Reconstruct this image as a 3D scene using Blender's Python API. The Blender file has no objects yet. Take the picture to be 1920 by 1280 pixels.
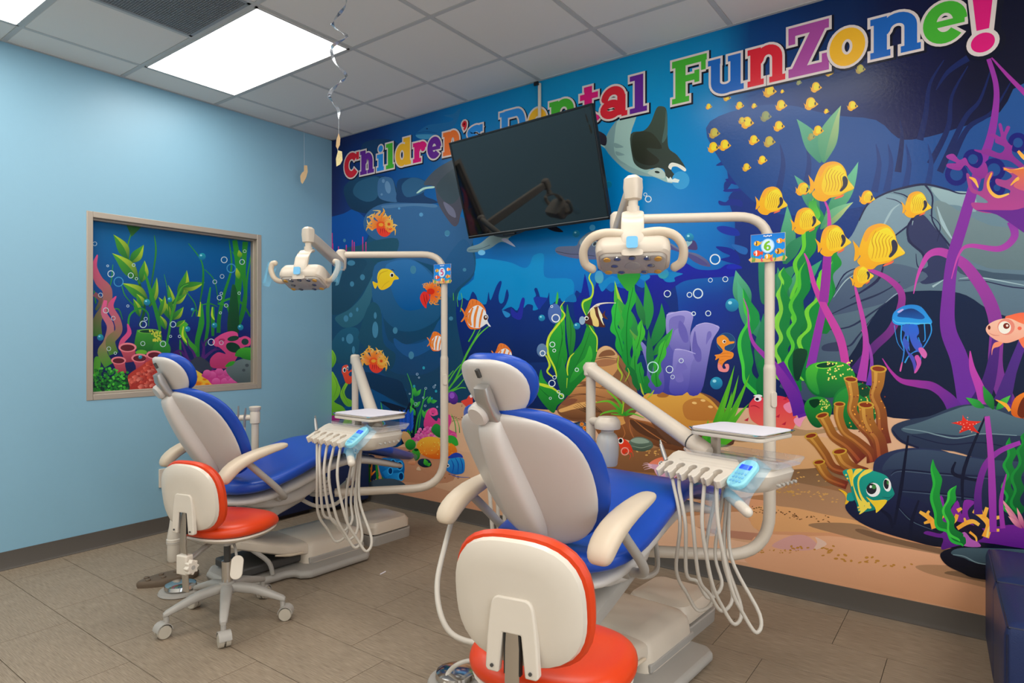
import bpy, bmesh, math, random
from math import sin, cos, pi, radians, sqrt, atan2
from mathutils import Vector, Matrix
random.seed(7)
scene = bpy.context.scene
C = scene.collection

# ------------------------------------------------------------------ camera
FOC, CXP, CYP, H = 1198.6, 960.0, 632.0, 2.95
YAW = radians(36.379)
CAM = Vector((4.404, -3.425, 1.299))
cd = bpy.data.cameras.new('camera'); cam = bpy.data.objects.new('camera', cd); C.objects.link(cam)
cam.location = CAM; cam.rotation_euler = (pi/2, 0, YAW)
cd.sensor_width = 36; cd.lens = 36*FOC/1920; cd.shift_y = -8/1920; cd.clip_start = .05
scene.camera = cam

# ------------------------------------------------------------------ light and exposure
LIGHT_STRENGTH = 7.2
LIGHT_SPOTS = [(x, y) for x in (.28, 2.7184, 5.1568) for y in (-1.0196, -2.2388, -3.458, -4.6772)]
w = bpy.data.worlds.new('world'); scene.world = w; w.use_nodes = True
w.node_tree.nodes['Background'].inputs[0].default_value = (.84, .93, 1, 1)
w.node_tree.nodes['Background'].inputs[1].default_value = 2.6
vs = scene.view_settings
vs.view_transform = 'Standard'; vs.look = 'None'; vs.gamma = 1; vs.use_curve_mapping = False
vs.exposure = 0.08

# ------------------------------------------------------------------ colours and materials
def lin(c):
    if isinstance(c, str):
        c = tuple(int(c[i:i+2], 16) for i in (0, 2, 4))
    r = []
    for v in c[:3]:
        v /= 255.0
        r.append(v/12.92 if v <= .04045 else ((v+.055)/1.055)**2.4)
    return r
MATS = {}
def mat(name, col, rough=.5, metal=0, spec=.5, alpha=1, trans=0, emit=0, noise=0, nscale=30, bump=0, bscale=200, coat=0, stretch=None, coords='Object', ior=1.45):
    if name in MATS: return MATS[name]
    m = bpy.data.materials.new(name); m.use_nodes = True
    nt = m.node_tree; b = nt.nodes['Principled BSDF']; c = lin(col)
    b.inputs['Base Color'].default_value = (*c, 1)
    b.inputs['Roughness'].default_value = rough; b.inputs['Metallic'].default_value = metal
    b.inputs['Specular IOR Level'].default_value = spec; b.inputs['Alpha'].default_value = alpha
    b.inputs['Transmission Weight'].default_value = trans; b.inputs['IOR'].default_value = ior
    b.inputs['Coat Weight'].default_value = coat
    if emit:
        b.inputs['Emission Color'].default_value = (*c, 1); b.inputs['Emission Strength'].default_value = emit
    tc = nt.nodes.new('ShaderNodeTexCoord'); mp = nt.nodes.new('ShaderNodeMapping')
    nt.links.new(tc.outputs[coords], mp.inputs[0])
    if stretch: mp.inputs['Scale'].default_value = stretch
    n = nt.nodes.new('ShaderNodeTexNoise'); n.inputs['Scale'].default_value = nscale; n.inputs['Detail'].default_value = 4
    nt.links.new(mp.outputs[0], n.inputs['Vector'])
    mx = nt.nodes.new('ShaderNodeMix'); mx.data_type = 'RGBA'
    k = max(noise, .012)
    mx.inputs[6].default_value = (*[v*(1-k) for v in c], 1); mx.inputs[7].default_value = (*[min(1, v*(1+k)) for v in c], 1)
    nt.links.new(n.outputs['Fac'], mx.inputs[0]); nt.links.new(mx.outputs[2], b.inputs['Base Color'])
    if bump:
        n2 = nt.nodes.new('ShaderNodeTexNoise'); n2.inputs['Scale'].default_value = bscale; n2.inputs['Detail'].default_value = 2
        nt.links.new(mp.outputs[0], n2.inputs['Vector'])
        bp = nt.nodes.new('ShaderNodeBump'); bp.inputs['Strength'].default_value = bump; bp.inputs['Distance'].default_value = .002
        nt.links.new(n2.outputs['Fac'], bp.inputs['Height']); nt.links.new(bp.outputs[0], b.inputs['Normal'])
    MATS[name] = m
    return m
def print_mat(name, rough, bump, gain=1.0):
    m = bpy.data.materials.new(name); m.use_nodes = True
    nt = m.node_tree; b = nt.nodes['Principled BSDF']
    a = nt.nodes.new('ShaderNodeAttribute'); a.attribute_name = 'ink'
    nt.links.new(a.outputs['Color'], b.inputs['Base Color'])
    b.inputs['Roughness'].default_value = rough; b.inputs['Specular IOR Level'].default_value = .24
    if bump:
        tc = nt.nodes.new('ShaderNodeTexCoord')
        n2 = nt.nodes.new('ShaderNodeTexNoise'); n2.inputs['Scale'].default_value = 70; n2.inputs['Detail'].default_value = 3
        nt.links.new(tc.outputs['Object'], n2.inputs['Vector'])
        bp = nt.nodes.new('ShaderNodeBump'); bp.inputs['Strength'].default_value = bump; bp.inputs['Distance'].default_value = .004
        nt.links.new(n2.outputs['Fac'], bp.inputs['Height']); nt.links.new(bp.outputs[0], b.inputs['Normal'])
    MATS[name] = m
    return m

# ------------------------------------------------------------------ object helpers
def link(o, parent=None):
    C.objects.link(o)
    if parent is not None: o.parent = parent
    return o
def tag(o, label=None, cat=None, group=None, kind=None):
    if label: o['label'] = label
    if cat: o['category'] = cat
    if group: o['group'] = group
    if kind: o['kind'] = kind
    return o
def empty(name, loc=(0, 0, 0), rz=0, label=None, cat=None, group=None, kind=None):
    o = bpy.data.objects.new(name, None); link(o); o.location = loc; o.rotation_euler = (0, 0, rz); o.empty_display_size = .05
    return tag(o, label, cat, group, kind)
def copy_tree(o, parent=None):
    c = o.copy(); C.objects.link(c); c.parent = parent
    for ch in list(o.children): copy_tree(ch, c)
    return c

class MB:
    """collects geometry for one mesh"""
    def __init__(s): s.v = []; s.f = []
    def add(s, vs_, fs):
        n = len(s.v); s.v += [tuple(p) for p in vs_]; s.f += [tuple(i+n for i in f) for f in fs]; return s
    def box(s, x0, x1, y0, y1, z0, z1):
        return s.add([(x, y, z) for x in (x0, x1) for y in (y0, y1) for z in (z0, z1)],
                     [(0, 1, 3, 2), (4, 6, 7, 5), (0, 4, 5, 1), (2, 3, 7, 6), (0, 2, 6, 4), (1, 5, 7, 3)])
    def loft(s, rings, cap=True, closed=True):
        n = len(rings[0]); vs_ = [p for r in rings for p in r]; fs = []
        for i in range(len(rings)-1):
            for j in range(n if closed else n-1):
                a = i*n+j; b = i*n+(j+1) % n
                fs.append((a, b, b+n, a+n))
        if cap:
            fs.append(tuple(range(n-1, -1, -1))); fs.append(tuple((len(rings)-1)*n+j for j in range(n)))
        return s.add(vs_, fs)
    def tube(s, pts, r, n=12, cap=True, smooth=0, dome=0):
        pts = [Vector(p) for p in pts]
        if smooth: pts = spline3(pts, smooth)
        m = len(pts); rs = r if isinstance(r, (list, tuple)) else [r]*m
        if len(rs) != m:
            k_ = len(rs)-1; rs = [rs[min(int(i*k_/(m-1)), k_-1)]+(rs[min(int(i*k_/(m-1)), k_-1)+1]-rs[min(int(i*k_/(m-1)), k_-1)])*(i*k_/(m-1)-min(int(i*k_/(m-1)), k_-1)) for i in range(m)]
        if dome:
            a = (pts[0]-pts[1]).normalized(); b = (pts[-1]-pts[-2]).normalized(); r0, r1 = rs[0], rs[-1]
            pts = [pts[0]+a*r0*.95, pts[0]+a*r0*.75, pts[0]+a*r0*.4]+pts+[pts[-1]+b*r1*.4, pts[-1]+b*r1*.75, pts[-1]+b*r1*.95]
            rs = [r0*.3, r0*.66, r0*.92]+list(rs)+[r1*.92, r1*.66, r1*.3]; m += 6
        rings = []; u = None
        for i, p in enumerate(pts):
            t = (pts[min(i+1, m-1)]-pts[max(i-1, 0)]).normalized()
            if u is None:
                u = t.orthogonal().normalized()
            else:
                u = (u-t*u.dot(t)).normalized()
            v = t.cross(u)
            rings.append([p+(u*cos(2*pi*k/n)+v*sin(2*pi*k/n))*rs[i] for k in range(n)])
        return s.loft(rings, cap)
    def lathe(s, prof, o=(0, 0, 0), axis=(0, 0, 1), n=24):
        ax = Vector(axis).normalized(); u = ax.orthogonal().normalized(); v = ax.cross(u); o = Vector(o)
        return s.loft([[o+ax*h+(u*cos(2*pi*k/n)+v*sin(2*pi*k/n))*max(r, 1e-4) for k in range(n)] for r, h in prof])
    def prism(s, outline, z0, z1):
        return s.loft([[(x, y, z0) for x, y in outline], [(x, y, z1) for x, y in outline]])
    def xf(s, M, start=0):
        s.v[start:] = [tuple(M @ Vector(p)) for p in s.v[start:]]; return s
    def build(s, name, material, parent=None, bevel=0, segs=3, sub=0, angle=35, label=None):
        me = bpy.data.meshes.new(name); me.from_pydata(s.v, [], s.f)
        bm = bmesh.new(); bm.from_mesh(me); bmesh.ops.recalc_face_normals(bm, faces=bm.faces); bm.to_mesh(me); bm.free()
        me.shade_smooth()
        if not sub: me.set_sharp_from_angle(angle=radians(angle))
        me.materials.append(material if not isinstance(material, str) else MATS[material])
        o = bpy.data.objects.new(name, me); link(o, parent)
        if bevel:
            b = o.modifiers.new('bevel', 'BEVEL'); b.width = bevel; b.segments = segs; b.limit_method = 'ANGLE'; b.angle_limit = radians(40); b.harden_normals = False
        if sub:
            d = o.modifiers.new('sub', 'SUBSURF'); d.levels = d.render_levels = sub
        if label: o['label'] = label
        return o
def spline3(pts, k):
    out = []; n = len(pts)
    for i in range(n-1):
        p0, p1, p2, p3 = pts[max(i-1, 0)], pts[i], pts[i+1], pts[min(i+2, n-1)]
        for j in range(k):
            t = j/k
            out.append(.5*((2*p1)+(p2-p0)*t+(2*p0-5*p1+4*p2-p3)*t*t+(3*p1-p0-3*p2+p3)*t**3))
    out.append(pts[-1]); return out
def rrect(x0, x1, y0, y1, r, n=5):
    out = []
    for cx, cy, a in ((x1-r, y1-r, 0), (x0+r, y1-r, 90), (x0+r, y0+r, 180), (x1-r, y0+r, 270)):
        for i in range(n+1):
            t = radians(a+90*i/n); out.append((cx+r*cos(t), cy+r*sin(t)))
    return out
def superring(w, h, e, n):
    out = []
    for k in range(n):
        a = 2*pi*k/n; c, s_ = cos(a), sin(a)
        out.append((w*math.copysign(abs(c)**(2/e), c), h*math.copysign(abs(s_)**(2/e), s_)))
    return out
def cushion(mb, path, wid, thick, e=3, n=28, wrap=0, wmax=None, lift=0):
    """loft along path [(y,z)], half widths, thickness; wrap bends the sides along the front normal"""
    rings = []; m = len(path); wm = wmax or max(wid)
    for i, (y, z) in enumerate(path):
        a = path[max(i-1, 0)]; b = path[min(i+1, m-1)]
        ty, tz = b[0]-a[0], b[1]-a[1]; l = sqrt(ty*ty+tz*tz) or 1; ty /= l; tz /= l
        ny, nz = -tz, ty
        ring = []
        for x, q in superring(wid[i], thick[i]/2, e, n):
            q2 = q+wrap*(x/wm)**2+lift
            ring.append((x, y+ny*q2, z+nz*q2))
        rings.append(ring)
    return mb.loft(rings)
def ray(px, py):
    f = Vector((-sin(YAW), cos(YAW), 0)); r = Vector((cos(YAW), sin(YAW), 0))
    return f+r*((px-CXP)/FOC)-Vector((0, 0, 1))*((py-CYP)/FOC)
def at_plane(px, py, ax, v):
    r = ray(px, py); t = (v-CAM[ax])/r[ax]; return CAM+r*t
def at_depth(px, py, d): return CAM+ray(px, py)*d
def project(P):
    v = Vector(P)-CAM; f = Vector((-sin(YAW), cos(YAW), 0)); r = Vector((cos(YAW), sin(YAW), 0)); z = v.dot(f)
    return CXP+FOC*v.dot(r)/z, CYP-FOC*v.z/z

# ------------------------------------------------------------------ materials
mat('wall_paint', (136, 180, 202), .42, spec=.6, bump=.12, bscale=260)
mat('plain_wall', (238, 236, 230), .6)
mat('ceiling_tile', (240, 234, 226), .9, noise=.03, nscale=300, bump=.3, bscale=500)
mat('grid_metal', (200, 198, 194), .5)
mat('baseboard', (88, 82, 76), .5, bump=.1, bscale=300)
mat('grout', (84, 74, 62), .8)
mat('shell_plastic', (203, 196, 189), .34)
mat('cream_plastic', (216, 202, 184), .32, spec=.5)
mat('white_shell', (218, 207, 192), .25, spec=.5)
mat('warm_plastic', (214, 196, 172), .38)
mat('grey_plastic', (170, 164, 156), .45)
mat('dark_grey', (70, 68, 66), .5)
mat('blue_vinyl', (26, 74, 176), .33, spec=.5, bump=.06, bscale=500)
mat('orange_vinyl', (214, 62, 18), .33, spec=.5, bump=.06, bscale=500)
mat('navy_vinyl', (30, 44, 84), .4, spec=.4, bump=.25, bscale=260)
mat('navy_seam', (20, 28, 56), .5)
mat('silver', (176, 172, 168), .35, metal=.7)
mat('chrome', (210, 208, 205), .12, metal=1)
mat('black_plastic', (16, 16, 18), .3)
mat('black_rubber', (28, 26, 25), .6)
mat('screen_glass', (8, 11, 13), .04, spec=.75, coat=.4)
mat('hose', (196, 188, 176), .45)
mat('brown_rubber', (104, 88, 72), .6, noise=.08)
mat('clear_plastic', (228, 226, 228), .08, alpha=.32, spec=.8)
mat('toe_film', (150, 130, 150), .06, alpha=.25, spec=.9)
mat('blue_film', (120, 200, 235), .1, alpha=.26, spec=.8)
mat('film_clear', (200, 225, 240), .08, alpha=.25, spec=.9)
mat('keypad', (150, 222, 236), .3)
mat('lcd', (40, 70, 235), .3, emit=.7)
mat('bottle', (206, 204, 198), .25, alpha=.72, spec=.6)
mat('blue_button', (120, 195, 240), .3)
mat('lens', (190, 180, 168), .18, alpha=.85, spec=.8, bump=.5, bscale=300)
mat('led_amber', (214, 160, 60), .3)
mat('led_silver', (150, 150, 146), .2, metal=.8)
mat('frame_metal', (176, 164, 150), .42, metal=.25)
mat('vent_metal', (150, 152, 154), .5)
mat('vent_hole', (84, 86, 88), .7)
mat('tray_liner', (238, 232, 240), .5)
mat('window_glass', (12, 20, 26), .02, alpha=.06, spec=.6)
mat('paper_tan', (206, 172, 128), .7)
mat('paper_print', (222, 206, 150), .6, noise=.3, nscale=90)
mat('thread', (200, 205, 210), .6)
mat('foil', (205, 212, 220), .25, metal=.75)
mat('caster_wheel', (188, 178, 162), .4)
print_mat('mural_ink', .22, .1)
print_mat('window_ink', .5, 0)
print_mat('sign_ink', .35, 0)
def panel_mat():
    m = bpy.data.materials.new('light_diffuser'); m.use_nodes = True
    b = m.node_tree.nodes['Principled BSDF']
    b.inputs['Base Color'].default_value = (.9, .9, .88, 1)
    b.inputs['Emission Color'].default_value = (1, .965, .905, 1); b.inputs['Emission Strength'].default_value = LIGHT_STRENGTH
    MATS['light_diffuser'] = m
panel_mat()
def floor_mat():
    m = bpy.data.materials.new('floor_plank'); m.use_nodes = True; nt = m.node_tree; b = nt.nodes['Principled BSDF']
    tc = nt.nodes.new('ShaderNodeTexCoord'); oi = nt.nodes.new('ShaderNodeObjectInfo')
    ad = nt.nodes.new('ShaderNodeVectorMath'); ad.operation = 'ADD'
    mu = nt.nodes.new('ShaderNodeVectorMath'); mu.operation = 'SCALE'; mu.inputs['Scale'].default_value = 37
    cx = nt.nodes.new('ShaderNodeCombineXYZ'); nt.links.new(oi.outputs['Random'], cx.inputs[0]); nt.links.new(oi.outputs['Random'], cx.inputs[1])
    nt.links.new(cx.outputs[0], mu.inputs[0]); nt.links.new(tc.outputs['Object'], ad.inputs[0]); nt.links.new(mu.outputs[0], ad.inputs[1])
    mp = nt.nodes.new('ShaderNodeMapping'); mp.inputs['Scale'].default_value = (5, 110, 5); nt.links.new(ad.outputs[0], mp.inputs[0])
    n = nt.nodes.new('ShaderNodeTexNoise'); n.inputs['Scale'].default_value = 3.0; n.inputs['Detail'].default_value = 6; nt.links.new(mp.outputs[0], n.inputs['Vector'])
    n2 = nt.nodes.new('ShaderNodeTexNoise'); n2.inputs['Scale'].default_value = 6; nt.links.new(ad.outputs[0], n2.inputs['Vector'])
    r = nt.nodes.new('ShaderNodeValToRGB'); r.color_ramp.elements[0].position = .3; r.color_ramp.elements[1].position = .72
    r.color_ramp.elements[0].color = (*lin((124, 108, 90)), 1); r.color_ramp.elements[1].color = (*lin((166, 149, 128)), 1)
    nt.links.new(n.outputs['Fac'], r.inputs[0])
    hs = nt.nodes.new('ShaderNodeHueSaturation'); mr = nt.nodes.new('ShaderNodeMapRange')
    mr.inputs[3].default_value = .9; mr.inputs[4].default_value = 1.08; nt.links.new(n2.outputs['Fac'], mr.inputs[0])
    nt.links.new(mr.outputs[0], hs.inputs['Value']); nt.links.new(r.outputs[0], hs.inputs['Color']); nt.links.new(hs.outputs[0], b.inputs['Base Color'])
    b.inputs['Roughness'].default_value = .5; b.inputs['Specular IOR Level'].default_value = .3
    bp = nt.nodes.new('ShaderNodeBump'); bp.inputs['Strength'].default_value = .1; bp.inputs['Distance'].default_value = .001
    nt.links.new(n.outputs['Fac'], bp.inputs['Height']); nt.links.new(bp.outputs[0], b.inputs['Normal'])
    MATS['floor_plank'] = m
floor_mat()

# ------------------------------------------------------------------ the room
RX, RY = 7.0, -6.0
fl = MB().box(0, RX, RY, 0, -.05, -.004).build('floor', 'grout'); tag(fl, 'grey brown floor of staggered rectangular planks', 'floor', kind='structure')
TL, TW = .6096, .3048
tile_me = {}
def plank(x0, x1, y0, y1):
    key = (round(x1-x0, 3), round(y1-y0, 3))
    if key not in tile_me:
        hx, hy = key[0]/2, key[1]/2
        o = MB().prism([(-hx, -hy), (hx, -hy), (hx, hy), (-hx, hy)], -.004, 0).build('floor_plank', 'floor_plank', fl)
        tile_me[key] = o.data
    else:
        o = bpy.data.objects.new('floor_plank', tile_me[key]); link(o, fl)
    o.location = ((x0+x1)/2, (y0+y1)/2, 0)
row = 0; y1 = -.136 + 0*TW; g = .0013
rows = [(-.136, 0.0)]
yy = -.136
while yy > RY: rows.append((max(yy-TW, RY), yy)); yy -= TW
for ri, (ya, yb) in enumerate(rows):
    # joints step by a third of a plank from row to row
    k = round((-1.965-yb)/TW)
    off = (.84+.203*k) % TL
    xs = [0.0]; x = off
    while x < RX:
        if x > .02: xs.append(x)
        x += TL
    xs.append(RX)
    for xa, xb in zip(xs[:-1], xs[1:]):
        if yb > -5.2: plank(xa+g, xb-g, ya+g, yb-g)

# left wall with the window recess
WY0, WY1, WZ0, WZ1 = -1.825, -.651, .911, 2.072
wl = MB()
wl.box(-.16, 0, RY, WY0, 0, H+.1); wl.box(-.16, 0, WY1, 0, 0, H+.1); wl.box(-.16, 0, WY0, WY1, 0, WZ0); wl.box(-.16, 0, WY0, WY1, WZ1, H+.1)
wl = tag(wl.build('wall_left', 'wall_paint'), 'light blue painted wall with a framed window recess', 'wall', kind='structure')
wr = tag(MB().box(-.16, RX+.1, .001, .14, 0, H+.1).build('wall_back', 'plain_wall'), 'long wall behind the sea mural', 'wall', kind='structure')
wq = MB().box(RX, RX+.12, RY, -5.4, 0, H+.1).box(RX, RX+.12, -.7, 0, 0, H+.1).box(RX, RX+.12, -5.4, -.7, 0, .5).box(RX, RX+.12, -5.4, -.7, 2.75, H+.1)
tag(wq.build('wall_right', 'plain_wall'), 'pale wall with an added wide window opening beyond the right of the view', 'wall', kind='structure')
w2 = tag(empty('added_window', (RX, -3.05, .5)), 'wide daylight window beyond the right of the view', 'window', kind='structure')  # unseen window, added so daylight fills the ceiling and mural
for k_ in range(5):
    MB().box(-.02, .1, -2.35+k_*1.15, -2.3+k_*1.15, 0, 2.25).build('mullion', 'grid_metal', w2)
MB().box(-.02, .1, -2.35, 2.35, -.02, .03).build('sill', 'grid_metal', w2)
def baseboard(name, pts, lab):
    mb = MB()
    prof = [(0, .1), (.006, .1), (.007, .02), (.011, .008), (.02, .003), (.02, 0), (0, 0)]
    rings = []
    for (x, y, nx, ny) in pts: rings.append([(x+nx*a, y+ny*a, z) for a, z in prof])
    mb.loft(rings)
    return tag(mb.build(name, 'baseboard'), lab, 'baseboard', kind='structure')
baseboard('baseboard_left', [(0, RY, 1, 0), (0, 0, 1, 0)], 'grey brown vinyl cove base along the blue wall')
baseboard('baseboard_back', [(0, -.0, 0, -1), (RX, -.0, 0, -1)], 'grey brown vinyl cove base under the sea mural')

tag(MB().box(-.16, RX+.12, RY-.12, RY, 0, H+.1).build('wall_front', 'plain_wall'), 'pale wall behind the viewer', 'wall', kind='structure')
# ceiling: slab, tiles, bars
ce = tag(MB().box(-.16, RX+.12, RY-.12, .14, H+.02, H+.12).build('ceiling', 'ceiling_tile'), 'suspended ceiling of square grey white tiles', 'ceiling', kind='structure')
GX = [0]+[.28+.6096*k for k in range(12) if .28+.6096*k < RX]+[RX]
GY = [0]+[-.41-.6096*k for k in range(10) if -.41-.6096*k > RY]+[RY]
light_cells = set()
for lx, ly in LIGHT_SPOTS:
    for q in (0, 1): light_cells.add((round(lx+.3+.61*q, 1), round(ly-.3, 1)))
vent_cell = (round(.8896+.3, 1), round(-1.6292-.3, 1))
ctile = {}
for i in range(len(GX)-1):
    for j in range(len(GY)-1):
        xa, xb, yb, ya = GX[i], GX[i+1], GY[j], GY[j+1]
        cxm, cym = (xa+xb)/2, (ya+yb)/2
        if any(abs(cxm-a) < .12 and abs(cym-b) < .12 for a, b in light_cells) or (abs(cxm-vent_cell[0]) < .12 and abs(cym-vent_cell[1]) < .12): continue
        key = (round(xb-xa, 3), round(yb-ya, 3))
        if key not in ctile:
            hx, hy = key[0]/2-.0125, key[1]/2-.0125
            o = MB().loft([[(-hx, -hy, .016), (hx, -hy, .016), (hx, hy, .016), (-hx, hy, .016)], [(-hx, -hy, .003), (hx, -hy, .003), (hx, hy, .003), (-hx, hy, .003)],
                           [(-hx+.004, -hy+.004, 0), (hx-.004, -hy+.004, 0), (hx-.004, hy-.004, 0), (-hx+.004, hy-.004, 0)]]).build('ceiling_tile', 'ceiling_tile', ce)
            ctile[key] = o.data
        else:
            o = bpy.data.objects.new('ceiling_tile', ctile[key]); link(o, ce)
        o.location = (cxm, cym, H)
for x in GX[1:-1]: MB().box(x-.012, x+.012, RY, 0, H-.001, H+.02).build('grid_bar', 'grid_metal', ce)
for y in GY[1:-1]: MB().box(0, RX, y-.012, y+.012, H-.0015, H+.02).build('grid_bar', 'grid_metal', ce)
MB().box(0, .02, RY, 0, H-.002, H+.02).build('edge_trim', 'grid_metal', ce)
MB().box(0, RX, -.02, -.0, H-.002, H+.02).build('edge_trim', 'grid_metal', ce)

# ceiling light panels
lit_labels = {(.28, -1.0196): 'lit rectangular ceiling panel nearest the corner of the two walls', (.28, -2.2388): 'lit rectangular ceiling panel cut by the top left corner of the photo'}
for n_, (lx, ly) in enumerate(LIGHT_SPOTS):
    key = (lx, ly)
    L = empty('ceiling_light', (lx+.6096, ly-.3048, H), 0, lit_labels.get(key, 'lit rectangular ceiling panel outside the picture'), 'ceiling light', 'rectangular ceiling light panels')
    fr = MB(); a, b = .597, .2925
    for (x0, x1, y0, y1) in ((-a, a, -b, -b+.012), (-a, a, b-.012, b), (-a, -a+.012, -b, b), (a-.012, a, -b, b)): fr.box(x0, x1, y0, y1, -.006, .018)
    fr.build('frame', 'grid_metal', L)
    MB().add([(-a+.012, -b+.012, -.004), (a-.012, -b+.012, -.004), (a-.012, b-.012, -.004), (-a+.012, b-.012, -.004)], [(3, 2, 1, 0)]).build('diffuser', 'light_diffuser', L)
# perforated vent
V = empty('ceiling_vent', (vent_cell[0]-.0056, -1.6292-.3048, H), 0, 'dark grey perforated ceiling vent panel between the two lights', 'vent')
MB().box(-.29, .29, -.29, .29, .004, .016).build('backing', 'vent_hole', V)
vf = MB()
for (x0, x1, y0, y1) in ((-.292, .292, -.292, -.275), (-.292, .292, .275, .292), (-.292, -.275, -.292, .292), (.275, .292, -.292, .292)): vf.box(x0, x1, y0, y1, -.002, .016)
vf.build('frame', 'vent_metal', V)
pf = MB(); st = .0125; nn = int(.55/st)
for i in range(nn+1):
    q = -.275+i*st
    pf.box(q-.0035, q+.0035, -.275, .275, .0005, .003); pf.box(-.275, .275, q-.0035, q+.0035, .0005, .0028)
pf = pf.build('perforated_sheet', 'vent_metal', V)
# ------------------------------------------------------------------ flat printed art
class Art:
    def __init__(s, parent, ax, v, nrm, step, material):
        s.parent, s.ax, s.val, s.n, s.step, s.mat = parent, ax, v, Vector(nrm), step, material
        s.k = 0; s.cells = {}; s.o = (0, 0, 1.0); s.V = None; s.name = None; s.flatmap = None; s.clip = None; s.gain = 1.16
    def P(s, x, y):
        x = s.o[0]+x/s.o[2]; y = s.o[1]+y/s.o[2]
        return at_plane(x, y, s.ax, s.val)
A = None
def crop(ox, oy, sc): A.o = (ox, oy, sc)
def flush():
    if A.V and A.V[0]:
        v, f, c = A.V
        if A.name == 'sandy_sea_floor': c = [(r_*1.12, g_*1.24, b_*1.54) for r_, g_, b_ in c]
        me = bpy.data.meshes.new(A.name); me.from_pydata(v, [], f)
        at = me.color_attributes.new('ink', 'FLOAT_COLOR', 'POINT')
        at.data.foreach_set('color', [q for k in c for q in (*[min(.93, A.gain*u**1.1) for u in k], 1)])
        me.materials.append(MATS[A.mat])
        o = bpy.data.objects.new(A.name, me); link(o, A.parent)
        if A.label: o['label'] = A.label
        if A.name == 'sand_pebbles': o['kind'] = 'stuff'
    A.V = None
def part(name, label=None):
    flush(); A.V = ([], [], []); A.name = name; A.label = label
def emit3(pts3, faces, cols):
    # each print layer sits a hair above whatever it overlaps
    i_, j_ = ((1, 2), (0, 2), (0, 1))[A.ax]
    us = [p[i_] for p in pts3]; ws_ = [p[j_] for p in pts3]; q_ = .02
    box = [(a, b) for a in range(int(min(us)/q_)-1, int(max(us)/q_)+2) for b in range(int(min(ws_)/q_)-1, int(max(ws_)/q_)+2)] if (max(us)-min(us))*(max(ws_)-min(ws_)) < 40 else []
    A.k = 1+max((A.cells.get(c_, 0) for c_ in box), default=0)
    for c_ in box: A.cells[c_] = A.k
    A.top = max(getattr(A, 'top', 0), A.k)
    off = A.n*(A.step*A.k)
    v, f, c = A.V; n = len(v)
    if A.clip: pts3 = [A.clip(p) for p in pts3]
    v += [tuple(p+off) for p in pts3]; f += [tuple(i+n for i in q) for q in faces]; c += cols
def spl(pts, k, closed=True):
    n = len(pts); out = []
    for i in range(n if closed else n-1):
        if closed: p0, p1, p2, p3 = pts[i-1], pts[i], pts[(i+1) % n], pts[(i+2) % n]
        else: p0, p1, p2, p3 = pts[max(i-1, 0)], pts[i], pts[i+1], pts[min(i+2, n-1)]
        for j in range(k):
            t = j/k
            out.append(tuple(.5*((2*b)+(c-a)*t+(2*a-5*b+4*c-d)*t*t+(3*b-a-3*c+d)*t**3) for a, b, c, d in zip(p0, p1, p2, p3)))
    if not closed: out.append(pts[-1])
    return out
def pp(s): return [tuple(float(q) for q in t.split(',')) for t in s.split()] if isinstance(s, str) else list(s)
def grad(pts, c1, c2, ang=90):
    a = lin(c1)
    if c2 is None: return [a]*len(pts)
    b = lin(c2); dx, dy = cos(radians(ang)), sin(radians(ang))
    d = [x*dx+y*dy for x, y in pts]; lo, hi = min(d), max(d)
    return [[p+(q-p)*((t-lo)/((hi-lo) or 1)) for p, q in zip(a, b)] for t in d]
def S(pts, c1, c2=None, k=4, ang=90):
    """filled smooth outline (k=1: straight edges)"""
    pts = pp(pts)
    if k > 1: pts = spl(pts, k)
    emit3([A.P(*p) for p in pts], [tuple(range(len(pts)))], grad(pts, c1, c2, ang))
def L(pts, w, c1, c2=None, k=5, ext=0):
    """stroke of varying width; w is one number or a list spread along the line"""
    pts = pp(pts)
    if k > 1 and len(pts) > 2: pts = spl(pts, k, False)
    if ext:
        def e(a, b):
            l = sqrt((b[0]-a[0])**2+(b[1]-a[1])**2) or 1; return (b[0]+(b[0]-a[0])/l*ext, b[1]+(b[1]-a[1])/l*ext)
        pts = [e(pts[1], pts[0])]+pts[1:-1]+[e(pts[-2], pts[-1])] if len(pts) > 2 else [e(pts[1], pts[0]), e(pts[0], pts[1])]
    ws = w if isinstance(w, (list, tuple)) else [w, w]
    n = len(pts); q = []; loop_ = n > 4 and abs(pts[0][0]-pts[-1][0])+abs(pts[0][1]-pts[-1][1]) < 1e-6
    for i, (x, y) in enumerate(pts):
        a = pts[max(i-1, 0)]; b = pts[min(i+1, n-1)]
        if loop_ and i in (0, n-1): a, b = pts[-2], pts[1]
        dx, dy = b[0]-a[0], b[1]-a[1]; l = sqrt(dx*dx+dy*dy) or 1
        u = i/(n-1)*(len(ws)-1); j = min(int(u), len(ws)-2); ww = (ws[j]+(ws[j+1]-ws[j])*(u-j))/2
        q += [(x-dy/l*ww, y+dx/l*ww), (x+dy/l*ww, y-dx/l*ww)]
    a = lin(c1); b = lin(c2) if c2 is not None else a
    cols = []
    for i in range(n):
        cc = [p+(r-p)*i/(n-1) for p, r in zip(a, b)]; cols += [cc, cc]
    emit3([A.P(*p) for p in q], [(2*i, 2*i+1, 2*i+3, 2*i+2) for i in range(n-1)], cols)
def E(cx, cy, rx, ry, c1, c2=None, rot=0, n=20, ang=90):
    r = radians(rot)
    pts = [(cx+rx*cos(2*pi*i/n)*cos(r)-ry*sin(2*pi*i/n)*sin(r), cy+rx*cos(2*pi*i/n)*sin(r)+ry*sin(2*pi*i/n)*cos(r)) for i in range(n)]
    emit3([A.P(*p) for p in pts], [tuple(range(n))], grad(pts, c1, c2, ang))
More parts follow.
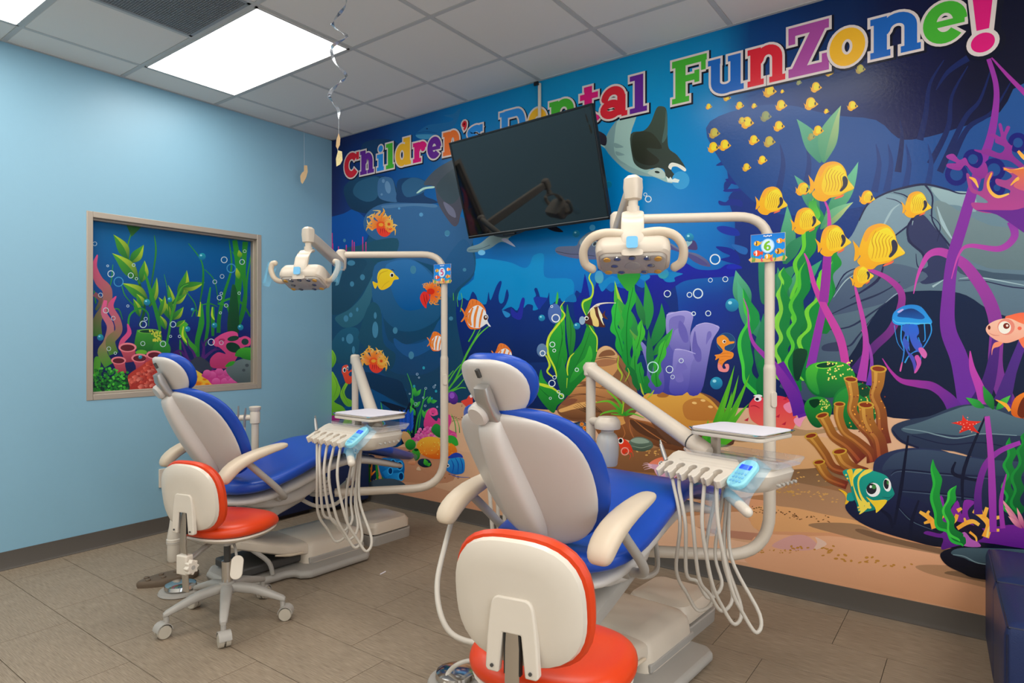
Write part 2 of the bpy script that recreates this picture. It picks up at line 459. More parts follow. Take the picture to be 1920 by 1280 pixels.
def RG(cx, cy, r, w, c1='D8E6F2', n=22):
    pts = [(cx+(r+s*w/2)*cos(2*pi*i/n), cy+(r+s*w/2)*sin(2*pi*i/n)) for i in range(n) for s in (-1, 1)]
    emit3([A.P(*p) for p in pts], [(2*i, 2*i+1, (2*i+3) % (2*n), (2*i+2) % (2*n)) for i in range(n)], [lin(c1)]*(2*n))
def leaf(x0, y0, x1, y1, w, c1, c2=None, bend=0, hl=None):
    dx, dy = x1-x0, y1-y0; nx, ny = -dy, dx; l = sqrt(dx*dx+dy*dy)
    def pt(t, s): 
        b = bend*4*t*(1-t)
        return (x0+dx*t+nx*(b+s*w/l), y0+dy*t+ny*(b+s*w/l))
    prof = [(0, .06), (.15, .3), (.35, .5), (.55, .46), (.78, .24), (1, 0)]
    left = [pt(t, s) for t, s in prof]; right = [pt(t, -s) for t, s in reversed(prof[:-1])]
    pts = spl(left, 4, False)+spl(right, 4, False)
    ang = math.degrees(atan2(dy, dx))
    emit3([A.P(*p) for p in pts], [tuple(range(len(pts)))], grad(pts, c1, c2, ang))
    if hl:
        l2 = [pt(t, s*.15) for t, s in prof]; r2 = [pt(t, s*.95) for t, s in reversed(prof[:-1])]
        q = spl(l2, 3, False)+spl(r2, 3, False)
        emit3([A.P(*p) for p in q], [tuple(range(len(q)))], grad(q, c1, hl, ang))
def wavy(pts, w, n, amp, c1, c2=None, edge=None, ph=0, mid=None):
    """kelp ribbon with rippled margins"""
    pts = spl(pp(pts), 14, False); m = len(pts); Lq = []; Rq = []
    for i, (x, y) in enumerate(pts):
        a = pts[max(i-1, 0)]; b = pts[min(i+1, m-1)]; dx, dy = b[0]-a[0], b[1]-a[1]; l = sqrt(dx*dx+dy*dy) or 1
        u = i/(m-1); env = min(1, (1-u)*5+.02)*min(1, u*6+.5)
        s1 = env*(w/2+amp*sin(2*pi*n*u+ph)); s2 = env*(w/2-amp*sin(2*pi*n*u+ph+.6))
        Lq.append((x-dy/l*s1, y+dx/l*s1)); Rq.append((x+dy/l*s2, y-dx/l*s2))
    def strip(P1, P2, a, b):
        q = [p for t in zip(P1, P2) for p in t]; a = lin(a); b = lin(b or a) if b else a; cols = []
        for i in range(m):
            cc = [p+(r-p)*i/(m-1) for p, r in zip(a, b)]; cols += [cc, cc]
        emit3([A.P(*p) for p in q], [(2*i, 2*i+1, 2*i+3, 2*i+2) for i in range(m-1)], cols)
    strip(Lq, Rq, c1, c2)
    if edge:
        strip([((a[0]*.28+b[0]*.72), (a[1]*.28+b[1]*.72)) for a, b in zip(Lq, Rq)], Rq, edge, None)
    if mid: L(pts[::3], [w*.12, w*.05], mid, k=1)
def bub(x, y, r, c='2F9FC0'):
    E(x, y, r, r, c, '1B6E9C'); E(x-r*.3, y-r*.35, r*.3, r*.25, '9FDDE8')

# the mural: one printed wall covering
mural = empty('wall_mural', (0, 0, 0), 0, 'wall-wide printed underwater mural with sea animals and big lettering', 'mural')
A = Art(mural, 1, 0.0, (0, -1, 0), .00002, 'mural_ink')
TOPZ, BOTZ = H-.002, .1
A.clip = lambda p: Vector((min(max(p.x, .001), RX-.001), p.y, min(max(p.z, BOTZ), TOPZ)))
def base_grid():
    cols = [600, 690, 780, 900, 1050, 1200, 1330, 1420, 1560, 1700, 1850, 2600]
    rows_ = [0, 130, 260, 380, 480, 580, 700, 820]
    T = ['1C1F4A 0A4686 0A6FAE 0A86BC 0A92C4 0A92C4 0A86BC 07427F 0A3163 121C45 10142F 10142F',
         '1C1F4A 0A4686 0A6FAE 0A86BC 0A92C4 0A92C4 0A86BC 07427F 0A3163 151B48 10142F 10142F',
         '1E2150 0F3A78 0B5E9E 0A80BC 0A90C8 0A92CC 0A86C4 1F4F94 2A3D78 1E2355 141A40 141A40',
         '20265A 123E80 0D5CA0 0A76B8 0A86C6 0A8ACC 0A7EC2 22478E 1F4384 1C3D78 14356A 14356A',
         '123E80 1B4B78 1E5582 0A6EB4 0A80C4 0A7EC6 0A72BC 1E3F8C 1C3A80 203A70 20305A 20305A',
         '1B4A6A 1E5070 20557A 0F50A0 1268B4 1458B0 163A98 1B3480 1C3474 20305E 1E2C58 1E2C58',
         '1A4A68 1B4C70 1A4A70 152E6A 17306E 173070 172C66 182A60 1A2A5C 1C2A58 1C2852 1C2852',
         '153A55 123250 10284A 14244E 15264E 15264E 15244A 15224A 182448 182444 182444 182444']
    G = [[lin(c) for c in r.split()] for r in T]
    def look(px, py):
        px = min(max(px, cols[0]), cols[-1]-1); py = min(max(py, rows_[0]), rows_[-1]-1)
        i = max(k for k in range(len(cols)) if cols[k] <= px); j = max(k for k in range(len(rows_)) if rows_[k] <= py)
        u = (px-cols[i])/(cols[i+1]-cols[i]); v = (py-rows_[j])/(rows_[j+1]-rows_[j])
        u = u*u*(3-2*u); v = v*v*(3-2*v)
        return [(a*(1-u)+b*u)*(1-v)+(c*(1-u)+d*u)*v for a, b, c, d in zip(G[j][i], G[j][i+1], G[j+1][i], G[j+1][i+1])]
    NX, NZ = 90, 48; vs_ = []; cs = []; fs = []
    for i in range(NX+1):
        for j in range(NZ+1):
            P = Vector((RX*i/NX, 0, BOTZ+(TOPZ-BOTZ)*j/NZ)); vs_.append(P); cs.append(look(*project(P)))
    for i in range(NX):
        for j in range(NZ):
            a = i*(NZ+1)+j; fs.append((a, a+NZ+1, a+NZ+2, a+1))
    emit3(vs_, fs, cs)
part('mural_water', 'blue gradient sea water background of the mural'); base_grid()

# --- centre water and ridges
part('distant_reef', 'dark blue reef silhouettes in the middle distance')
crop(820, 460, 4.267)
S('300,110 560,130 690,180 740,150 770,80 850,70 850,200 880,260 1070,270 1090,380 1040,450 900,520 520,560 350,480 100,420 290,270', '0F92CC', '0A86C0')
S('60,420 130,380 170,440 210,420 250,440 280,370 310,400 330,450 390,470 410,370 425,440 470,330 500,285 515,300 490,400 500,460 530,450 555,350 572,400 550,470 515,520 590,490 640,520 680,420 700,440 690,500 720,470 765,480 765,520 812,500 770,430 790,400 775,350 800,345 832,440 850,415 880,420 895,375 900,470 930,460 980,420 1000,450 1080,440 1110,360 1150,380 1172,300 1180,225 1205,340 1220,420 1270,300 1285,180 1310,180 1312,300 1360,350 1400,370 1440,330 1500,350 1560,300 1640,340 1720,300 1800,330 1900,300 1900,720 1500,900 60,900', '0E3A92', '0E2860', k=3)
S('590,500 640,540 660,470 680,418 700,430 690,480 670,590 600,570', '2A2FA0'); S('770,430 790,410 850,415 880,425 840,480 810,510', '1B3AA0')
S('1090,470 1150,380 1180,240 1210,350 1230,430 1275,300 1300,200 1320,330 1400,380 1450,340 1560,360 1800,420 1850,560 1600,640 1400,560 1250,600 1130,640', '1526A4', '16297E')
S('520,520 580,545 575,570 545,572', '2E8CC8'); S('1020,440 1090,385 1110,450', '1577B4')
crop(1040, 320, 4)
S('690,800 760,780 860,790 930,740 960,680 1000,700 1080,740 1220,740 1300,700 1390,740 1350,790 1200,800 1000,820 900,870 780,970 690,900', '1B25A6', '1A2490')
S('360,830 420,790 460,800 500,830 470,850 420,840 360,905 335,870 330,850', '1488C6'); S('640,790 700,780 715,800 680,825 645,810', '1488C6'); S('800,760 960,770 900,800 900,830 830,830', '0F84C2')
part('coral_shadow', 'dark blue branching coral silhouette behind the yellow fish')
crop(1280, 180, 3.369)
S('300,300 330,200 420,160 560,170 700,250 760,420 760,900 740,1400 500,1400 340,1100 330,800 290,640 380,560 340,520 270,600 265,545 320,510 300,440 210,440 260,400 290,340', '25418C', '1A2E74')
S('375,700 330,690 240,690 228,660 270,670 300,650 370,660', '26388C'); S('360,600 270,605 265,590 360,585', '26388C'); S('400,560 330,560 270,530 300,520 380,530 350,500 400,510 390,470 420,490 440,560', '25348A')
S('340,840 260,820 215,830 240,860 300,880 360,880', '2038A0'); S('350,1000 300,960 210,950 250,985 300,1010 240,1030 290,1050 360,1060', '1C2E90'); S('310,935 405,960 400,1000 350,985', '2C6AB0'); S('300,1060 360,1070 370,1090 280,1090', '2430B0')
for x, t in ((480, 330), (525, 470), (640, 440), (610, 200), (300, 120), (385, 110)):
    L(f'{x},{t} {x+14},{t+120} {x-10},{t+260} {x+10},{t+420}', [3, 26, 40], '223C86')
part('cave_shadow', 'dark purple shadow across the upper right water')
crop(1200, 0, 2.667)
S('330,640 450,560 700,520 960,575 1180,600 1290,690 1400,692 1560,650 1800,560 1950,400 2600,380 2600,1000 1400,1000 800,1080 560,1000 400,800', '2C5A96', '1C4A8C', k=3)
for q in ('1520,300 1450,420 1430,560 1400,700', '1640,330 1560,480 1540,640 1450,820', '1760,330 1700,500 1620,600 1500,860', '1860,400 1760,560 1640,640 1560,800', '1300,600 1310,700 1290,860', '1480,450 1540,360 1640,290'):
    L(q, [4, 22, 34], '1A2A60')
for x in (700, 830, 1180, 1240, 1330, 1440): L(f'{x},720 {x+16},820 {x-8},960', [3, 24, 36], '20407E')

# --- dark rocks at the left
part('rock_wall', 'dark teal cave rocks at the left end of the mural')
crop(0, 0, 1)
S('580,500 640,486 690,450 690,400 720,384 800,380 868,420 890,470 888,516 860,548 856,600 872,680 884,730 850,780 560,830', '235A7C', '143E5C', k=4)
S('600,420 645,400 663,393 685,410 692,436 672,462 600,486', '0A58A6', '0A4C98')
crop(600, 100, 3.2)
S('145,800 230,740 350,735 400,742 440,760 470,890 380,920 300,960 200,940 160,890', '1F4C6E', '173A58')
S('205,800 250,760 355,745 345,860 280,890 205,850', '2F6080'); S('355,752 430,750 455,830 468,890 385,882 348,850', '45709A'); E(407, 803, 17, 38, '6A90B4', rot=-10); E(380, 765, 9, 12, '6A90B4'); E(370, 846, 7, 7, '6A90B4')
S('260,540 340,515 430,520 480,560 440,620 300,640 250,600', '1A4670')
S('470,760 540,745 600,750 640,780 625,850 690,880 690,900 480,900 460,830', '1C4672', '20406A'); S('490,795 540,748 600,752 640,782 622,832 520,862', '34648A')
S('280,960 380,902 560,898 700,910 800,960 890,1010 920,1120 840,1250 760,1290 470,1200 465,1110 340,1120 265,1050', '3F6C9A', '31608C')
S('380,912 560,900 690,905 690,925 560,915 400,930', '5680A8'); E(760, 930, 16, 38, '5C84AA', rot=-12); E(607, 967, 12, 12, '5E9AC4'); E(763, 1080, 15, 18, '5E9AC4'); E(475, 930, 7, 7, '5E9AC4'); E(860, 1195, 16, 22, '44729A')
S('120,1180 250,1150 340,1120 460,1110 465,1180 400,1250 120,1280', '26566C')
crop(480, 400, 3.555)
S('560,300 740,300 790,350 770,430 680,570 600,650 490,665 490,480', '2A5670', '1E4860'); S('600,520 700,400 740,330 700,300 590,310 540,420', '244E68')
S('530,690 620,640 700,560 750,470 790,400 772,560 700,720 600,762 545,730', '3F7286', '2E6478')
S('790,350 900,310 1000,296 1090,330 1190,420 1235,600 1215,700 1090,775 960,782 870,720 820,640 775,560', '346A9A', '20587E')
S('870,340 1010,306 1110,350 1200,460 1210,545 1130,625 1000,645 930,580 885,440', '3A78AE', '0F5C98')
S('840,650 880,840 1000,872 1150,832 1240,872 1240,1000 1100,1075 900,1050 850,900', '1C5684', '184A72'); S('920,830 1000,872 1140,840 1230,700 1260,800 1200,880 1040,960 940,900', '225C90')
S('515,840 580,770 680,770 686,900 640,1010 560,1010 500,900', '25607C', '1F5068'); S('690,790 760,600 830,640 850,860 930,940 880,1040 700,860', '24586E', '1C4A64')
S('1270,300 1380,170 1440,250 1452,390 1340,500 1290,560 1225,420', '2D6290', '235480')
S('500,1010 640,1010 800,1040 900,1110 1010,1180 900,1160 700,1080 500,1160', '1A4A78')
for x, y, a, b in ((1048, 375, 20, 28), (795, 775, 20, 55), (795, 680, 10, 22), (600, 700, 16, 22), (632, 676, 12, 16), (675, 640, 8, 14), (625, 835, 24, 34), (580, 838, 8, 14), (650, 910, 10, 26), (928, 780, 16, 22), (1035, 945, 18, 26), (1275, 130, 18, 18), (635, 330, 26, 18), (710, 425, 16, 20), (640, 470, 14, 18), (590, 180, 9, 12), (1390, 375, 12, 12), (1300, 700, 14, 14)):
    E(x, y, a, b, '4A86A4')
for x, y in ((508, 130), (550, 220), (602, 210), (642, 178), (655, 190), (712, 155), (733, 190), (512, 200), (515, 290), (516, 350)): L(f'{x},260 {x},{y}', [9, 5], '8A2F78', 'D8488E', k=1)
crop(560, 680, 4.571)
S('560,190 680,240 780,310 930,390 990,380 990,860 300,860 300,500 480,300', '0E5286', '0C3C66')
S('470,90 600,80 760,120 860,150 900,200 940,370 780,300 640,230 560,180', '143A5E', '10304E'); S('700,330 900,380 920,400 960,330 1010,420 1010,900 760,830 880,700 860,470', '101F38', '0D1A30')
# --- purple and dark smaller things at far left
part('leafy_kelp', 'yellow green broad kelp beside the blue wall corner')
crop(560, 640, 5.333)
S('325,90 355,110 375,165 365,220 325,260', '8FC63A', '5E9E2A'); S('325,310 370,350 400,420 420,480 390,560 325,590', '8FC63A', '6DB02E'); S('325,595 380,620 440,650 470,700 430,760 325,740', '7CB82E', '5A9A24')
S('470,410 495,420 460,500 480,560 530,590 545,640 490,650 440,600 415,520', '8CC434', '6AAA2C'); S('540,720 560,760 500,860 450,880 440,820 490,740', '8CC434', '5E9E2A')
S('325,745 400,755 405,800 325,870', 'B0287E', '6A1C60'); L('420,850 470,840 490,870', 14, 'D2367E')
for q in ('340,110 360,170 340,240', '345,340 385,440 350,560', '470,430 440,510 500,630', '540,735 500,800 460,860'): L(q, [2, 5, 2], '55902A')
part('sea_worm', 'orange red big-eyed creature peering from the left rocks')
crop(560, 640, 5.333)
S('440,250 475,233 497,245 497,300 520,285 545,275 540,300 515,305 500,330 520,350 545,330 545,380 520,420 500,424 470,410 445,340 430,300', 'E8583A', 'D8452C'); E(458, 284, 17, 25, 'F4F0EA'); E(460, 287, 11, 18, '28364A'); E(489, 265, 9, 18, 'F4F0EA'); E(490, 268, 6, 12, '28364A')

# --- whales, ray, dolphins
part('blue_whale', 'faint blue whale swimming above the lettering')
crop(600, 100, 3.2)
S('572,490 600,460 650,430 720,420 780,410 800,390 760,380 745,370 800,362 830,335 845,335 825,400 800,440 740,480 680,510 600,510', '2A7CB0', '1C6AA4'); L('580,478 640,470 700,478', 3, '1A5488'); E(642, 452, 5, 4, '0E3460'); S('575,490 640,485 700,492 660,512 600,512', '4A98C0')
part('whale_tail', 'dark grey whale fluke beside the television')
crop(600, 100, 3.2)
S('622,785 690,700 790,640 850,620 900,700 880,850 845,960 830,1020 800,1035 745,965 705,890 685,800', '4F5F6A', '5A5260'); S('700,790 830,680 850,820 800,900 740,880', '48565F'); S('740,890 800,930 815,985 770,960', '7A7A90')
S('580,835 620,805 682,797 682,808 630,815 590,838', 'B8DCD0')
part('manta_ray', 'grey and white manta ray right of the television')
crop(800, 140, 3.764)
S('1195,390 1230,430 1290,440 1340,330 1480,270 1440,420 1450,560 1500,640 1600,670 1650,660 1690,705 1785,740 1770,765 1700,760 1600,720 1480,700 1380,650 1300,570 1260,520 1210,480', 'A8C8C0', '9CC0BC')
S('1260,520 1275,420 1340,320 1350,300 1330,400 1330,560 1440,650 1600,715 1480,705 1380,655', '7FA0A4', '8FB0B0')
S('1325,480 1390,510 1330,515', '88A8A8'); S('1335,540 1398,565 1345,570', '88A8A8'); S('1340,590 1420,640 1360,620', '88A8A8')
S('1195,395 1265,430 1262,500 1205,470', '302C3C')
S('1440,420 1530,395 1580,340 1620,240 1650,222 1690,240 1700,330 1700,430 1710,520 1770,570 1830,665 1760,635 1710,630 1730,680 1780,740 1740,740 1690,720 1670,665 1600,660 1540,670 1480,640 1452,580', '4A5A4E', '3A4440')
S('1455,430 1530,400 1600,420 1660,520 1550,520 1640,600 1590,640 1500,620 1455,560', '3C4438', '343830'); S('1690,250 1700,420 1660,480 1680,360', '56706A')
S('1705,650 1730,620 1790,635 1830,665 1820,682 1770,650 1735,650 1725,670', 'E8E8DC'); S('1560,690 1630,655 1680,690 1675,730 1600,715', 'B8CCC4'); E(1627, 687, 18, 8, '20302E', rot=10)
E(1793, 745, 62, 64, '3FA0D4')
S('1690,715 1710,735 1720,720 1735,740 1750,730 1785,742 1775,762 1700,755', 'DDE8E2', k=1)
part('dolphin', 'grey dolphin with a long snout behind the raised lamp')
crop(1040, 320, 4)
S('5,590 30,570 110,565 165,560 185,520 250,465 340,440 440,435 560,450 700,480 820,520 900,560 960,600 1060,620 1130,660 1165,700 1160,720 1080,700 1000,640 920,600 760,560 600,640 440,660 260,665 140,655 40,630 10,610', '8496A4', '5A5486', k=4)
S('440,450 700,490 830,530 920,590 1060,640 1150,705 1060,690 960,620 800,580 620,600 480,560 350,570 300,520', '5C5C88', '54508A'); S('930,575 980,530 1050,525 1070,590 1010,590', '4E4478'); S('945,560 1010,520 1030,540 960,600', '8FB8C4')
L('10,605 120,625 200,628 300,640', 4, '3C4450'); E(300, 545, 18, 24, 'A8BCC4', rot=30); E(300, 548, 10, 16, '3C4450', rot=30); S('190,520 260,470 340,448 250,500 200,560', '9CB0B8')
part('dolphin', 'small pale dolphin below the television')
crop(600, 100, 3.2)
S('882,1175 900,1160 960,1140 1020,1095 1080,1080 1150,1085 1240,1060 1130,1110 1175,1162 1090,1130 1020,1170 950,1190 890,1192', 'B4CCC8', '6E8A94'); S('1040,1090 1160,1080 1240,1062 1120,1105', '5A6A74'); L('890,1180 960,1172 1020,1150', 3, '4A606A'); S('1090,1120 1120,1112 1172,1160', 'C8C8DC'); part('bubble'); E(970, 1195, 22, 16, '7CC4EA')
crop(800, 140, 3.764)
part('dolphin_fin'); S('845,1075 900,1065 965,1108 900,1105', '2A2C38')
for a_ in ((1055, 1124, 25, 26, '1E90B4'), (1168, 1080, 20, 21, '3FA0D4'), (1284, 770, 22, 22, '22A0C0')): part('bubble'); E(*a_)

# --- grey elephant rock and cave at the right
part('grey_rock_arch', 'grey blue folded rock arch behind the purple tentacles')
crop(1560, 200, 3.556)
S('-60,1100 20,1000 130,860 180,760 240,650 350,580 480,540 620,512 760,548 860,580 930,580 1100,600 1500,640 3000,640 3000,2000 -100,2000 -160,1500', '74909C', '3A4662', k=3)
S('20,1000 130,860 200,730 260,630 360,580 470,600 500,650 540,740 500,800 420,860 440,940 380,1060 330,1050 120,1290 0,1290', '86A0AC', '6A8092')
S('530,740 600,715 680,800 780,940 800,1100 720,1160 600,1180 560,1100 640,1060 590,960 505,900 510,810', '3A4066', '333C60')
S('660,540 780,560 940,580 960,700 850,660 740,640', '9AB4B8', '8CA4AC'); S('680,640 760,640 900,720 1300,820 3000,830 3000,1100 1300,1090 1000,1060 880,990 790,900 720,800', '7A8E92', '64787E', k=3)
S('860,1050 1280,1120 3000,1110 3000,1230 1300,1160 900,1130', '44586A')
S('-40,1300 110,1120 330,1050 500,1060 640,1130 480,1220 380,1300 -60,1400', '586A80', '4A5A74')
for q, w in (('180,760 240,650 350,580 480,540 620,518 760,548 850,578 930,578', [8, 16, 6]), ('620,520 670,600 670,760 780,920 800,960', [14, 10, 16]), ('410,570 500,600 560,700 505,800 520,900 610,990 590,1100', [6, 14, 18]), ('360,608 430,625 480,660', [3, 6, 3]), ('540,740 520,780 420,860 400,880', [4, 12, 4]), ('0,1270 80,1120 180,1070', [4, 10, 4]), ('120,1280 300,1160 345,1050', [6, 20, 8]), ('560,980 570,1060 610,1090', [4, 8, 4]), ('840,1160 1000,1160 1280,1210 1800,1200', [3, 8, 8]), ('650,720 720,790 700,900', [3, 7, 3])):
    L(q, w, '2A2E52')
for q, w in (('450,650 400,690 350,780 330,830', [4, 16, 4]), ('700,665 740,780 800,880', [4, 26, 8]), ('10,1270 90,1160 170,1110', [3, 8, 3]), ('540,760 535,790', [6, 3]), ('850,1145 1000,1140 1280,1190', [3, 9, 5]), ('670,1200 750,1150', [14, 4])): L(q, w, 'A0B8BE')
part('cave_opening', 'deep navy cave opening behind the jellyfish')
crop(1480, 500, 3.555)
S('300,900 340,700 440,540 560,330 640,240 760,170 1020,160 1180,190 1320,280 1450,330 1564,340 2600,330 2600,1100 1200,1060 1000,1000 640,1020 420,1000', '0C2448', '0E1A36', k=3)
for q in ('250,330 420,250 600,180 740,100', '220,420 400,400 560,300 700,200', '260,510 390,530 460,460 560,330'): L(q, [4, 14, 4], '2A3454')
S('230,520 340,500 390,540 380,560 230,560', '3A4460'); L('640,240 700,190 770,150', [2, 8, 2], '8CA0B0')

# --- the sand
part('sandy_sea_floor', 'sandy sea floor in bands of tan and brown')
crop(0, 0, 1)
S('560,860 690,850 745,838 830,790 850,757 930,758 1000,767 1100,772 1300,768 1420,764 1480,776 1650,778 1760,790 2400,800 3400,900 3400,1700 2400,1500 560,1100', 'CFA076', 'CC9468', k=2)
S('840,755 1000,766 1080,775 1000,800 900,800 840,790', 'C49468'); S('850,790 960,800 1010,830 940,850 850,840', 'D4A478')
S('745,838 840,850 850,900 780,905 690,900 690,860', 'B87F58'); S('690,905 780,905 870,930 930,960 850,950 690,925', 'C48C64')
crop(1000, 640, 3.84)
S('-200,620 60,540 260,560 200,640 380,700 700,740 1000,740 1100,800 1300,980 900,1020 600,960 440,960 -200,760', 'A8764A', '946438')
S('440,740 800,770 1000,760 1060,840 1000,940 640,930 440,900', '8E5E34', '7E5230'); S('440,930 640,960 860,1010 1000,1030 1200,1110 900,1060 440,990', 'B88058')
S('1200,740 1500,690 1760,660 2000,700 2300,800 2100,930 1700,930 1400,900', 'D0A06C', 'C4925E')
S('1300,960 1450,930 1760,920 2300,960 2300,1150 1900,1100 1500,1060', '8A5E3A', '9A6C46'); S('1420,710 1500,695 1610,712 1500,725', '9A7448')
crop(1180, 900, 4)
S('180,230 500,160 700,140 900,130 940,190 900,230 700,240 400,270', 'B07A50'); S('900,130 1300,200 2000,330 2600,500 2600,800 1500,520 1280,520 1060,450 900,300', 'CC8E60'); S('280,300 500,350 900,390 1060,410 1070,440 980,455 700,420 430,340', 'B47C5C'); S('40,480 300,290 700,430 1100,500 1300,540 1300,720 900,620 400,560', 'DCAC80', 'D6A27A'); S('880,130 1300,110 2600,220 2600,480 1800,330 1280,190', 'A87448')
crop(1480, 780, 3.048)
S('-60,60 0,100 200,120 480,180 500,290 300,300 0,310 -200,290', 'D2A06C', 'C8945E'); S('-40,50 100,80 280,60 300,75 100,110 -40,100', 'A88258'); S('-100,315 100,300 260,290 420,330 420,370 200,400 0,380 -100,360', '7E5A38', '8A6644'); S('-100,370 200,410 400,480 420,600 380,600 200,560 -100,500', 'A07650', 'AE8058')
S('-200,520 0,520 200,560 430,610 400,660 0,660 -200,640', 'D0965E'); S('110,625 200,608 400,620 560,690 900,760 1300,860 1300,930 880,800 600,760 300,680', '96704C', 'A87E58'); S('380,655 420,645 620,700 880,760 1400,900 880,790 500,700', '7A5A3E')
S('-200,690 100,685 300,690 700,760 1100,840 1800,1000 1800,1400 1086,1130 400,1000 -200,890', 'D89E72', 'C48A5C', k=3); S('0,685 90,680 150,720 155,750 110,765 0,765 -100,740', 'CC9480'); S('150,690 215,730 140,765 160,720', 'D8B090'); S('720,860 800,848 1000,860 1300,900 1300,1010 1000,950 800,900', 'AE8058'); S('885,895 960,885 1200,925 1200,960 960,915', '7E5E40')
part('sand_pebbles', 'scattered tan pebbles printed on the sand')
rp = random.Random(3)
def pebbles(n, x0, x1, y0, y1, r, c, slope=0):
    for _ in range(n):
        x = rp.uniform(x0, x1); y = rp.uniform(y0, y1)+slope*(x-x0); E(x, y, r*rp.uniform(.6, 1.3), r*rp.uniform(.3, .6), c, rot=rp.uniform(-30, 30), n=8)
crop(1480, 780, 3.048)
pebbles(9, 40, 220, 320, 360, 7, 'D8A860', .1); pebbles(24, 0, 280, 400, 440, 8, 'CFA060', .2); pebbles(20, 0, 240, 550, 590, 6, '6E4C2C', .08); pebbles(16, 0, 270, 740, 770, 11, 'C08A40'); pebbles(20, 180, 720, 770, 820, 12, 'C08A40', .1)
crop(1180, 900, 4)
pebbles(30, 880, 1280, 190, 240, 8, '6E4A2E', .1); pebbles(20, 900, 1280, 520, 545, 9, 'C08A40'); pebbles(16, 900, 1280, 20, 80, 10, 'C49850', .1)
crop(1000, 640, 3.84)
pebbles(16, 740, 920, 770, 820, 9, 'D8A860'); pebbles(14, 1770, 1920, 1010, 1090, 8, 'C49850')
crop(560, 680, 4.571)
pebbles(10, 1300, 1420, 290, 340, 6, '403024', .4); pebbles(10, 1300, 1420, 460, 500, 6, '403024'); pebbles(12, 1240, 1480, 900, 1000, 8, '8A5A38')

# --- brown rocks, centre
part('stacked_brown_rock', 'layered brown rock pile with a pointed top')
crop(1000, 640, 3.84)
S('170,490 250,390 300,280 345,190 420,120 470,55 520,30 575,52 640,130 710,260 745,350 760,480 640,560 380,580 240,560', '9C6C48', '7A5238')
S('285,300 345,190 430,130 600,120 615,180 560,260 480,330 380,310 300,330', 'CF9C66', 'C48E5A'); S('430,125 470,60 520,32 575,55 610,110 560,130 480,140', 'DDB98A', 'C49464'); S('470,110 500,70 560,60 590,95 530,105', '8A5C3C'); S('440,150 520,125 610,140 560,170 480,180', 'A87450')
S('250,390 300,330 480,330 600,350 640,400 500,410 380,380', 'C48E5A', 'A87248'); S('300,300 380,285 440,300 380,312', '8A5C3C'); S('600,120 700,260 745,350 700,400 640,300', '8C6446')
S('180,490 230,425 340,385 480,400 600,440 640,480 560,540 380,560 260,555', 'B07A4E', '6E482E'); S('185,490 240,470 330,440 460,430 380,470 280,490 200,510', 'DCA868'); S('200,450 260,412 320,420 260,460', '8A5840')
for q in ('300,330 380,312 480,335 600,350', '270,385 380,378 520,405', '600,130 660,240 700,330', '440,130 520,115 600,125'): L(q, [2, 7, 2], '6A442C')
part('navy_rock', 'small navy rock with an orange anemone')
crop(1000, 640, 3.84)
S('165,640 200,615 290,585 370,580 420,640 420,705 260,700 190,680', '2C3C54', '1C2438'); S('300,600 370,585 380,620 320,640', '4A6074')
for x, y, r in ((305, 630, 24), (350, 595, 20), (330, 670, 26), (362, 650, 24), (300, 680, 16), (355, 690, 18), (370, 620, 18)):
    E(x, y, r*.6, r*.6, 'F08A2A')
    for a in range(9): L([(x, y), (x+r*cos(a*.7), y+r*sin(a*.7))], [6, 2], 'F29A30', k=1)
    E(x, y, r*.3, r*.3, 'C8541C')
part('tree_root_rock', 'reddish brown root shaped rock on the sand')
crop(1000, 640, 3.84)
S('440,590 520,540 640,530 740,560 860,590 1000,690 1100,790 900,760 780,700 720,720 640,700 560,720 480,680', '9A6238', '6A4028'); S('450,590 530,548 640,540 690,560 640,600 540,610', 'D09A58'); S('650,545 700,560 720,690 690,640', '8E5A3A'); S('700,560 900,640 1000,740 860,700 740,640', '5E3C28')
for q in ('690,560 700,640 730,700', '720,560 820,640 960,730', '640,600 660,660 640,700', '740,560 900,610 1020,700'): L(q, [3, 8, 3], 'B07040')
part('yellow_boulder', 'large smooth ochre boulder with brown patches')
crop(1000, 640, 3.84)
S('780,430 850,355 950,335 1080,342 1200,365 1290,400 1370,470 1420,560 1440,740 1200,760 1000,740 860,600', '8A5A3C', '5E4030'); S('780,430 850,355 950,335 1080,345 1200,370 1300,440 1380,560 1330,600 1200,620 1000,640 880,560', 'DCA84C', 'C88A3C')
S('1075,480 1100,430 1180,405 1260,430 1330,500 1350,560 1240,570 1110,560', 'C0823E', 'B87838'); S('890,385 930,362 980,375 960,400 910,402', 'A86C34')
for x, y in ((1150, 376), (1222, 424), (1160, 442), (1276, 470)): E(x, y, 18, 9, 'EBC07A', rot=8)
part('green_pebble', 'smooth grey green stone on the sand'); crop(1000, 640, 3.84)
S('690,720 730,690 790,690 850,720 860,760 800,790 720,780 690,750', '6E8274', '4A5A4C'); S('700,715 740,694 800,700 835,725 760,735', '93A594'); L('705,750 780,765 850,745', [2, 6, 2], '8FA08C')
part('spotted_eel', 'grey spotted eel head behind the front chair back'); crop(820, 640, 3.2)
S('500,430 560,430 640,470 700,540 740,590 720,600 640,500 520,460', '2C4450'); S('740,600 800,595 860,625 886,670 886,740 860,720 800,640', '56707C', '8FA4A8'); E(800, 640, 22, 20, 'E8EEF0', rot=30); E(803, 645, 14, 13, '202830')
for x, y in ((780, 612), (820, 612), (850, 640), (862, 690), (840, 670), (875, 715)): E(x, y, 6, 6, '8FB0B8', n=8)

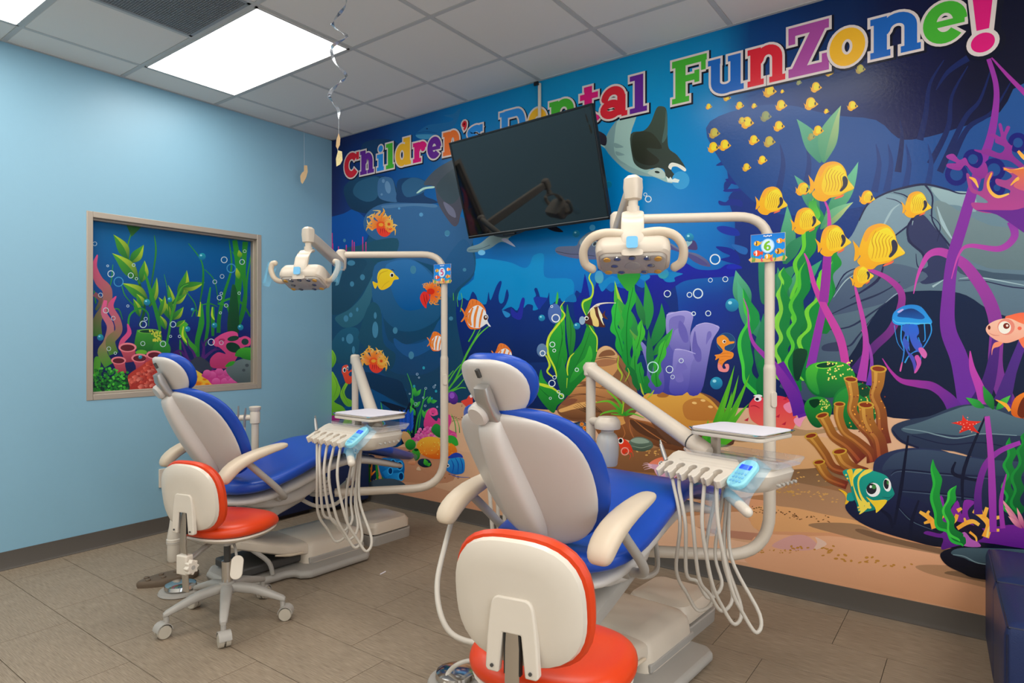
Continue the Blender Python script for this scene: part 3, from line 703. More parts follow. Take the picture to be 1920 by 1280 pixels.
# --- purple coral columns
part('purple_coral_columns', 'lavender flat-topped coral columns')
crop(1120, 540, 4.267)
S('520,830 500,640 540,520 545,420 630,420 640,500 700,520 720,830', '6A68B8', '3E3C96'); S('340,430 400,480 440,620 520,640 525,830 380,820 400,640', '8C86C8', '4844A0')
S('555,215 640,190 720,185 768,215 745,340 742,500 720,620 620,520 560,400', 'A49CD8', '5450A8'); S('720,830 750,560 745,380 790,300 860,278 930,290 978,318 920,420 890,560 830,830', 'A69ED8', '4340A0'); S('620,490 700,495 786,525 750,620 715,830 580,830 600,640', '9890D0', '4C48A8')
S('575,260 640,220 700,230 680,300 620,340 590,420', '8078C0'); S('660,260 710,320 730,420 690,430 650,340', '7068B8'); S('780,340 800,440 830,500 830,580 790,580 760,480', '6E66B4'); S('880,360 905,345 915,380 890,420 870,450', '7E76C0'); S('640,600 680,580 720,640 680,670 690,740 640,750 620,700', '7A72BE')
for q in ('555,215 640,190 720,185 768,215', '790,300 860,278 930,290 978,318', '620,490 700,495 786,525'): L(q, 5, 'C4BEE8')

# --- kelp in the centre
part('broad_leaf_kelp', 'bright green broad leaf plant with yellow edges')
crop(820, 460, 4.267)
S('1040,1200 1030,1000 1060,900 1150,780 1200,640 1240,640 1275,740 1280,850 1230,1000 1120,1120', '2F9A3A', '1E7A30'); S('1060,1100 1100,980 1180,900 1220,800 1240,900 1160,1010', '49B83E', '2A9038')
S('900,920 890,760 930,660 980,560 1000,470 1020,600 1025,760 1040,900 1000,1000 960,1040', '3DB83E', '1F7E30'); S('1040,470 1060,560 1100,660 1105,760 1080,880 1060,900 1040,740 1030,600', '3C9A44', '257A34')
S('955,1040 990,960 1000,900 1030,1000 1050,1150 1010,1230 980,1150', '2F9440', '1F6E30'); S('770,1060 800,1050 840,1110 930,1140 1000,1190 1010,1240 960,1280 930,1340 860,1280 800,1190', '38A83C', '1E7030'); S('830,990 850,1060 900,1130 840,1110 815,1060', '2F9A40'); S('960,370 970,420 955,500 960,540 945,480', '4CB84A')
S('1150,480 1170,430 1220,420 1250,340 1240,420 1220,500 1200,560 1180,540', '3C9A3A'); S('1200,560 1190,640 1230,660 1250,620', '2F8A34')
L('1020,445 985,500 1020,560 960,640 900,720 880,800 890,880 940,980 955,1050', [4, 16, 20, 8], 'C8DC3A'); L('855,865 880,900 900,960 880,1010 925,1050', [6, 18, 10], 'C4D838'); L('770,1055 800,1100 860,1120 930,1145 1010,1210', [6, 26, 6], 'C8DC3A')
L('1212,140 1235,200 1215,260 1245,330 1235,410 1170,450 1165,500 1190,560', [5, 12, 16, 6], 'BEDC3C'); L('1215,640 1240,680 1278,740 1275,850', [5, 12, 8], 'BEDC3C'); L('1095,860 1060,900 1040,980 1045,1040', [4, 16, 6], 'C8DC3A'); L('1040,1060 1035,1140', [8, 3], 'A8D038')
for q in ('985,600 1000,760 960,900', '1010,640 990,800 950,1000', '1220,690 1160,860 1060,1060', '800,1120 870,1190 940,1240', '1060,560 1070,700 1060,860'): L(q, [2, 6, 2], '1F7030')
part('wavy_kelp', 'tall rippled green kelp ribbons in the centre')
crop(1120, 540, 4.267)
leaf(360, 500, 140, -60, 110, '2A8A4A', '5CBF3A', -.08, 'B8DC40'); leaf(400, 330, 380, -60, 80, '2C8E48', '3AA04A', .05); leaf(420, 480, 515, 120, 90, '1F7A44', '2F9A48', .1); leaf(440, 540, 605, 320, 80, '1F7A40', '3AB040', .06, '58C840'); leaf(390, 420, 190, 210, 60, '2A7A48', '3A9A50')
leaf(330, 330, 150, 70, 70, '2A8A4A', '4AB044'); leaf(380, 300, 300, 20, 60, '256E44', '3A9A4A')
wavy('215,560 175,400 140,280 160,90', 66, 3, 12, '1F9A3C', '3CC04A', mid='1A7A30'); wavy('250,640 235,420 245,200 300,-60', 70, 4, 13, '1A8A38', '34B444', mid='156E2C'); wavy('320,800 300,560 340,400 355,250', 56, 3, 10, '1F8A3C', '52C83C', mid='17702E'); wavy('240,620 300,720 330,820', 50, 2, 6, '1A7A38', '1A6A34')
wavy('480,790 470,680 500,560 545,410', 62, 3, 10, '1F8A3A', '4CC03C', mid='17702E'); wavy('380,840 360,740 340,660 350,590', 52, 2, 8, '1F8A3A', '30A040', mid='17702E'); leaf(430, 700, 410, 330, 60, '23704A', '2C8048'); leaf(310, 560, 285, 380, 30, '2A9A40', '4AC040'); wavy('410,840 390,760 400,700', 46, 2, 8, '187A36', '208A3A')
crop(1040, 320, 4)
S('540,400 600,400 605,530 540,520', '44B42C', '2F9A2A'); S('470,770 640,770 600,860 545,900', '2A8A38', '3CA83A')
part('green_reeds', 'thin green branching reeds beside the first lamp post')
crop(820, 460, 4.267)
for q, w in (('70,1180 150,1060 240,860 330,720 420,640', [10, 16, 5]), ('250,770 290,700 310,650', [12, 6]), ('260,820 300,750 345,670', [14, 5]), ('85,1100 140,1010 190,950', [12, 6]), ('85,1150 170,1050 220,1000', [14, 6]), ('90,1170 160,1130 220,1060', [14, 5]), ('90,1180 180,1140 230,1140', [12, 6]), ('185,530 200,440 190,380', [8, 3]), ('165,490 160,430 170,380', [6, 2]), ('130,440 128,380', [7, 3]), ('80,1060 130,1000', [10, 4])): L(q, w, '4CA83A', '6CC83E')
part('teal_kelp', 'blue green leafy kelp behind the second lamp post')
crop(1280, 180, 3.369)
def tl(*a, **k): leaf(*a, **k)
tl(870, 420, 720, 145, 110, '3E8A70', '6FB494', .06); tl(890, 420, 1000, 60, 120, '4A9270', '86BE94', -.05, 'B8CC90'); tl(860, 760, 705, 500, 90, '2E7A5C', '62B090', .05); tl(900, 760, 1110, 415, 100, '3A8A62', '74C09A', .06); tl(870, 840, 1078, 670, 80, '3F9068', '8AC49A', -.05, 'C4CC8C'); tl(640, 1060, 660, 690, 100, '2A7A58', '66B48E', .04); tl(650, 1060, 785, 870, 80, '2A7A58', '3F9268', -.08); tl(600, 1290, 880, 1035, 110, '236E4C', '4AA880', .04); tl(560, 1280, 745, 1060, 100, '2A7A54', '3E9468', -.1)
tl(420, 1340, 335, 1100, 110, '2A8058', '66B892', -.04); S('480,1030 525,1030 530,1290 490,1280', '3A9070', '2A7A58'); tl(700, 1290, 740, 1080, 90, '3A8A64', '5AA884'); tl(640, 1300, 600, 1080, 60, '2A7A54', '4A9A74')
crop(1120, 540, 4.267)
tl(1330, 420, 1120, -60, 130, '2A8058', '5AB48E', -.05); tl(1440, 300, 1590, 10, 90, '2A7A58', '5AA886', .05); tl(1300, 700, 1330, 200, 110, '1F6A4A', '2E8A60'); tl(1450, 330, 1480, 150, 60, '3A8A6A', '5AA88A')
part('rippled_kelp', 'dark green rippled kelp with lime edges around the second lamp post')
crop(1280, 180, 3.369)
wavy('720,1500 740,1200 770,1000 830,800 830,640', 90, 4, 16, '147A3C', '2E9A54', edge='6CC83E'); wavy('880,1500 900,1240 940,1060 960,960', 90, 3, 18, '147A3A', '2A9A44', edge='6CD03E', ph=1); wavy('620,1500 640,1280 640,1080', 70, 3, 16, '187A3C', '2A9A48', edge='86D44A'); wavy('830,660 830,720 850,790', 50, 1, 8, '3FA04A', '6CC848')
crop(1120, 540, 4.267)
wavy('1330,900 1240,740 1180,600 1200,380 1230,200 1165,0', 100, 3, 20, '158040', '1F9A4C', edge='4CC848'); wavy('1500,760 1480,560 1500,300 1480,-40', 120, 4, 20, '12703A', '1A8C44', edge='86CC4A'); wavy('1600,820 1620,560 1590,300 1640,-40', 90, 4, 20, '147A3C', '1A8A40', edge='4CB848', ph=2); wavy('1680,760 1650,480 1700,200', 90, 3, 20, '106A34', '18843C'); wavy('1300,880 1330,700 1330,560', 80, 2, 12, '14703C', '1A8444')
crop(1480, 500, 3.555)
wavy('20,760 40,500 60,260 110,-40', 90, 4, 20, '127038', '1E8E48', edge='5CC43E'); wavy('100,760 120,520 190,260 290,-40', 100, 4, 24, '127A38', '229A48', edge='7CD040', ph=1.5); S('30,560 120,560 90,680 60,760 30,720', '1A4A30', '143C30')
part('bladed_grass', 'spiky lime green grass blades on the sand')
crop(1000, 640, 3.84)
for x0, y0, x1, y1, w, b in ((1230, 770, 1450, 170, 46, .03), (1260, 760, 1480, 240, 36, .05), (1290, 760, 1560, 230, 42, .03), (1250, 770, 1400, 340, 40, .04), (1330, 740, 1560, 440, 36, -.03), (1290, 740, 1490, 440, 34, .04), (1260, 760, 1500, 650, 40, -.04), (1210, 770, 1260, 560, 40, .03), (1240, 770, 1490, 660, 46, .05), (1310, 700, 1430, 360, 30, .04)): leaf(x0, y0, x1, y1, w, '2E8E28', '6CC030', b)
part('curly_grass', 'curling green grass tuft on the brown rocks')
crop(1000, 640, 3.84)
for q, w in (('650,530 600,470 540,430 450,440', [24, 20, 4]), ('650,530 620,440 530,350', [24, 18, 4]), ('650,530 600,500 520,510 480,530', [22, 16, 4]), ('660,525 700,490 760,490', [24, 14, 3]), ('660,530 720,520 800,550', [22, 12, 3]), ('650,520 640,460 660,440', [20, 10, 3]), ('660,525 600,525 560,520', [18, 10, 3])): L(q, w, '2A8A2E', '7CC83A')
for q, w in (('640,520 650,450 630,400', [6, 9, 3]),): L(q, w, 'A8BC3A')
for q, w in (('615,100 610,180 640,240 625,290', [6, 14, 4]), ('680,190 690,230 660,290', [4, 8, 3]), ('770,300 785,360 800,390', [5, 14, 4]), ('870,350 850,380 820,410', [4, 14, 3])): part('seaweed_sprig'); L(q, w, 'A8BC3A')
part('rock_moss')
for i in range(14): L([(380+i*9, 510), (330+i*12-40, 470-(i % 4)*10)], [3, 2], '2A2A20', k=1)
part('seahorse', 'orange seahorse with a bubble around its head')
crop(1120, 540, 4.267)
E(1031, 433, 76, 76, '26507C'); RG(1031, 433, 75, 3, '4A7CA4')
S('958,400 985,380 1010,375 1045,400 1060,425 1095,425 1093,440 1060,448 1035,460 1020,470 1025,495 1088,518 1080,560 1040,575 1010,600 1000,630 1010,645 1030,640 1020,610 1050,608 1052,650 1030,668 990,665 965,640 965,600 975,560 945,575 950,550 940,535 985,525 1005,500 985,470 960,440', 'F0982C', 'EE8A3A'); S('965,610 975,600 1000,630 1010,645 1030,640 1020,612 1050,608 1055,640 1040,668 1000,670 970,655', 'EE8F90'); E(1016, 427, 14, 14, 'F8ECE0'); E(1018, 428, 9, 9, '5A2A18')
for q in ('985,530 1020,520 1080,520', '980,550 1020,545 1075,550', '975,580 1010,572', '968,610 1000,600'): L(q, [2, 4, 2], 'C8641C')
part('puffer_fish', 'round red puffer fish with pink fins')
crop(1120, 540, 4.267)
S('1215,930 1250,880 1270,860 1310,865 1340,880 1440,860 1520,880 1570,930 1590,1010 1580,1100 1530,1160 1470,1175 1400,1150 1320,1110 1240,1060 1215,1000', 'D83A50', 'E8705A'); S('1495,930 1580,900 1588,950 1545,1000 1500,970', 'EE8AA8'); S('1580,1040 1670,1018 1640,1070 1620,1110 1580,1080', 'F09AB8'); E(1285, 885, 30, 22, 'F0E8EC'); E(1280, 888, 14, 12, '1A1A28'); E(1425, 915, 14, 24, 'F0D8E0')
for x, y in ((1500, 880), (1595, 1000), (1440, 1020), (1490, 1080), (1540, 1150), (1475, 1160), (1190, 1048)): S(f'{x-16},{y+10} {x+22},{y-14} {x+14},{y+16}', 'C02C44', k=1)
L('1225,945 1260,940 1300,960', [3, 8, 3], 'A82438'); S('1250,860 1290,850 1320,860 1310,868 1270,866', 'F4F0F4')

# --- tentacles
part('purple_tentacles', 'long curling purple and magenta tentacles')
crop(1480, 500, 3.555)
for q, w, a, b in (('1700,1500 1500,1000 1380,700 1380,400 1320,200 1200,20 1120,-50 1010,-100 930,-80 880,0 850,80 828,180', [130, 100, 90, 70, 50, 24, 4], '5A2F88', 'D050B0'), ('1200,980 1140,640 1060,420 1060,200 1090,-60 1160,-300 1255,-619 1337,-846 1376,-1059 1376,-1219 1322,-1404', [140, 110, 84, 76, 60, 40, 30], '6A2F9A', '9A3A9E'), ('1120,980 1060,880 960,800 860,780 750,760 680,700 620,610', [120, 60, 50, 24, 4], '5A2A90', 'B83AA0'),
                   ('140,680 190,440 230,250 250,60 260,-100', [60, 54, 42, 30], '8A3AA8', 'B0419E'), ('380,680 340,480 240,280 170,130 130,-20 100,-90', [54, 56, 40, 24, 8], 'C044A0', 'C850A8'), ('430,700 560,540 680,420 745,260 740,160 660,80 560,30 480,0', [60, 56, 52, 44, 30, 14], '3A2470', 'C448A8'), ('480,760 510,560 500,400 460,220 435,120', [70, 44, 34, 26, 8], 'A840A8', 'C850A4'), ('530,790 550,640 530,520 480,420', [40, 22, 14, 4], '5C3AA8', 'C050A8'),
                   ('1260,920 1330,760 1370,560 1385,400', [130, 90, 60, 50], '3A2068', '5A2A88'), ('1420,900 1480,700 1540,540 1620,340', [120, 70, 60, 50], '4A2A7A', '5A308E'), ('1360,1500 1340,1100 1280,840 1220,680 1205,560', [80, 90, 66, 40, 5], 'A03CA8', 'C048A8'), ('-60,640 0,760 50,880 90,1000', [50, 76, 60], '6A2A9A', '6A30A0'), ('1480,-300 1500,-200 1400,-120 1200,-140 1130,-80 1080,80', [60, 50, 40, 26, 14, 5], '8A3A9E', 'C850A8')): L(q, w, a, b, k=8)
crop(1200, 0, 2.667)
L('1755,285 1850,390 1960,500', [6, 20, 30], 'A03A9C')
crop(1120, 540, 4.267)
L('1170,80 1205,180 1215,320 1250,440 1340,540 1420,620 1500,740 1580,880 1620,1010', [4, 14, 24, 40, 60, 90, 110], 'C04AB0', '5A2A9A', k=8)
crop(1280, 180, 3.369)
L('885,640 920,720 928,830', [8, 16, 30], 'C44AA8'); L('915,1000 905,1150 890,1300', [50, 60, 60], '9A3AA0')
part('magenta_coral', 'magenta branching coral with orange edges at the right edge')
crop(1560, 200, 3.556)
for x, y, r in ((830, 450, 60), (940, 350, 50), (1080, 420, 60), (1240, 240, 50), (1100, 540, 40)): RG(x, y, r, 34, '1C2078')
S('765,325 810,315 850,355 890,340 920,390 980,410 1020,370 1040,440 1000,480 940,450 890,390 850,425 770,405 770,380 830,375 770,345', 'A0409A', '8A348E'); S('950,285 1000,290 1040,280 1120,310 1150,270 1090,240 1085,210 1035,190 1080,180 1125,200 1110,120 1130,115 1145,170 1165,130 1188,140 1160,210 1200,260 1215,220 1200,310 1270,380 1300,420 1300,470 1240,400 1180,360 1120,350 1040,325 960,298', '9A3C98', '7E3088')
S('895,450 920,460 940,540 1000,560 1020,470 1060,430 1075,450 1040,520 1060,580 1140,600 1190,560 1100,520 1095,480 1160,490 1200,460 1150,420 1145,402 1240,410 1320,400 1320,700 1200,690 1060,710 960,690 930,640 1040,640 980,590 920,560', '9A4888', 'B04A8E')
for q, w in (('915,470 950,490 975,540', [8, 24, 6]), ('1065,440 1040,510 1060,570 1110,600 1180,580', [10, 20, 24, 10]), ('1145,410 1200,430 1280,415', [8, 24, 26]), ('1190,525 1240,480 1300,470', [6, 24, 30]), ('1240,295 1270,330 1300,360', [18, 26, 20])): L(q, w, 'F0A040', 'F4C060')
S('1140,420 1200,440 1250,480 1210,530 1300,560 1320,470 1320,410 1220,420', 'D87840', 'C8607A'); S('960,690 1100,720 1280,840 1320,860 1320,680 1200,690', '6A2C8E')
part('jellyfish', 'glowing blue jellyfish with pink frilled arms')
crop(1480, 500, 3.555)
for q, w in (('750,380 745,480 765,560 740,690', [8, 10, 6]), ('700,390 720,500 760,560', [4, 5, 3]), ('900,380 905,480 890,500', [7, 8, 4]), ('940,370 945,440 890,540 830,570', [8, 8, 5]), ('800,390 790,480 800,560', [10, 12, 6]), ('860,470 880,540 875,640', [5, 6, 4]), ('770,640 800,590 860,550', [10, 8, 4])): L(q, w, '2E9FE0', '3A78D0')
S('760,390 800,385 800,450 770,470 800,510 790,560 830,600 850,680 835,705 820,640 780,560 755,500 770,440 750,420', '2F6AC8', '5A4AB0'); S('800,385 850,385 865,440 850,470 885,520 880,570 850,560 820,520 800,460', '2A6CD0', '4A5CC0'); S('860,545 890,540 918,580 905,610 880,590', 'D06AB0'); S('835,600 860,590 880,640 850,700 832,705 850,650', 'C85AA8'); S('735,690 748,640 755,640 745,695', 'D060A8')
S('685,350 700,300 760,262 820,252 880,268 930,330 952,365 940,382 900,375 850,388 800,375 750,390 700,380', '2A86D0', '2E9CE0'); S('720,330 760,290 830,280 900,330 880,350 800,340', '153A78', '1A5CA8'); S('720,300 750,282 762,286 735,306', 'B8B0E0'); L('690,350 720,372 800,376 880,378 945,376', [4, 10, 4], '5CC0F0')
part('pink_fish', 'pink big-eyed fish at the right edge of the mural')
crop(1480, 500, 3.555)
S('1440,345 1480,320 1560,305 1620,330 1660,420 1600,470 1540,440', 'E86A4A', 'F08A5A'); S('1370,505 1425,500 1400,530 1360,545 1350,590 1350,545', 'F09070'); S('1520,460 1564,470 1610,540 1560,540', 'EE7A54')
S('1310,410 1340,375 1400,350 1470,345 1530,370 1600,400 1640,440 1580,460 1500,495 1440,508 1380,490 1325,450', 'F2BCA4', 'F0A890'); E(1332, 405, 9, 14, '6A2820'); E(1445, 400, 58, 54, 'E08A78'); E(1435, 405, 42, 42, 'F6E4D8'); E(1447, 394, 22, 20, '7A2A1C'); E(1452, 392, 8, 8, 'F0D8D0'); L('1330,440 1360,455 1400,458', [2, 5, 2], 'D08070'); E(1535, 410, 14, 12, 'E86A50')
S('1640,400 1740,340 1720,430 1760,500 1650,460', 'EE7A54')

# --- sponges and tube corals
part('green_sponge', 'round green barrel sponges with yellow spots')
crop(1480, 500, 3.555)
S('105,720 130,660 200,635 300,630 380,645 430,700 440,760 400,840 300,870 180,860 120,800', '2FA03A', '10663A'); S('110,700 140,660 200,640 180,740 200,850 130,800', '58C040', '1F8A40'); E(245, 655, 72, 24, '7CD048', rot=-5); E(245, 655, 64, 17, '0F4A34', rot=-5)
S('290,900 330,820 420,780 500,780 560,830 585,900 580,1000 520,1070 400,1080 310,1020', '1F8A40', '0E5A34'); S('300,900 340,830 440,790 400,900 420,1060 330,1010', '2F9A40', '146A38'); S('455,800 500,780 540,830 500,870 450,830', '0F4A30'); S('100,940 130,880 200,865 260,890 285,950 260,1020 200,1072 140,1040', '2F9A3A', '0F5A34'); S('135,890 190,880 205,905 170,940 140,920', '0C4028')
rp = random.Random(5)
for _ in range(40): E(rp.uniform(255, 420), rp.uniform(640, 760)-20+abs(rp.gauss(0, 10)), 6, 6, 'E8DC7A', n=7)
for _ in range(30): E(rp.uniform(470, 575), rp.uniform(850, 980), 5, 5, 'D8DC70', n=7)
for _ in range(22): E(rp.uniform(205, 270), rp.uniform(885, 960), 5, 5, 'D8DC70', n=7)
part('tube_coral', 'rusty orange tube corals with open mouths')
def tubec(q, w, top):
    L(q, w, 'B07A34', '742C26', k=8); x, y = pp(q)[0]; r = w[0]*.5
    L([(p[0]-r*.35, p[1]) for p in pp(q)], [v*.25 for v in w], 'D0A04C', '9A4430', k=8)
    E(x, y, r*1.12, r*.5, 'C8A040', rot=top); E(x, y, r*.85, r*.32, '8A3A20', rot=top)
tubec('595,680 590,780 570,860 610,960 620,1080 640,1180', [100, 76, 70, 76, 84], 5)
tubec('410,750 430,860 420,960 480,1050 560,1130 610,1240', [84, 66, 64, 80, 100], 5)
tubec('335,915 330,1000 370,1100 450,1160 540,1240 560,1300', [70, 60, 56, 66, 90], 0)
tubec('510,920 520,1020 560,1100 600,1160 620,1300', [100, 90, 84, 90, 100], 3)
tubec('220,990 260,1060 300,1130 400,1200 480,1290', [80, 64, 66, 70, 90], -15)
tubec('145,1125 190,1180 240,1250 300,1340 420,1370', [80, 60, 60, 56, 60], -12); tubec('335,1230 370,1300 430,1340 520,1370', [90, 80, 64, 60], -8)
crop(1480, 780, 3.048)
tubec('170,262 200,320 240,360 330,395', [64, 50, 46, 46], -8)
crop(1480, 500, 3.555)
for _ in range(46):
    x = rp.uniform(400, 640); y = rp.uniform(760, 1120); E(x, y, 5, 5, 'F0A040' if rp.random() < .6 else '8A4030', n=7)

# --- dark layered rocks, lower right
part('dark_slab_rocks', 'dark blue grey stacked slab rocks at the lower right')
crop(1480, 780, 3.048)
S('320,520 360,470 460,430 640,420 900,430 1400,430 1400,760 900,750 700,710 500,650 380,590', '232C52', '0F1220'); S('480,290 500,240 580,200 700,180 860,190 1000,230 1400,260 1400,560 900,520 700,470 560,420 490,340', '2F3A5C', '1C2644', k=3); S('600,215 740,190 900,205 1100,245 1400,270 1400,340 1000,330 840,320 700,310 590,330 530,300', '3F5068', '2F3C58'); S('540,310 700,305 860,320 1180,350 1180,460 900,460 700,430 580,400', '2C3856', '222C4A')
S('585,90 600,50 680,20 800,0 900,-40 1000,-66 1140,-66 1300,-20 1400,20 1400,240 1100,240 940,200 740,180 640,150', '34445C', '27324E', k=3); S('640,70 760,30 920,-30 1020,-60 1140,-50 1280,0 1400,40 1400,110 1100,100 960,110 820,95 700,100', '5C7480', '4A6070'); L('650,70 760,85 860,110 960,125 1100,100 1300,110', [4, 8, 4], '7C949C'); L('590,80 640,140 740,180', [6, 14, 10], '1C2444'); L('700,110 900,160 1100,150 1300,190', [4, 8, 4], '1C2444')
for q in ('580,330 640,305 860,325 1180,350', '640,420 860,440 1090,470', '620,510 700,590 820,640'): L(q, [3, 7, 3], '141A38'); L([(x, y+9) for x, y in pp(q)], [2, 4, 2], '55687C')
for q in ('500,520 570,570 590,640', '680,110 640,400 600,620', '1120,0 1000,300 990,480', '740,480 700,600 690,700', '950,260 940,330 1090,370'): L(q, [10, 22, 14], '131A34')
S('862,800 880,770 940,752 1086,748 1400,760 1400,940 1086,928 980,890 900,850', '12162C', '0A0C1A'); S('925,785 960,755 1086,752 1400,770 1400,850 1080,835 1000,810', '4A606C', '3A4E5C'); L('935,790 1000,800 1080,838 1200,850', [4, 7, 4], '7C949C')
part('starfish', 'small red starfish on the dark slab rock')
crop(1480, 500, 3.555)
S('1155,985 1185,1025 1280,1030 1225,1060 1268,1110 1195,1085 1130,1110 1155,1060 1078,1040 1150,1025', 'E03A2C', 'CC2C22', k=2)
for i in range(5):
    a = -pi/2+i*2*pi/5+.1
    for r in (20, 40, 60): E(1182+r*cos(a)*1.1, 1055+r*sin(a)*.85, 4, 4, 'F4A08A', n=6)
part('orange_leaf_coral', 'orange fan leaves behind the dark slab')
crop(1480, 500, 3.555)
leaf(1300, 940, 1175, 870, 50, '1F7A3A', '3CB04A'); leaf(1360, 950, 1290, 790, 60, '146A30', '2F9A40'); leaf(1380, 950, 1475, 855, 50, '1F8A3A', '58C050'); S('1480,980 1500,880 1580,830 1700,800 1700,1000 1560,1010', 'E88A2C', 'C85A1C'); S('1520,980 1545,890 1600,850 1570,1000', '6A2A14'); L('1375,885 1440,920 1470,960', [4, 26, 20], 'F0A838')
part('lower_coral_garden', 'orange and purple coral clump with green kelp above the navy bench')
crop(1480, 780, 3.048)
S('860,460 880,470 900,560 960,480 985,560 1000,480 1060,490 1020,540 1040,600 1100,640 1300,620 1400,700 1400,760 1100,720 960,740 870,760 880,700 840,690 770,670 790,655 860,670 880,650 820,620 890,620 850,560', '8A2F9E', '5A2080'); S('900,580 960,600 1100,640 1100,700 980,730 930,690', '1E1430')
for q, w in (('830,640 810,590 745,545', [34, 30, 16]), ('810,600 790,560 800,540', [22, 12]), ('800,600 770,610', [22, 12]), ('1120,690 1140,620 1100,570 1050,540', [44, 34, 30, 20]), ('1110,580 1130,520', [26, 20]), ('1140,640 1160,590 1205,575', [34, 24, 18]), ('1150,650 1200,650', [20, 16]), ('1100,560 1090,520', [22, 16]), ('960,640 1010,610 1050,600 1085,620', [22, 26, 18]), ('1010,610 1000,580', [18, 10]), ('960,560 940,600 900,590', [20, 24, 14]), ('960,540 985,525', [24, 16]), ('880,580 860,560', [24, 12]), ('1030,660 1065,690 1070,720', [14, 12, 8])): L(q, w, 'F0A03A', 'F4B850')
L('1130,690 1140,640 1165,600', [14, 10, 4], 'F8CC70'); E(905, 640, 14, 24, 'F09070', rot=-20); S('960,700 1000,660 1040,700 1080,720 1090,745 1000,740', 'B060B0')
wavy('1000,735 920,660 850,580 840,400 820,245', 56, 4, 10, '0E6A34', '24A040', edge='2FB044'); wavy('980,710 920,620 910,500 955,395', 50, 3, 10, '106A34', '24A040', edge='44C048'); wavy('1270,570 1250,440 1260,280 1258,120', 56, 4, 14, '0E5A30', '1A8A3A', edge='1F9A40'); wavy('1310,560 1300,400 1340,200 1345,90', 60, 4, 14, '0C5A30', '18803A', edge='1A8A3A')
for x0, y0, x1, y1 in ((1330, 640, 1200, 455), (1330, 640, 1230, 520), (1330, 640, 1250, 570), (1340, 640, 1300, 520), (1350, 640, 1370, 500)): leaf(x0, y0, x1, y1, 26, 'A0407A', 'E8A0A8')
L('1080,560 1080,420 1120,280 1200,200 1320,150', [50, 40, 36, 30, 24], '4A2478', 'A03CA8'); L('1165,660 1160,440 1150,200 1130,0', [40, 44, 36, 30], '8A34A0', 'B048A8'); L('1220,640 1210,480 1240,330', [30, 24, 6], '9A3AA0')

# --- the fish
def bfish(cx, cy, w, rot=0, faded=0, detail=True):
    r = radians(rot); o = A.o; sc = w
    def T(s): return [(cx+(x*cos(r)-y*sin(r))*sc, cy+(x*sin(r)+y*cos(r))*sc) for x, y in pp(s)]
    mixc = (lambda c: tuple(int(a*(1-faded)+b*faded) for a, b in zip([int(c[i:i+2], 16) for i in (0, 2, 4)], (90, 130, 150))))
    S(T('-.36,.06 -.48,-.08 -.5,-.1 -.45,.1 -.46,.3 -.36,.2'), mixc('EBA92A'), k=3)
    S(T('-.38,.1 -.3,-.2 -.2,-.36 0,-.44 .18,-.4 .3,-.26 .36,-.08 .5,.08 .48,.14 .36,.2 .2,.3 0,.36 -.1,.44 -.28,.42 -.4,.3 -.34,.2'), mixc('F0BC2C'), mixc('E8A828'))
    if not detail:
        S(T('-.2,.1 -.1,-.25 .1,-.36 .25,-.2 .3,.05 .15,.2 -.1,.25'), mixc('F6D436'), k=3); E(*T('.3,.04')[0], .06*sc, .12*sc, mixc('3A3640'), rot=rot+10, n=10); return
    S(T('-.2,.1 -.14,-.16 0,-.3 .16,-.36 .28,-.24 .36,-.06 .5,.08 .48,.13 .36,.18 .2,.26 0,.3 -.14,.26'), mixc('F6D83C'), mixc('ECC030'))
    S(T('-.3,-.18 -.2,-.36 0,-.44 .16,-.4 0,-.37 -.14,-.28 -.24,-.08'), mixc('F2A63C'))
    for i in range(6):
        x = -.12+i*.065; L(T(f'{x+.06},{-.3+.02*i} {x-.01},{-.12} {x+.03},{.05} {x},{.24-.01*i}'), [sc*.008, sc*.016, sc*.008], 'C88A28')
    S(T('.14,.33 .3,.26 .26,.32 .1,.38'), 'EE7050', k=2)
    S(T('.24,-.1 .3,-.14 .36,-.06 .36,.04 .32,.12 .24,.2 .2,.18 .26,.06'), '3A3A50', k=3)
    L(T('.4,.02 .46,.06 .5,.1'), [sc*.01, sc*.03, sc*.01], 'E8C860')
crop(1280, 180, 3.369)
for x, y, w, r in ((938, 540, 290, 4), (560, 662, 206, 4), (760, 588, 96, 5), (775, 788, 190, -4), (950, 912, 222, -6), (1238, 950, 330, 2), (1165, 640, 102, 2), (1130, 1138, 150, -14)):
    part('butterflyfish', 'large yellow butterflyfish of the school'); bfish(x, y, w, r)
crop(1560, 200, 3.556)
part('butterflyfish', 'yellow butterflyfish in front of the grey rock'); bfish(562, 652, 200, 0)
crop(1280, 180, 3.369)
for x, y, w, f in ((165, 66, 42, 0), (280, 10, 50, .1), (360, 60, 56, 0), (452, 62, 38, 0), (622, 58, 76, 0), (810, 48, 90, 0), (908, 96, 36, 0), (1072, 62, 70, 0), (408, 168, 84, 0), (375, 155, 50, .2), (525, 128, 74, .6), (608, 190, 74, 0), (200, 234, 74, .3), (194, 324, 76, 0), (266, 310, 78, 0), (450, 278, 70, 0), (548, 288, 78, .3), (504, 404, 62, 0), (404, 450, 58, .1), (855, 218, 72, 0), (812, 258, 52, .5)):
    part('small_butterflyfish', 'small yellow butterflyfish of the distant school'); bfish(x, y, w, -8, f, False)
crop(1200, 0, 2.667)
for x, y, w, f in ((947, 362, 44, .2), (1102, 345, 52, .4), (795, 412, 30, .6), (712, 457, 22, 0), (648, 455, 70, .05), (880, 436, 58, 0)):
    part('small_butterflyfish', 'small yellow butterflyfish of the distant school'); bfish(x, y, w, -8, f, False)
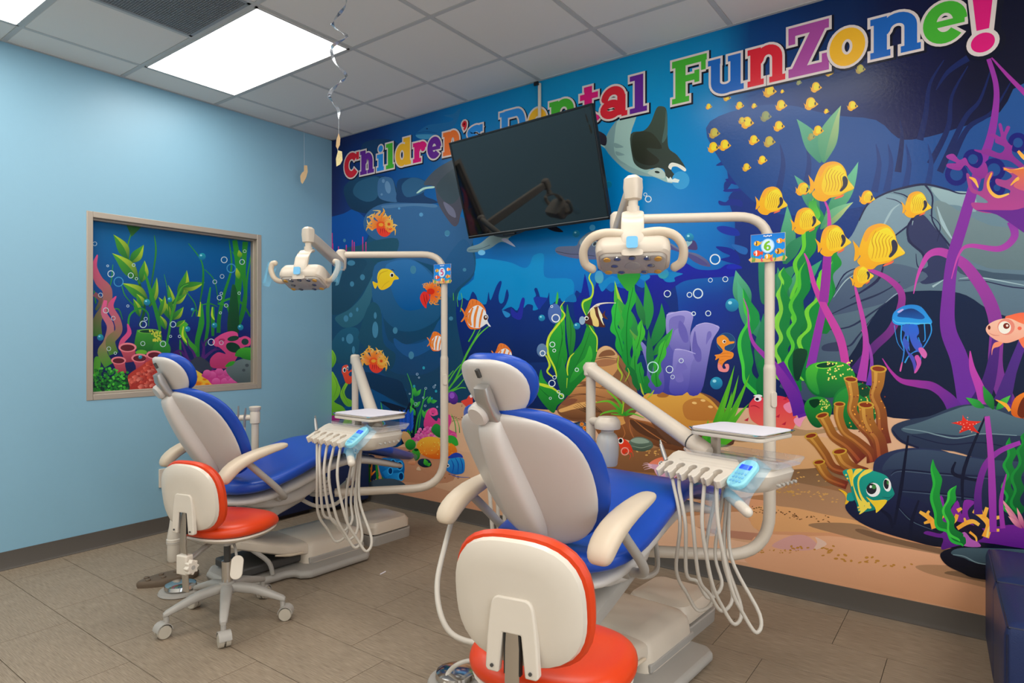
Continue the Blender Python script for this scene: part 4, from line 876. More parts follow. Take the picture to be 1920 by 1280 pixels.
def stripefish(cx, cy, w):
    def T(s): return [(cx+x*w, cy+y*w) for x, y in pp(s)]
    S(T('-.38,.0 -.5,-.22 -.46,-.24 -.34,-.06 -.34,.06 -.44,.2 -.5,.2'), 'F08A3A', k=3)
    S(T('-.36,-.08 -.28,-.3 -.2,-.5 -.08,-.55 .1,-.48 .26,-.32 .34,-.12 .2,.0 -.2,.1'), 'F0863A', 'EE7A28'); S(T('-.36,.06 -.3,.3 -.2,.44 -.06,.46 .14,.44 .2,.3 0,.1'), 'EE7A28')
    S(T('-.3,.06 -.24,-.12 -.1,-.28 .08,-.34 .24,-.24 .34,-.1 .4,.2 .5,.36 .44,.36 .36,.28 .24,.36 .1,.42 -.1,.4 -.24,.3'), 'F4F0EC', 'E4E0E0')
    for q, ww in (('-.1,-.26 -.2,.06 -.16,.34', [.05, .09, .06]), ('.08,-.32 -.02,.04 -.04,.4', [.06, .09, .06]), ('.24,-.22 .16,.1 .12,.4', [.05, .07, .05]), ('-.22,-.1 -.28,.06 -.22,.28', [.04, .06, .04])): L(T(q), [v*w for v in ww], 'F08A3A')
    for q in ('-.3,-.2 -.26,-.28', '-.24,-.3 -.2,-.4', '-.1,-.36 -.1,-.5', '.02,-.38 .03,-.5', '.14,-.36 .18,-.42'): L(T(q), [w*.01, w*.02], 'C85A1A', k=1)
    E(*T('.32,.06')[0], .1*w, .11*w, 'F8F4F0'); E(*T('.33,.07')[0], .07*w, .085*w, '6A3A20'); E(*T('.34,.05')[0], .03*w, .035*w, 'FFFFFF')
crop(820, 460, 4.267)
part('banded_fish', 'orange and white banded fish right of the first lamp post'); stripefish(308, 560, 240)
part('banded_fish', 'orange and white banded fish above the front headrest'); stripefish(530, 890, 196)
part('banded_fish', 'orange and white banded fish behind the first lamp post'); crop(480, 400, 3.555); stripefish(1205, 858, 130)
part('yellow_tang', 'plain yellow long-nosed fish on the dark rocks')
crop(480, 400, 3.555)
S('778,452 800,462 812,460 808,430 815,395 840,370 880,370 910,385 930,410 948,425 950,438 920,445 900,480 860,506 830,508 815,490 812,478 795,502 782,478', 'F2CE2A', 'EEC022'); L('815,440 830,400 880,380', [3, 8, 3], 'D8B020'); L('835,500 860,470 890,450', [3, 6, 3], 'D8B020'); E(906, 410, 13, 15, 'F4F0E8'); E(907, 412, 9, 11, '2A1A14'); L('900,380 912,374 922,384', [2, 4, 2], '3A2A1A')
part('moorish_idol', 'brown and cream striped fish with a long trailing fin')
crop(820, 460, 4.267)
L('1230,520 1280,475 1350,460 1430,460', [26, 12, 4], 'E8DCCC'); S('1150,610 1180,600 1200,560 1230,510 1280,480 1300,520 1330,560 1320,590 1345,650 1290,650 1230,640 1190,625', '6A3A2A', '5A2E24'); S('1225,520 1255,500 1270,560 1290,600 1290,648 1250,640 1240,600 1225,560', 'F0DC98', 'E4C878'); S('1285,490 1300,520 1325,570 1320,590 1335,640 1310,600 1290,540', 'F0E4C0'); S('1320,560 1345,520 1340,555 1365,590 1335,580', '6A3A2A'); E(1194, 582, 17, 17, 'F4E8DC'); E(1196, 584, 10, 10, '1A1010'); L('1150,608 1175,612', [10, 18], 'F4ECE0'); L('1205,545 1240,500 1300,480', [4, 6, 3], 'F0E4D0')
part('striped_teal_fish', 'teal and yellow striped fish with huge eyes')
crop(1480, 780, 3.048)
S('280,415 320,430 340,455 360,460 345,480 330,500 318,500 325,470 310,440', 'E8B830'); S('335,440 370,440 370,480 330,480', '1F9A94')
S('305,318 350,300 430,303 510,320 560,345 580,390 600,435 598,450 580,470 540,500 500,530 440,545 395,545 385,500 360,450 345,380', '1FA090', '128078')
S('330,310 360,305 365,380 355,400 340,340', 'E8C43A'); S('380,304 420,304 370,350 370,400 400,470 430,500 410,545 395,500 370,420 360,360', 'F0D458'); S('440,304 475,312 410,350 400,400 420,460 470,520 440,520 405,460 390,390 400,340', 'F0D458'); S('440,460 480,480 560,480 500,550 490,520', 'F0C83A'); S('400,555 450,490 460,510 420,550', 'F0D458')
for x, y in ((325, 335), (333, 355), (395, 520), (400, 535)): E(x, y, 6, 6, 'F0D458', n=8)
E(480, 420, 40, 40, 'F6F4F0'); E(470, 414, 29, 31, '2A2A34'); E(484, 402, 12, 14, '4A8A4A'); E(466, 402, 7, 8, 'FFFFFF'); E(560, 392, 22, 38, 'F6F4F0', rot=-8); E(554, 388, 14, 28, '2A2A34', rot=-8); E(563, 378, 6, 12, '4A8A4A'); L('530,460 570,465 590,450', [2, 5, 2], '0E6A64'); L('455,385 480,375', 4, '0E5A58', k=1)
part('red_shrimp', 'red crayfish beside the water bottle')
crop(1000, 640, 3.84)
part('red_claw'); S('550,595 600,585 615,600 600,615 560,610', 'E04A2C'); part('red_shrimp', 'red crayfish beside the water bottle'); S('590,700 640,695 690,730 715,780 700,800 680,790 650,815 635,800 620,750', 'E8482C', 'D03A20'); E(630, 715, 20, 22, 'F4E8E0'); E(629, 714, 13, 15, '1A1414')
for q in ('690,780 715,800 720,830', '670,790 700,820 690,850', '650,780 680,760 700,770'): L(q, [8, 5, 2], 'E0503A')
RG(660, 790, 26, 8, 'F0A090')
part('squid', 'pink and orange squid behind the handpiece holder')
crop(1180, 760, 5.334)
S('190,590 250,540 330,515 400,530 420,600 380,640 300,640 230,620', 'EE7A52', 'E89A84'); S('190,585 330,600 320,640 230,632', 'D8A8C0'); S('250,640 300,620 400,660 480,690 440,730 360,740 290,710', 'E8B8C8', 'D898B4'); E(322, 584, 30, 30, 'F8F0EC'); E(322, 582, 20, 22, '1A1212'); E(316, 574, 7, 7, 'FFFFFF')
for q in ('220,600 170,590 130,600', '220,615 170,610 140,625', '225,600 180,575 140,580', '230,620 190,630 150,640'): L(q, [10, 6, 2], 'E8C0CC')
for x in (340, 360, 380, 400): L(f'{x},625 {x+6},650 {x-4},670', [8, 5, 2], 'D8341C')

# --- anemones
def anemone(cx, cy, s, rot, seed):
    r = random.Random(seed); a0 = radians(rot)
    S([(cx+(x*cos(a0)-y*sin(a0))*s, cy+(x*sin(a0)+y*cos(a0))*s) for x, y in pp('-.3,.1 .1,-.05 .5,.0 .62,.12 .5,.45 .25,.66 -.05,.62 -.25,.4')], 'EE4A32', 'E0402C')
    for i in range(5):
        x = -.12+i*.11; L([(cx+(q*cos(a0)-p*sin(a0))*s, cy+(q*sin(a0)+p*cos(a0))*s) for q, p in ((x, .1), (x+.04, .3), (x+.02+.03*i, .48))], [s*.03, s*.05, s*.01], 'B8281E')
    for i in range(21):
        a = radians(rot)-pi+.1+i/20*pi*1.25-.5; l = s*r.uniform(.66, 1.0); b = r.uniform(-.34, .34); px, py = cx-s*.05, cy
        m = [(px+cos(a)*l*.2, py+sin(a)*l*.2), (px+cos(a+b)*l*.6, py+sin(a+b)*l*.6), (px+cos(a-b*.4)*l*.82, py+sin(a-b*.4)*l*.82), (px+cos(a+b)*l, py+sin(a+b)*l)]
        L(m, [s*.12, s*.15, s*.1, s*.01], 'EE6A22', 'F4C04C' if i % 3 else 'F4DC8C')
    E(cx-s*.05, cy, s*.26, s*.2, 'E8581E'); E(cx-s*.05, cy-s*.02, s*.14, s*.1, 'F0A030')
    for i in range(16):
        a = i/16*2*pi; x, y = cx+s*.4*cos(a0)-s*.02*sin(a0), cy+s*.4*sin(a0)-s*.05
        L([(x, y), (x+cos(a+.3)*s*.16, y+sin(a+.3)*s*.16), (x+cos(a)*s*.28, y+sin(a)*s*.28)], [s*.06, s*.06, s*.01], 'F0862A', 'F8D060')
    E(cx+s*.4*cos(a0), cy+s*.4*sin(a0)-s*.05, s*.08, s*.08, 'D85018')
crop(600, 100, 3.2)
part('anemone', 'fiery orange anemone above the first lamp arm'); anemone(372, 1030, 105, 0, 1)
crop(480, 400, 3.555)
part('anemone', 'fiery orange anemone beside the tray arm'); anemone(790, 985, 115, 5, 2)
part('anemone', 'orange anemone leaning toward the first lamp post')
for i in range(26):
    r_ = random.Random(40+i); a = -2.4+i/25*4.1; l = r_.uniform(65, 95); b = r_.uniform(-.35, .35); L([(1170+cos(a)*10, 530+sin(a)*10), (1170+cos(a+b)*l*.6, 530+sin(a+b)*l*.6), (1170+cos(a-b*.4)*l*.82, 530+sin(a-b*.4)*l*.82), (1170+cos(a+b)*l, 530+sin(a+b)*l)], [12, 14, 8, 2], 'E85A22', 'F4AC48')
S('1120,520 1145,530 1160,560 1140,600 1135,632 1112,610 1094,570 1100,540', 'E03A34'); E(1165, 520, 26, 20, 'D8341C'); L('1118,540 1125,580 1135,610', [3, 6, 3], 'B0281E'); L('1135,540 1140,570 1142,590', [3, 6, 3], 'B0281E')

# --- left lower reef
part('reef_plants', 'leafy green reef plants at the lower left')
crop(560, 680, 4.571)
for q, w in (('940,640 935,520 965,380 975,230 930,90', [12, 14, 12, 4]), ('1000,620 1020,480 1060,360 1085,220', [14, 12, 6]), ('960,640 940,500 980,450 970,600', [10, 8, 6]), ('1030,560 1050,420 1070,330 1110,290', [10, 10, 6]), ): L(q, w, '2A8A3A', '4CB84A')
for a in ((1000, 290, 990, 195, 34), (1005, 285, 1050, 225, 34), (985, 360, 960, 300, 34), (990, 380, 1045, 330, 36), (1000, 450, 955, 370, 40), (1110, 350, 1130, 285, 34), (1130, 335, 1188, 325, 34), (1080, 460, 1120, 390, 36), (1090, 480, 1060, 400, 34), (1160, 560, 1190, 510, 40), (1140, 570, 1120, 520, 36)): leaf(*a, '1F8A3E', '5CC84A')
part('blue_kelp', 'dark blue feathery kelp')
for x, y in ((890, 640), (920, 640), (960, 640)):
    for i in range(6):
        leaf(x, 460+i*26, x-26, 400+i*26, 18, '1644A0', '2A62D0'); leaf(x, 460+i*26, x+26, 396+i*26, 18, '1644A0', '2A6ADC')
for x, y, r in ((1072, 43, 11), (1178, 243, 10), (990, 200, 10), (1142, 305, 8)): part('bubble'); E(x, y, r, r*1.2, '2FA0B4')
for x, y, r in ((1016, 97, 9), (1032, 126, 6), (1090, 218, 9), (1160, 207, 9), (1003, 352, 13), (1085, 368, 8), (1188, 377, 6), (1068, 298, 7), (1172, 190, 5), (952, 265, 6)): part('bubble'); RG(x, y, r, 3, 'B8D4E8', 14)
for q, w in (('720,580 725,480 705,340', [16, 18, 4]), ('1350,620 1340,520 1310,440', [8, 8, 4]), ('1380,600 1375,540 1350,470', [8, 6, 3])): part('grass_blade'); L(q, w, '2A8A3A', '4CB84A')
part('reef_corals', 'pink, orange and green corals behind the first chair')
S('880,640 890,590 940,600 980,680 1000,780 940,740', 'E0B078', 'A87848'); S('1080,560 1090,440 1130,390 1180,400 1195,440 1170,450 1150,430 1130,450 1180,500 1200,470 1230,520 1215,620', 'E0488E', 'C83A80'); RG(1155, 420, 28, 16, 'E85A9A'); S('1270,460 1300,450 1310,500 1290,560 1310,580 1350,600 1350,640 1310,665 1275,640', 'D8488E'); RG(1325, 630, 26, 12, 'E060A0')
rp = random.Random(9)
for i in range(60):
    a = rp.uniform(-pi, 0); r = rp.uniform(20, 118); x, y = 1095+cos(a)*r, 665+sin(a)*r*.95; E(x, y, 13, 16, rp.choice(('E86AB0', 'D8509C', 'F090C4', 'E078B4')), 'C8408C')
S('1140,560 1180,520 1230,560 1215,640 1150,600', '2F9A3E', '1F6A30'); S('1270,640 1300,620 1350,640 1370,700 1330,710 1280,680', '3AA83A')
S('1010,720 1040,660 1110,632 1190,640 1260,680 1330,700 1360,760 1320,800 1240,820 1140,820 1050,780', 'F0A030', 'D8641E'); S('1010,720 1040,662 1110,634 1190,642 1220,700 1160,780 1050,770', 'F4B840', 'E8862C')
for _ in range(60): E(rp.uniform(1040, 1320), rp.uniform(680, 790), 5, 4, rp.choice(('F8D060', 'E88A28')), n=6)
E(960, 700, 46, 46, '3FA83A', '1F7030'); E(948, 790, 28, 34, '44AA3C', '1A6A2C'); E(1005, 785, 38, 52, '4CB03C', '1A6A2C'); E(1010, 745, 20, 12, '0F4A28'); E(948, 760, 12, 7, '0F4A28'); S('1025,840 1060,820 1120,830 1140,880 1080,895 1030,870', '2C3E50', '1C2838'); leaf(1100, 880, 1080, 820, 40, '2A8A34', '58C03C'); leaf(1100, 880, 1135, 860, 30, '2A8A34', '58C03C'); S('940,860 960,830 985,812 1005,850 990,875', 'E8B48C', 'C8805A'); S('1010,915 1030,885 1050,920', 'D8B898')
part('purple_shell', 'round purple shell on the sandy bank'); E(1322, 300, 42, 58, '7A3AA8', '4A2478', rot=-20); E(1315, 280, 22, 26, '9A5AC4')
part('sea_star_face', 'red star shaped creature behind the front headrest'); S('1390,330 1440,310 1460,280 1490,290 1490,390 1460,430 1435,436 1440,380', 'E4503E', 'D84434', k=2); E(1478, 285, 12, 14, 'F4F0EC')
part('blue_fish', 'round blue striped fish on the sand')
S('1255,900 1275,850 1310,815 1370,810 1420,830 1420,930 1370,955 1320,950 1280,930', '2E9AD8', '1C6CC0'); S('1280,810 1340,770 1390,780 1410,810 1370,808 1310,818', '2A4AB0')
for q in ('1310,830 1330,880 1320,940', '1345,815 1370,870 1365,945', '1385,812 1405,870 1405,930'): L(q, [4, 10, 4], '1A56B0')
E(1278, 880, 16, 16, 'F4F4F0'); E(1280, 882, 9, 9, '14203A'); L('1300,950 1360,975 1460,980', [4, 6, 3], '4A6AC0')
part('sea_fan', 'orange sea fan and green blades near the wall corner')
crop(540, 740, 4)
S('590,470 660,480 680,700 590,700', '1C3050'); 
for q in ('600,690 620,600 630,520', '630,560 600,540', '625,600 655,570', '650,690 660,640 690,610', '620,650 600,630', '670,660 640,640', '690,680 700,640'): L(q, [16, 13, 8], 'E8752A', 'F09A3A')
for x, a in ((605, 10), (660, 20), (690, 40), (740, 60), (720, 0)): L(f'{x},480 {x+a*.5},600 {x+a*.6},690', [14, 18, 14], '2F8A34')
part('blue_tube_sponge', 'blue tube sponges near the wall corner'); S('690,480 860,490 860,620 760,640 700,600', '1C7CC0', '155A98')
for x, y, r, x0, y0 in ((840, 530, 32, 740, 540), (850, 610, 30, 740, 620), (790, 510, 28, 740, 560), (770, 570, 26, 720, 600)):
    L([(x0, y0), (x, y)], r*1.9, '1A78BC', '2E9ADC', k=1); E(x, y, r*.8, r*1.15, '3AA8E4'); E(x, y, r*.55, r*.85, '123C70')
part('reef_slab'); S('640,640 800,630 880,690 600,700', '4A5A68')
crop(560, 680, 4.571)
for q in ('690,540 700,500 680,490', '740,560 780,545 780,580', '690,560 740,520 700,480'): part('blue_sprig'); L(q, [12, 10, 6], '2E9ADC')

# --- bubbles
def nb(f, *a):
    part('bubble'); f(*a)
crop(1040, 320, 4)
for x, y, r, w_ in ((643, 68, 15, 5), (680, 178, 12, 4), (702, 212, 22, 7), (1203, 664, 36, 9), (1168, 820, 15, 4), (1280, 813, 19, 5), (846, 922, 24, 6), (1011, 930, 18, 6), (1075, 920, 34, 9), (1043, 1071, 14, 6), (1152, 1069, 19, 6)): nb(RG, x, y, r, w_)
nb(bub, 1012, 500, 32); nb(bub, 1331, 1007, 50); nb(bub, 163, 472, 26); nb(E, 283, 426, 22, 22, '58B0DC'); nb(E, 405, 105, 24, 24, '1488B4'); nb(E, 335, 800, 34, 46, '3E86C8', '58A0B8'); nb(RG, 335, 795, 28, 5, '6AA8D8'); nb(E, 815, 770, 42, 40, '2E86C0', '3AA0A8')
crop(820, 460, 4.267)
nb(bub, 836, 580, 26); nb(bub, 1118, 645, 27); nb(E, 940, 545, 54, 80, '5A78B8', '4A68A8'); nb(RG, 948, 582, 30, 9, 'E4ECF4'); nb(RG, 916, 488, 9, 4, 'E4ECF4'); nb(E, 838, 838, 42, 54, '6E8CB0', '5878A4'); nb(RG, 843, 862, 20, 8, 'E4ECF4'); nb(RG, 921, 792, 20, 6, 'DCE8F0'); nb(RG, 936, 840, 12, 5, 'DCE8F0'); nb(RG, 938, 1055, 14, 5, 'DCE8F0'); nb(RG, 918, 1103, 25, 7, 'DCE8F0'); nb(RG, 1117, 994, 14, 5); nb(RG, 992, 1205, 20, 6); nb(RG, 970, 1170, 12, 4); nb(RG, 905, 1222, 9, 4); nb(E, 735, 1090, 26, 44, '4A6E9C'); nb(E, 690, 1085, 28, 34, '2FA0C0'); nb(E, 1160, 600, 24, 34, '9AB4CC'); nb(E, 1295, 250, 34, 50, '4A9ACC', '5AA8B4')
crop(1120, 540, 4.267)
nb(RG, 446, 632, 42, 8, 'BCE4E0'); nb(RG, 578, 650, 27, 6); nb(RG, 603, 710, 15, 4); nb(RG, 672, 580, 17, 5); nb(bub, 953, 760, 50)
flush()

# --- lettering, in metres on the wall
WA = Art(mural, 1, 0.0, (0, -1, 0), .00002, 'mural_ink'); WA.cells = A.cells; KEEP = A; A = WA
A.P = lambda x, z: Vector((x, 0, z)); A.clip = lambda p: Vector((p.x, p.y, min(p.z, TOPZ)))
def arc(cx, cz, rx, rz, a0, a1, n=18): return [(cx+rx*cos(radians(a0+(a1-a0)*i/n)), cz+rz*sin(radians(a0+(a1-a0)*i/n))) for i in range(n+1)]
def letter(name, ch, x0, x1, zb, zt, col):
    b = .012; t = .054; x0 += b; x1 -= b; zb += b; zt -= b; wd, ht = x1-x0, zt-zb; h = t/2; s = .03
    st = []   # (points, width, smooth-free)
    X = lambda u: x0+u*wd
    Z = lambda u: zb+u*ht
    def bar(xa, xb, z, w_=s): st.append(([(xa, z), (xb, z)], w_))
    def stem(x, za, zb_, w_=t): st.append(([(x, za), (x, zb_)], w_))
    xh = zb+min(ht, .165)
    if ch == 'C': st.append((arc((x0+x1)/2, (zb+zt)/2, wd/2-h, ht/2-h*.9, 38, 322), t)); stem(x1-.018, zt-.065, zt-.004, .034)
    elif ch in 'hn':
        lx, rx = x0+h+.014, x1-h-.012; top = xh if ch == 'h' else zt
        stem(lx, zb, zt); bar(x0, lx+h, zt-s/2); bar(x0, lx+h+.014, zb+s/2); bar(rx-h-.012, x1, zb+s/2)
        st.append(([(lx+.01, top-.07)]+arc((lx+rx)/2+.008, top-.07, (rx-lx)/2-.008, .07-h*.8, 170, 0, 12)+[(rx, zb)], t*.92))
    elif ch == 'i': cx = (x0+x1)/2+.004; stem(cx, zb, zb+.13); bar(x0, cx, zb+.13-s/2); bar(x0, x1, zb+s/2); st.append((arc(cx, zt-.024, .013, .013, 0, 360), .026))
    elif ch == 'l': cx = (x0+x1)/2+.004; stem(cx, zb, zt); bar(x0, cx, zt-s/2); bar(x0, x1, zb+s/2)
    elif ch == 'd': rx = x1-h-.01; stem(rx, zb, zt); bar(rx-.045, rx, zt-s/2); bar(rx, x1, zb+s/2); st.append((arc((x0+rx)/2+.002, zb+.083, (rx-x0)/2-h*.55, .083-h*.8, 0, 360, 28), t*.9))
    elif ch == 'r': lx = x0+h+.014; stem(lx, zb, zt); bar(x0, lx+h, zt-s/2); bar(x0, lx+h+.018, zb+s/2); st.append(([(lx, zt-.07)]+arc(x1-.04, zt-.058, .034, .034, 150, 10, 10), t*.9)); st.append((arc(x1-.026, zt-.052, .012, .012, 0, 360, 10), .024))
    elif ch == 'e': st.append((arc((x0+x1)/2, (zb+zt)/2, wd/2-h*.9, ht/2-h*.9, -38, 300-360-300+262, 2), .001)); st[-1] = (arc((x0+x1)/2, (zb+zt)/2, wd/2-h*.9, ht/2-h*.9, 0, 318, 28), t*.94); st.append(([(x0+h, (zb+zt)/2-.004), (x1-h*.3, (zb+zt)/2-.004)], .028))
    elif ch == "'": st.append((arc((x0+x1)/2, zt-.02, .009, .009, 0, 360, 10), .028)); st.append((arc(x0+.006, zt-.026, .03, .034, 10, -70, 8), .018))
    elif ch == 's': st.append((spl([(X(.92), Z(.74)), (X(.62), Z(.88)), (X(.22), Z(.78)), (X(.3), Z(.58)), (X(.72), Z(.44)), (X(.8), Z(.22)), (X(.45), Z(.1)), (X(.08), Z(.26))], 5, False), t*.86)); stem(x1-.014, zt-.05, zt, .028); stem(x0+.014, zb, zb+.05, .028)
    elif ch == 'D': lx = x0+h+.016; stem(lx, zb, zt); bar(x0, lx+h, zt-s/2); bar(x0, lx+h, zb+s/2); st.append(([(lx, zt-h*.8)]+arc(x1-.075, (zb+zt)/2, .075-h, ht/2-h*.8, 90, -90, 16)+[(lx, zb+h*.8)], t*.92))
    elif ch == 't': cx = X(.46); stem(cx, zb+.05, zt); bar(x0, x1, zt-.06, .036); bar(cx-.03, cx, zt-.015, .03); st.append((arc(cx+.034, zb+.05, .034, .05-h*.9, 180, 340, 10), t*.9))
    elif ch == 'a': rx = x1-h-.012; stem(rx, zb+.01, zt-.06); st.append((arc((x0+rx)/2+.014, zt-.07, (rx-x0)/2-.014, .07-h*.8, 165, 0, 14), t*.92)); bar(rx, x1, zb+s/2); st.append((arc((x0+rx)/2, zb+.055, (rx-x0)/2-h*.7, .055-h*.8, 0, 360, 22), t*.86)); st.append((arc(x0+.028, zt-.062, .012, .012, 0, 360, 10), .026))
    elif ch == 'F': lx = x0+h+.022; stem(lx, zb, zt, t*1.1); bar(x0, x1, zt-.019, .038); bar(x0, lx+.05, zb+s/2); bar(lx, X(.72), Z(.54), .036); stem(x1-.016, zt-.085, zt, .032); stem(X(.72), Z(.4), Z(.68), .028)
    elif ch == 'u': lx, rx = x0+h+.014, x1-h-.016; stem(rx, zb, zt); bar(x0, lx+h, zt-s/2); bar(rx-.04, rx, zt-s/2); bar(rx, x1, zb+s/2); st.append(([(lx, zt)]+arc((lx+rx)/2, zb+.065, (rx-lx)/2, .065-h*.8, 180, 350, 14), t*.92))
    elif ch == 'Z': bar(x0, x1, zt-.022, .044); bar(x0, x1, zb+.022, .044); st.append(([(x1-.04, zt-.02), (x0+.04, zb+.02)], t*1.15)); stem(x0+.016, zt-.085, zt, .032); stem(x1-.016, zb, zb+.085, .032)
    elif ch == 'o': st.append((arc((x0+x1)/2, (zb+zt)/2, wd/2-h, ht/2-h*.9, 0, 360, 30), t))
    part(name, f'{col[1]} letter with a pale border in the mural title' if ch not in "'!" else f'{col[1]} punctuation mark in the mural title')
    if ch == '!':
        cx = (x0+x1)/2; base = [(cx-.05, zt+.19), (cx+.05, zt+.19), (cx+.02, zb+.105), (cx-.02, zb+.105)]
        for e, c, dx in ((.03, '14182C', .008), (b+.004, 'D8CCC8', 0), (0, col[0], 0)):
            S([(cx-.05-e+dx, zt+.14), (cx+.05+e+dx, zt+.14), (cx+.022+e+dx, zb+.098-e*1.0), (cx-.022-e+dx, zb+.098-e*1.0)], c, k=1); E(cx+dx, zb+.042-dx*.6, .042+e, .042+e, c, n=24)
        return
    for e, c, dx in ((b*1.4, '14182C', .006), (b, 'D8CCC8', 0), (0, col[0], 0)):
        for pts, w_ in st:
            L([(x+dx, z-dx) for x, z in pts], w_+2*e, c, k=1, ext=e if pts[0] != pts[-1] else 0)
RED, PUR, BLU, GRN, YEL, PNK, ORG, MAU, DBL = ('D42A3C', 'red'), ('6A2C94', 'purple'), ('2F8FD8', 'blue'), ('4CB03A', 'green'), ('ECB430', 'yellow'), ('D8207C', 'pink'), ('EE7A38', 'orange'), ('A8509C', 'mauve'), ('1F68B8', 'blue')
BASE = 2.592
for ch, a, b_, top, c in (('C', .15, .358, 2.815, RED), ('h', .347, .536, 2.808, PUR), ('i', .546, .651, 2.812, BLU), ('l', .651, .763, 2.812, GRN), ('d', .765, .948, 2.822, YEL), ('r', .945, 1.1, 2.765, PNK), ('e', 1.095, 1.256, 2.775, PUR), ('n', 1.25, 1.445, 2.785, ORG), ("'", 1.431, 1.501, 2.83, RED), ('s', 1.475, 1.643, 2.78, BLU),
                          ('D', 1.765, 2.005, 2.822, BLU), ('e', 2.0, 2.17, 2.79, YEL), ('n', 2.165, 2.385, 2.805, GRN), ('t', 2.39, 2.54, 2.843, PNK), ('a', 2.535, 2.735, 2.802, RED), ('l', 2.726, 2.859, 2.835, PUR),
                          ('F', 2.986, 3.208, 2.855, GRN), ('u', 3.19, 3.405, 2.808, DBL), ('n', 3.4, 3.611, 2.81, RED), ('Z', 3.602, 3.812, 2.865, MAU), ('o', 3.79, 3.968, 2.792, YEL), ('n', 3.965, 4.19, 2.803, DBL), ('e', 4.175, 4.36, 2.799, GRN), ('!', 4.345, 4.462, 2.787, PNK)):
    letter('title_letter', ch, a, b_, BASE if ch not in "'!" else (2.745 if ch == "'" else 2.515), top, c)
flush()
# ------------------------------------------------------------------ the window with its printed reef
win = empty('window_1', (0, (WY0+WY1)/2, WZ0), 0, 'interior window in a beige metal frame showing a printed reef scene', 'window', kind='structure')
def wlocal(o):
    o.matrix_parent_inverse = win.matrix_world.inverted(); return o
bpy.context.view_layer.update()
def frame_ring(name, y0, y1, z0, z1, wd, x0, x1, material, bev=.003):
    out = []
    for (a, b, c, d) in ((y0, y0+wd, z0, z1), (y1-wd, y1, z0, z1), (y0+wd, y1-wd, z0, z0+wd), (y0+wd, y1-wd, z1-wd, z1)):
        out.append(wlocal(MB().box(x0, x1, a, b, c, d).build(name, material, win, bevel=bev, segs=2)))
    return out
frame_ring('frame_rail', WY0, WY1, WZ0, WZ1, .036, -.1, .004, 'frame_metal')
frame_ring('inner_stop', WY0+.036, WY1-.036, WZ0+.036, WZ1-.036, .012, -.1, -.03, 'frame_metal', .002)
PX = -.062
wlocal(MB().box(-.15, PX-.006, WY0+.01, WY1-.01, WZ0+.01, WZ1-.01).build('backing_panel', 'dark_grey', win))
wlocal(MB().box(-.05, -.046, WY0+.048, WY1-.048, WZ0+.048, WZ1-.048).build('glass_pane', 'window_glass', win))
wgraph = bpy.data.objects.new('printed_reef', None); link(wgraph, win); wlocal(wgraph); wgraph['label'] = 'printed reef scene of kelp, sponges and coral behind the window glass'
A = Art(wgraph, 0, PX-.004, (1, 0, 0), .000012, 'window_ink')
cy0, cy1, cz0, cz1 = WY0+.03, WY1-.03, WZ0+.03, WZ1-.03
A.clip = lambda p: Vector((p.x, min(max(p.y, cy0), cy1), min(max(p.z, cz0), cz1)))
crop(140, 380, 3.282)
part('deep_water', 'blue gradient water')
S('60,60 1160,200 1160,560 60,480', '0A6EA4', '0A5494', k=1); S('60,480 1160,560 1160,800 60,760', '0B549A', '1A2A78', k=1); S('60,755 1160,795 1160,1240 60,1260', '1A2A78', '16244A', k=1)
part('tall_leaf_kelp', 'tall leafy kelp at the top left')
L('420,620 400,500 350,400 325,320 330,250 360,150', [16, 14, 10, 6], '2A7A34', '4FA03A'); L('400,760 430,640 400,500', [20, 16, 14], '1F5A34')
S('315,130 420,140 350,210', '2C6A38', '3A7A34', k=1)
G1, G2, GY_ = '1F6A34', '55A83A', 'C4DC3C'
for a in ((330, 350, 238, 195, 70), (340, 370, 425, 258, 66), (390, 480, 230, 310, 84), (410, 490, 430, 355, 60), (450, 600, 290, 495, 74), (420, 640, 380, 560, 50), (460, 640, 505, 460, 50), (400, 700, 360, 590, 44), (640, 600, 690, 415, 70), (650, 520, 800, 490, 56), (600, 700, 575, 505, 50), (600, 620, 690, 560, 44), (590, 720, 515, 580, 50), (600, 720, 670, 640, 46), (560, 780, 520, 690, 40), (620, 760, 680, 720, 36), (520, 700, 555, 570, 44)): leaf(*a, G1, G2, .05, GY_)
L('560,900 580,800 600,680 630,580 660,520 700,500', [14, 14, 12, 4], '2A8A34', '5CB03A'); L('430,420 470,560 510,700 530,830', [8, 24, 26, 8], '3A9A34', '2A8038'); L('490,200 500,300 480,450 470,520', [4, 12, 10, 4], '3F9A3A', '1F5A40')
part('grass_blades', 'thin green grass blades on the right')
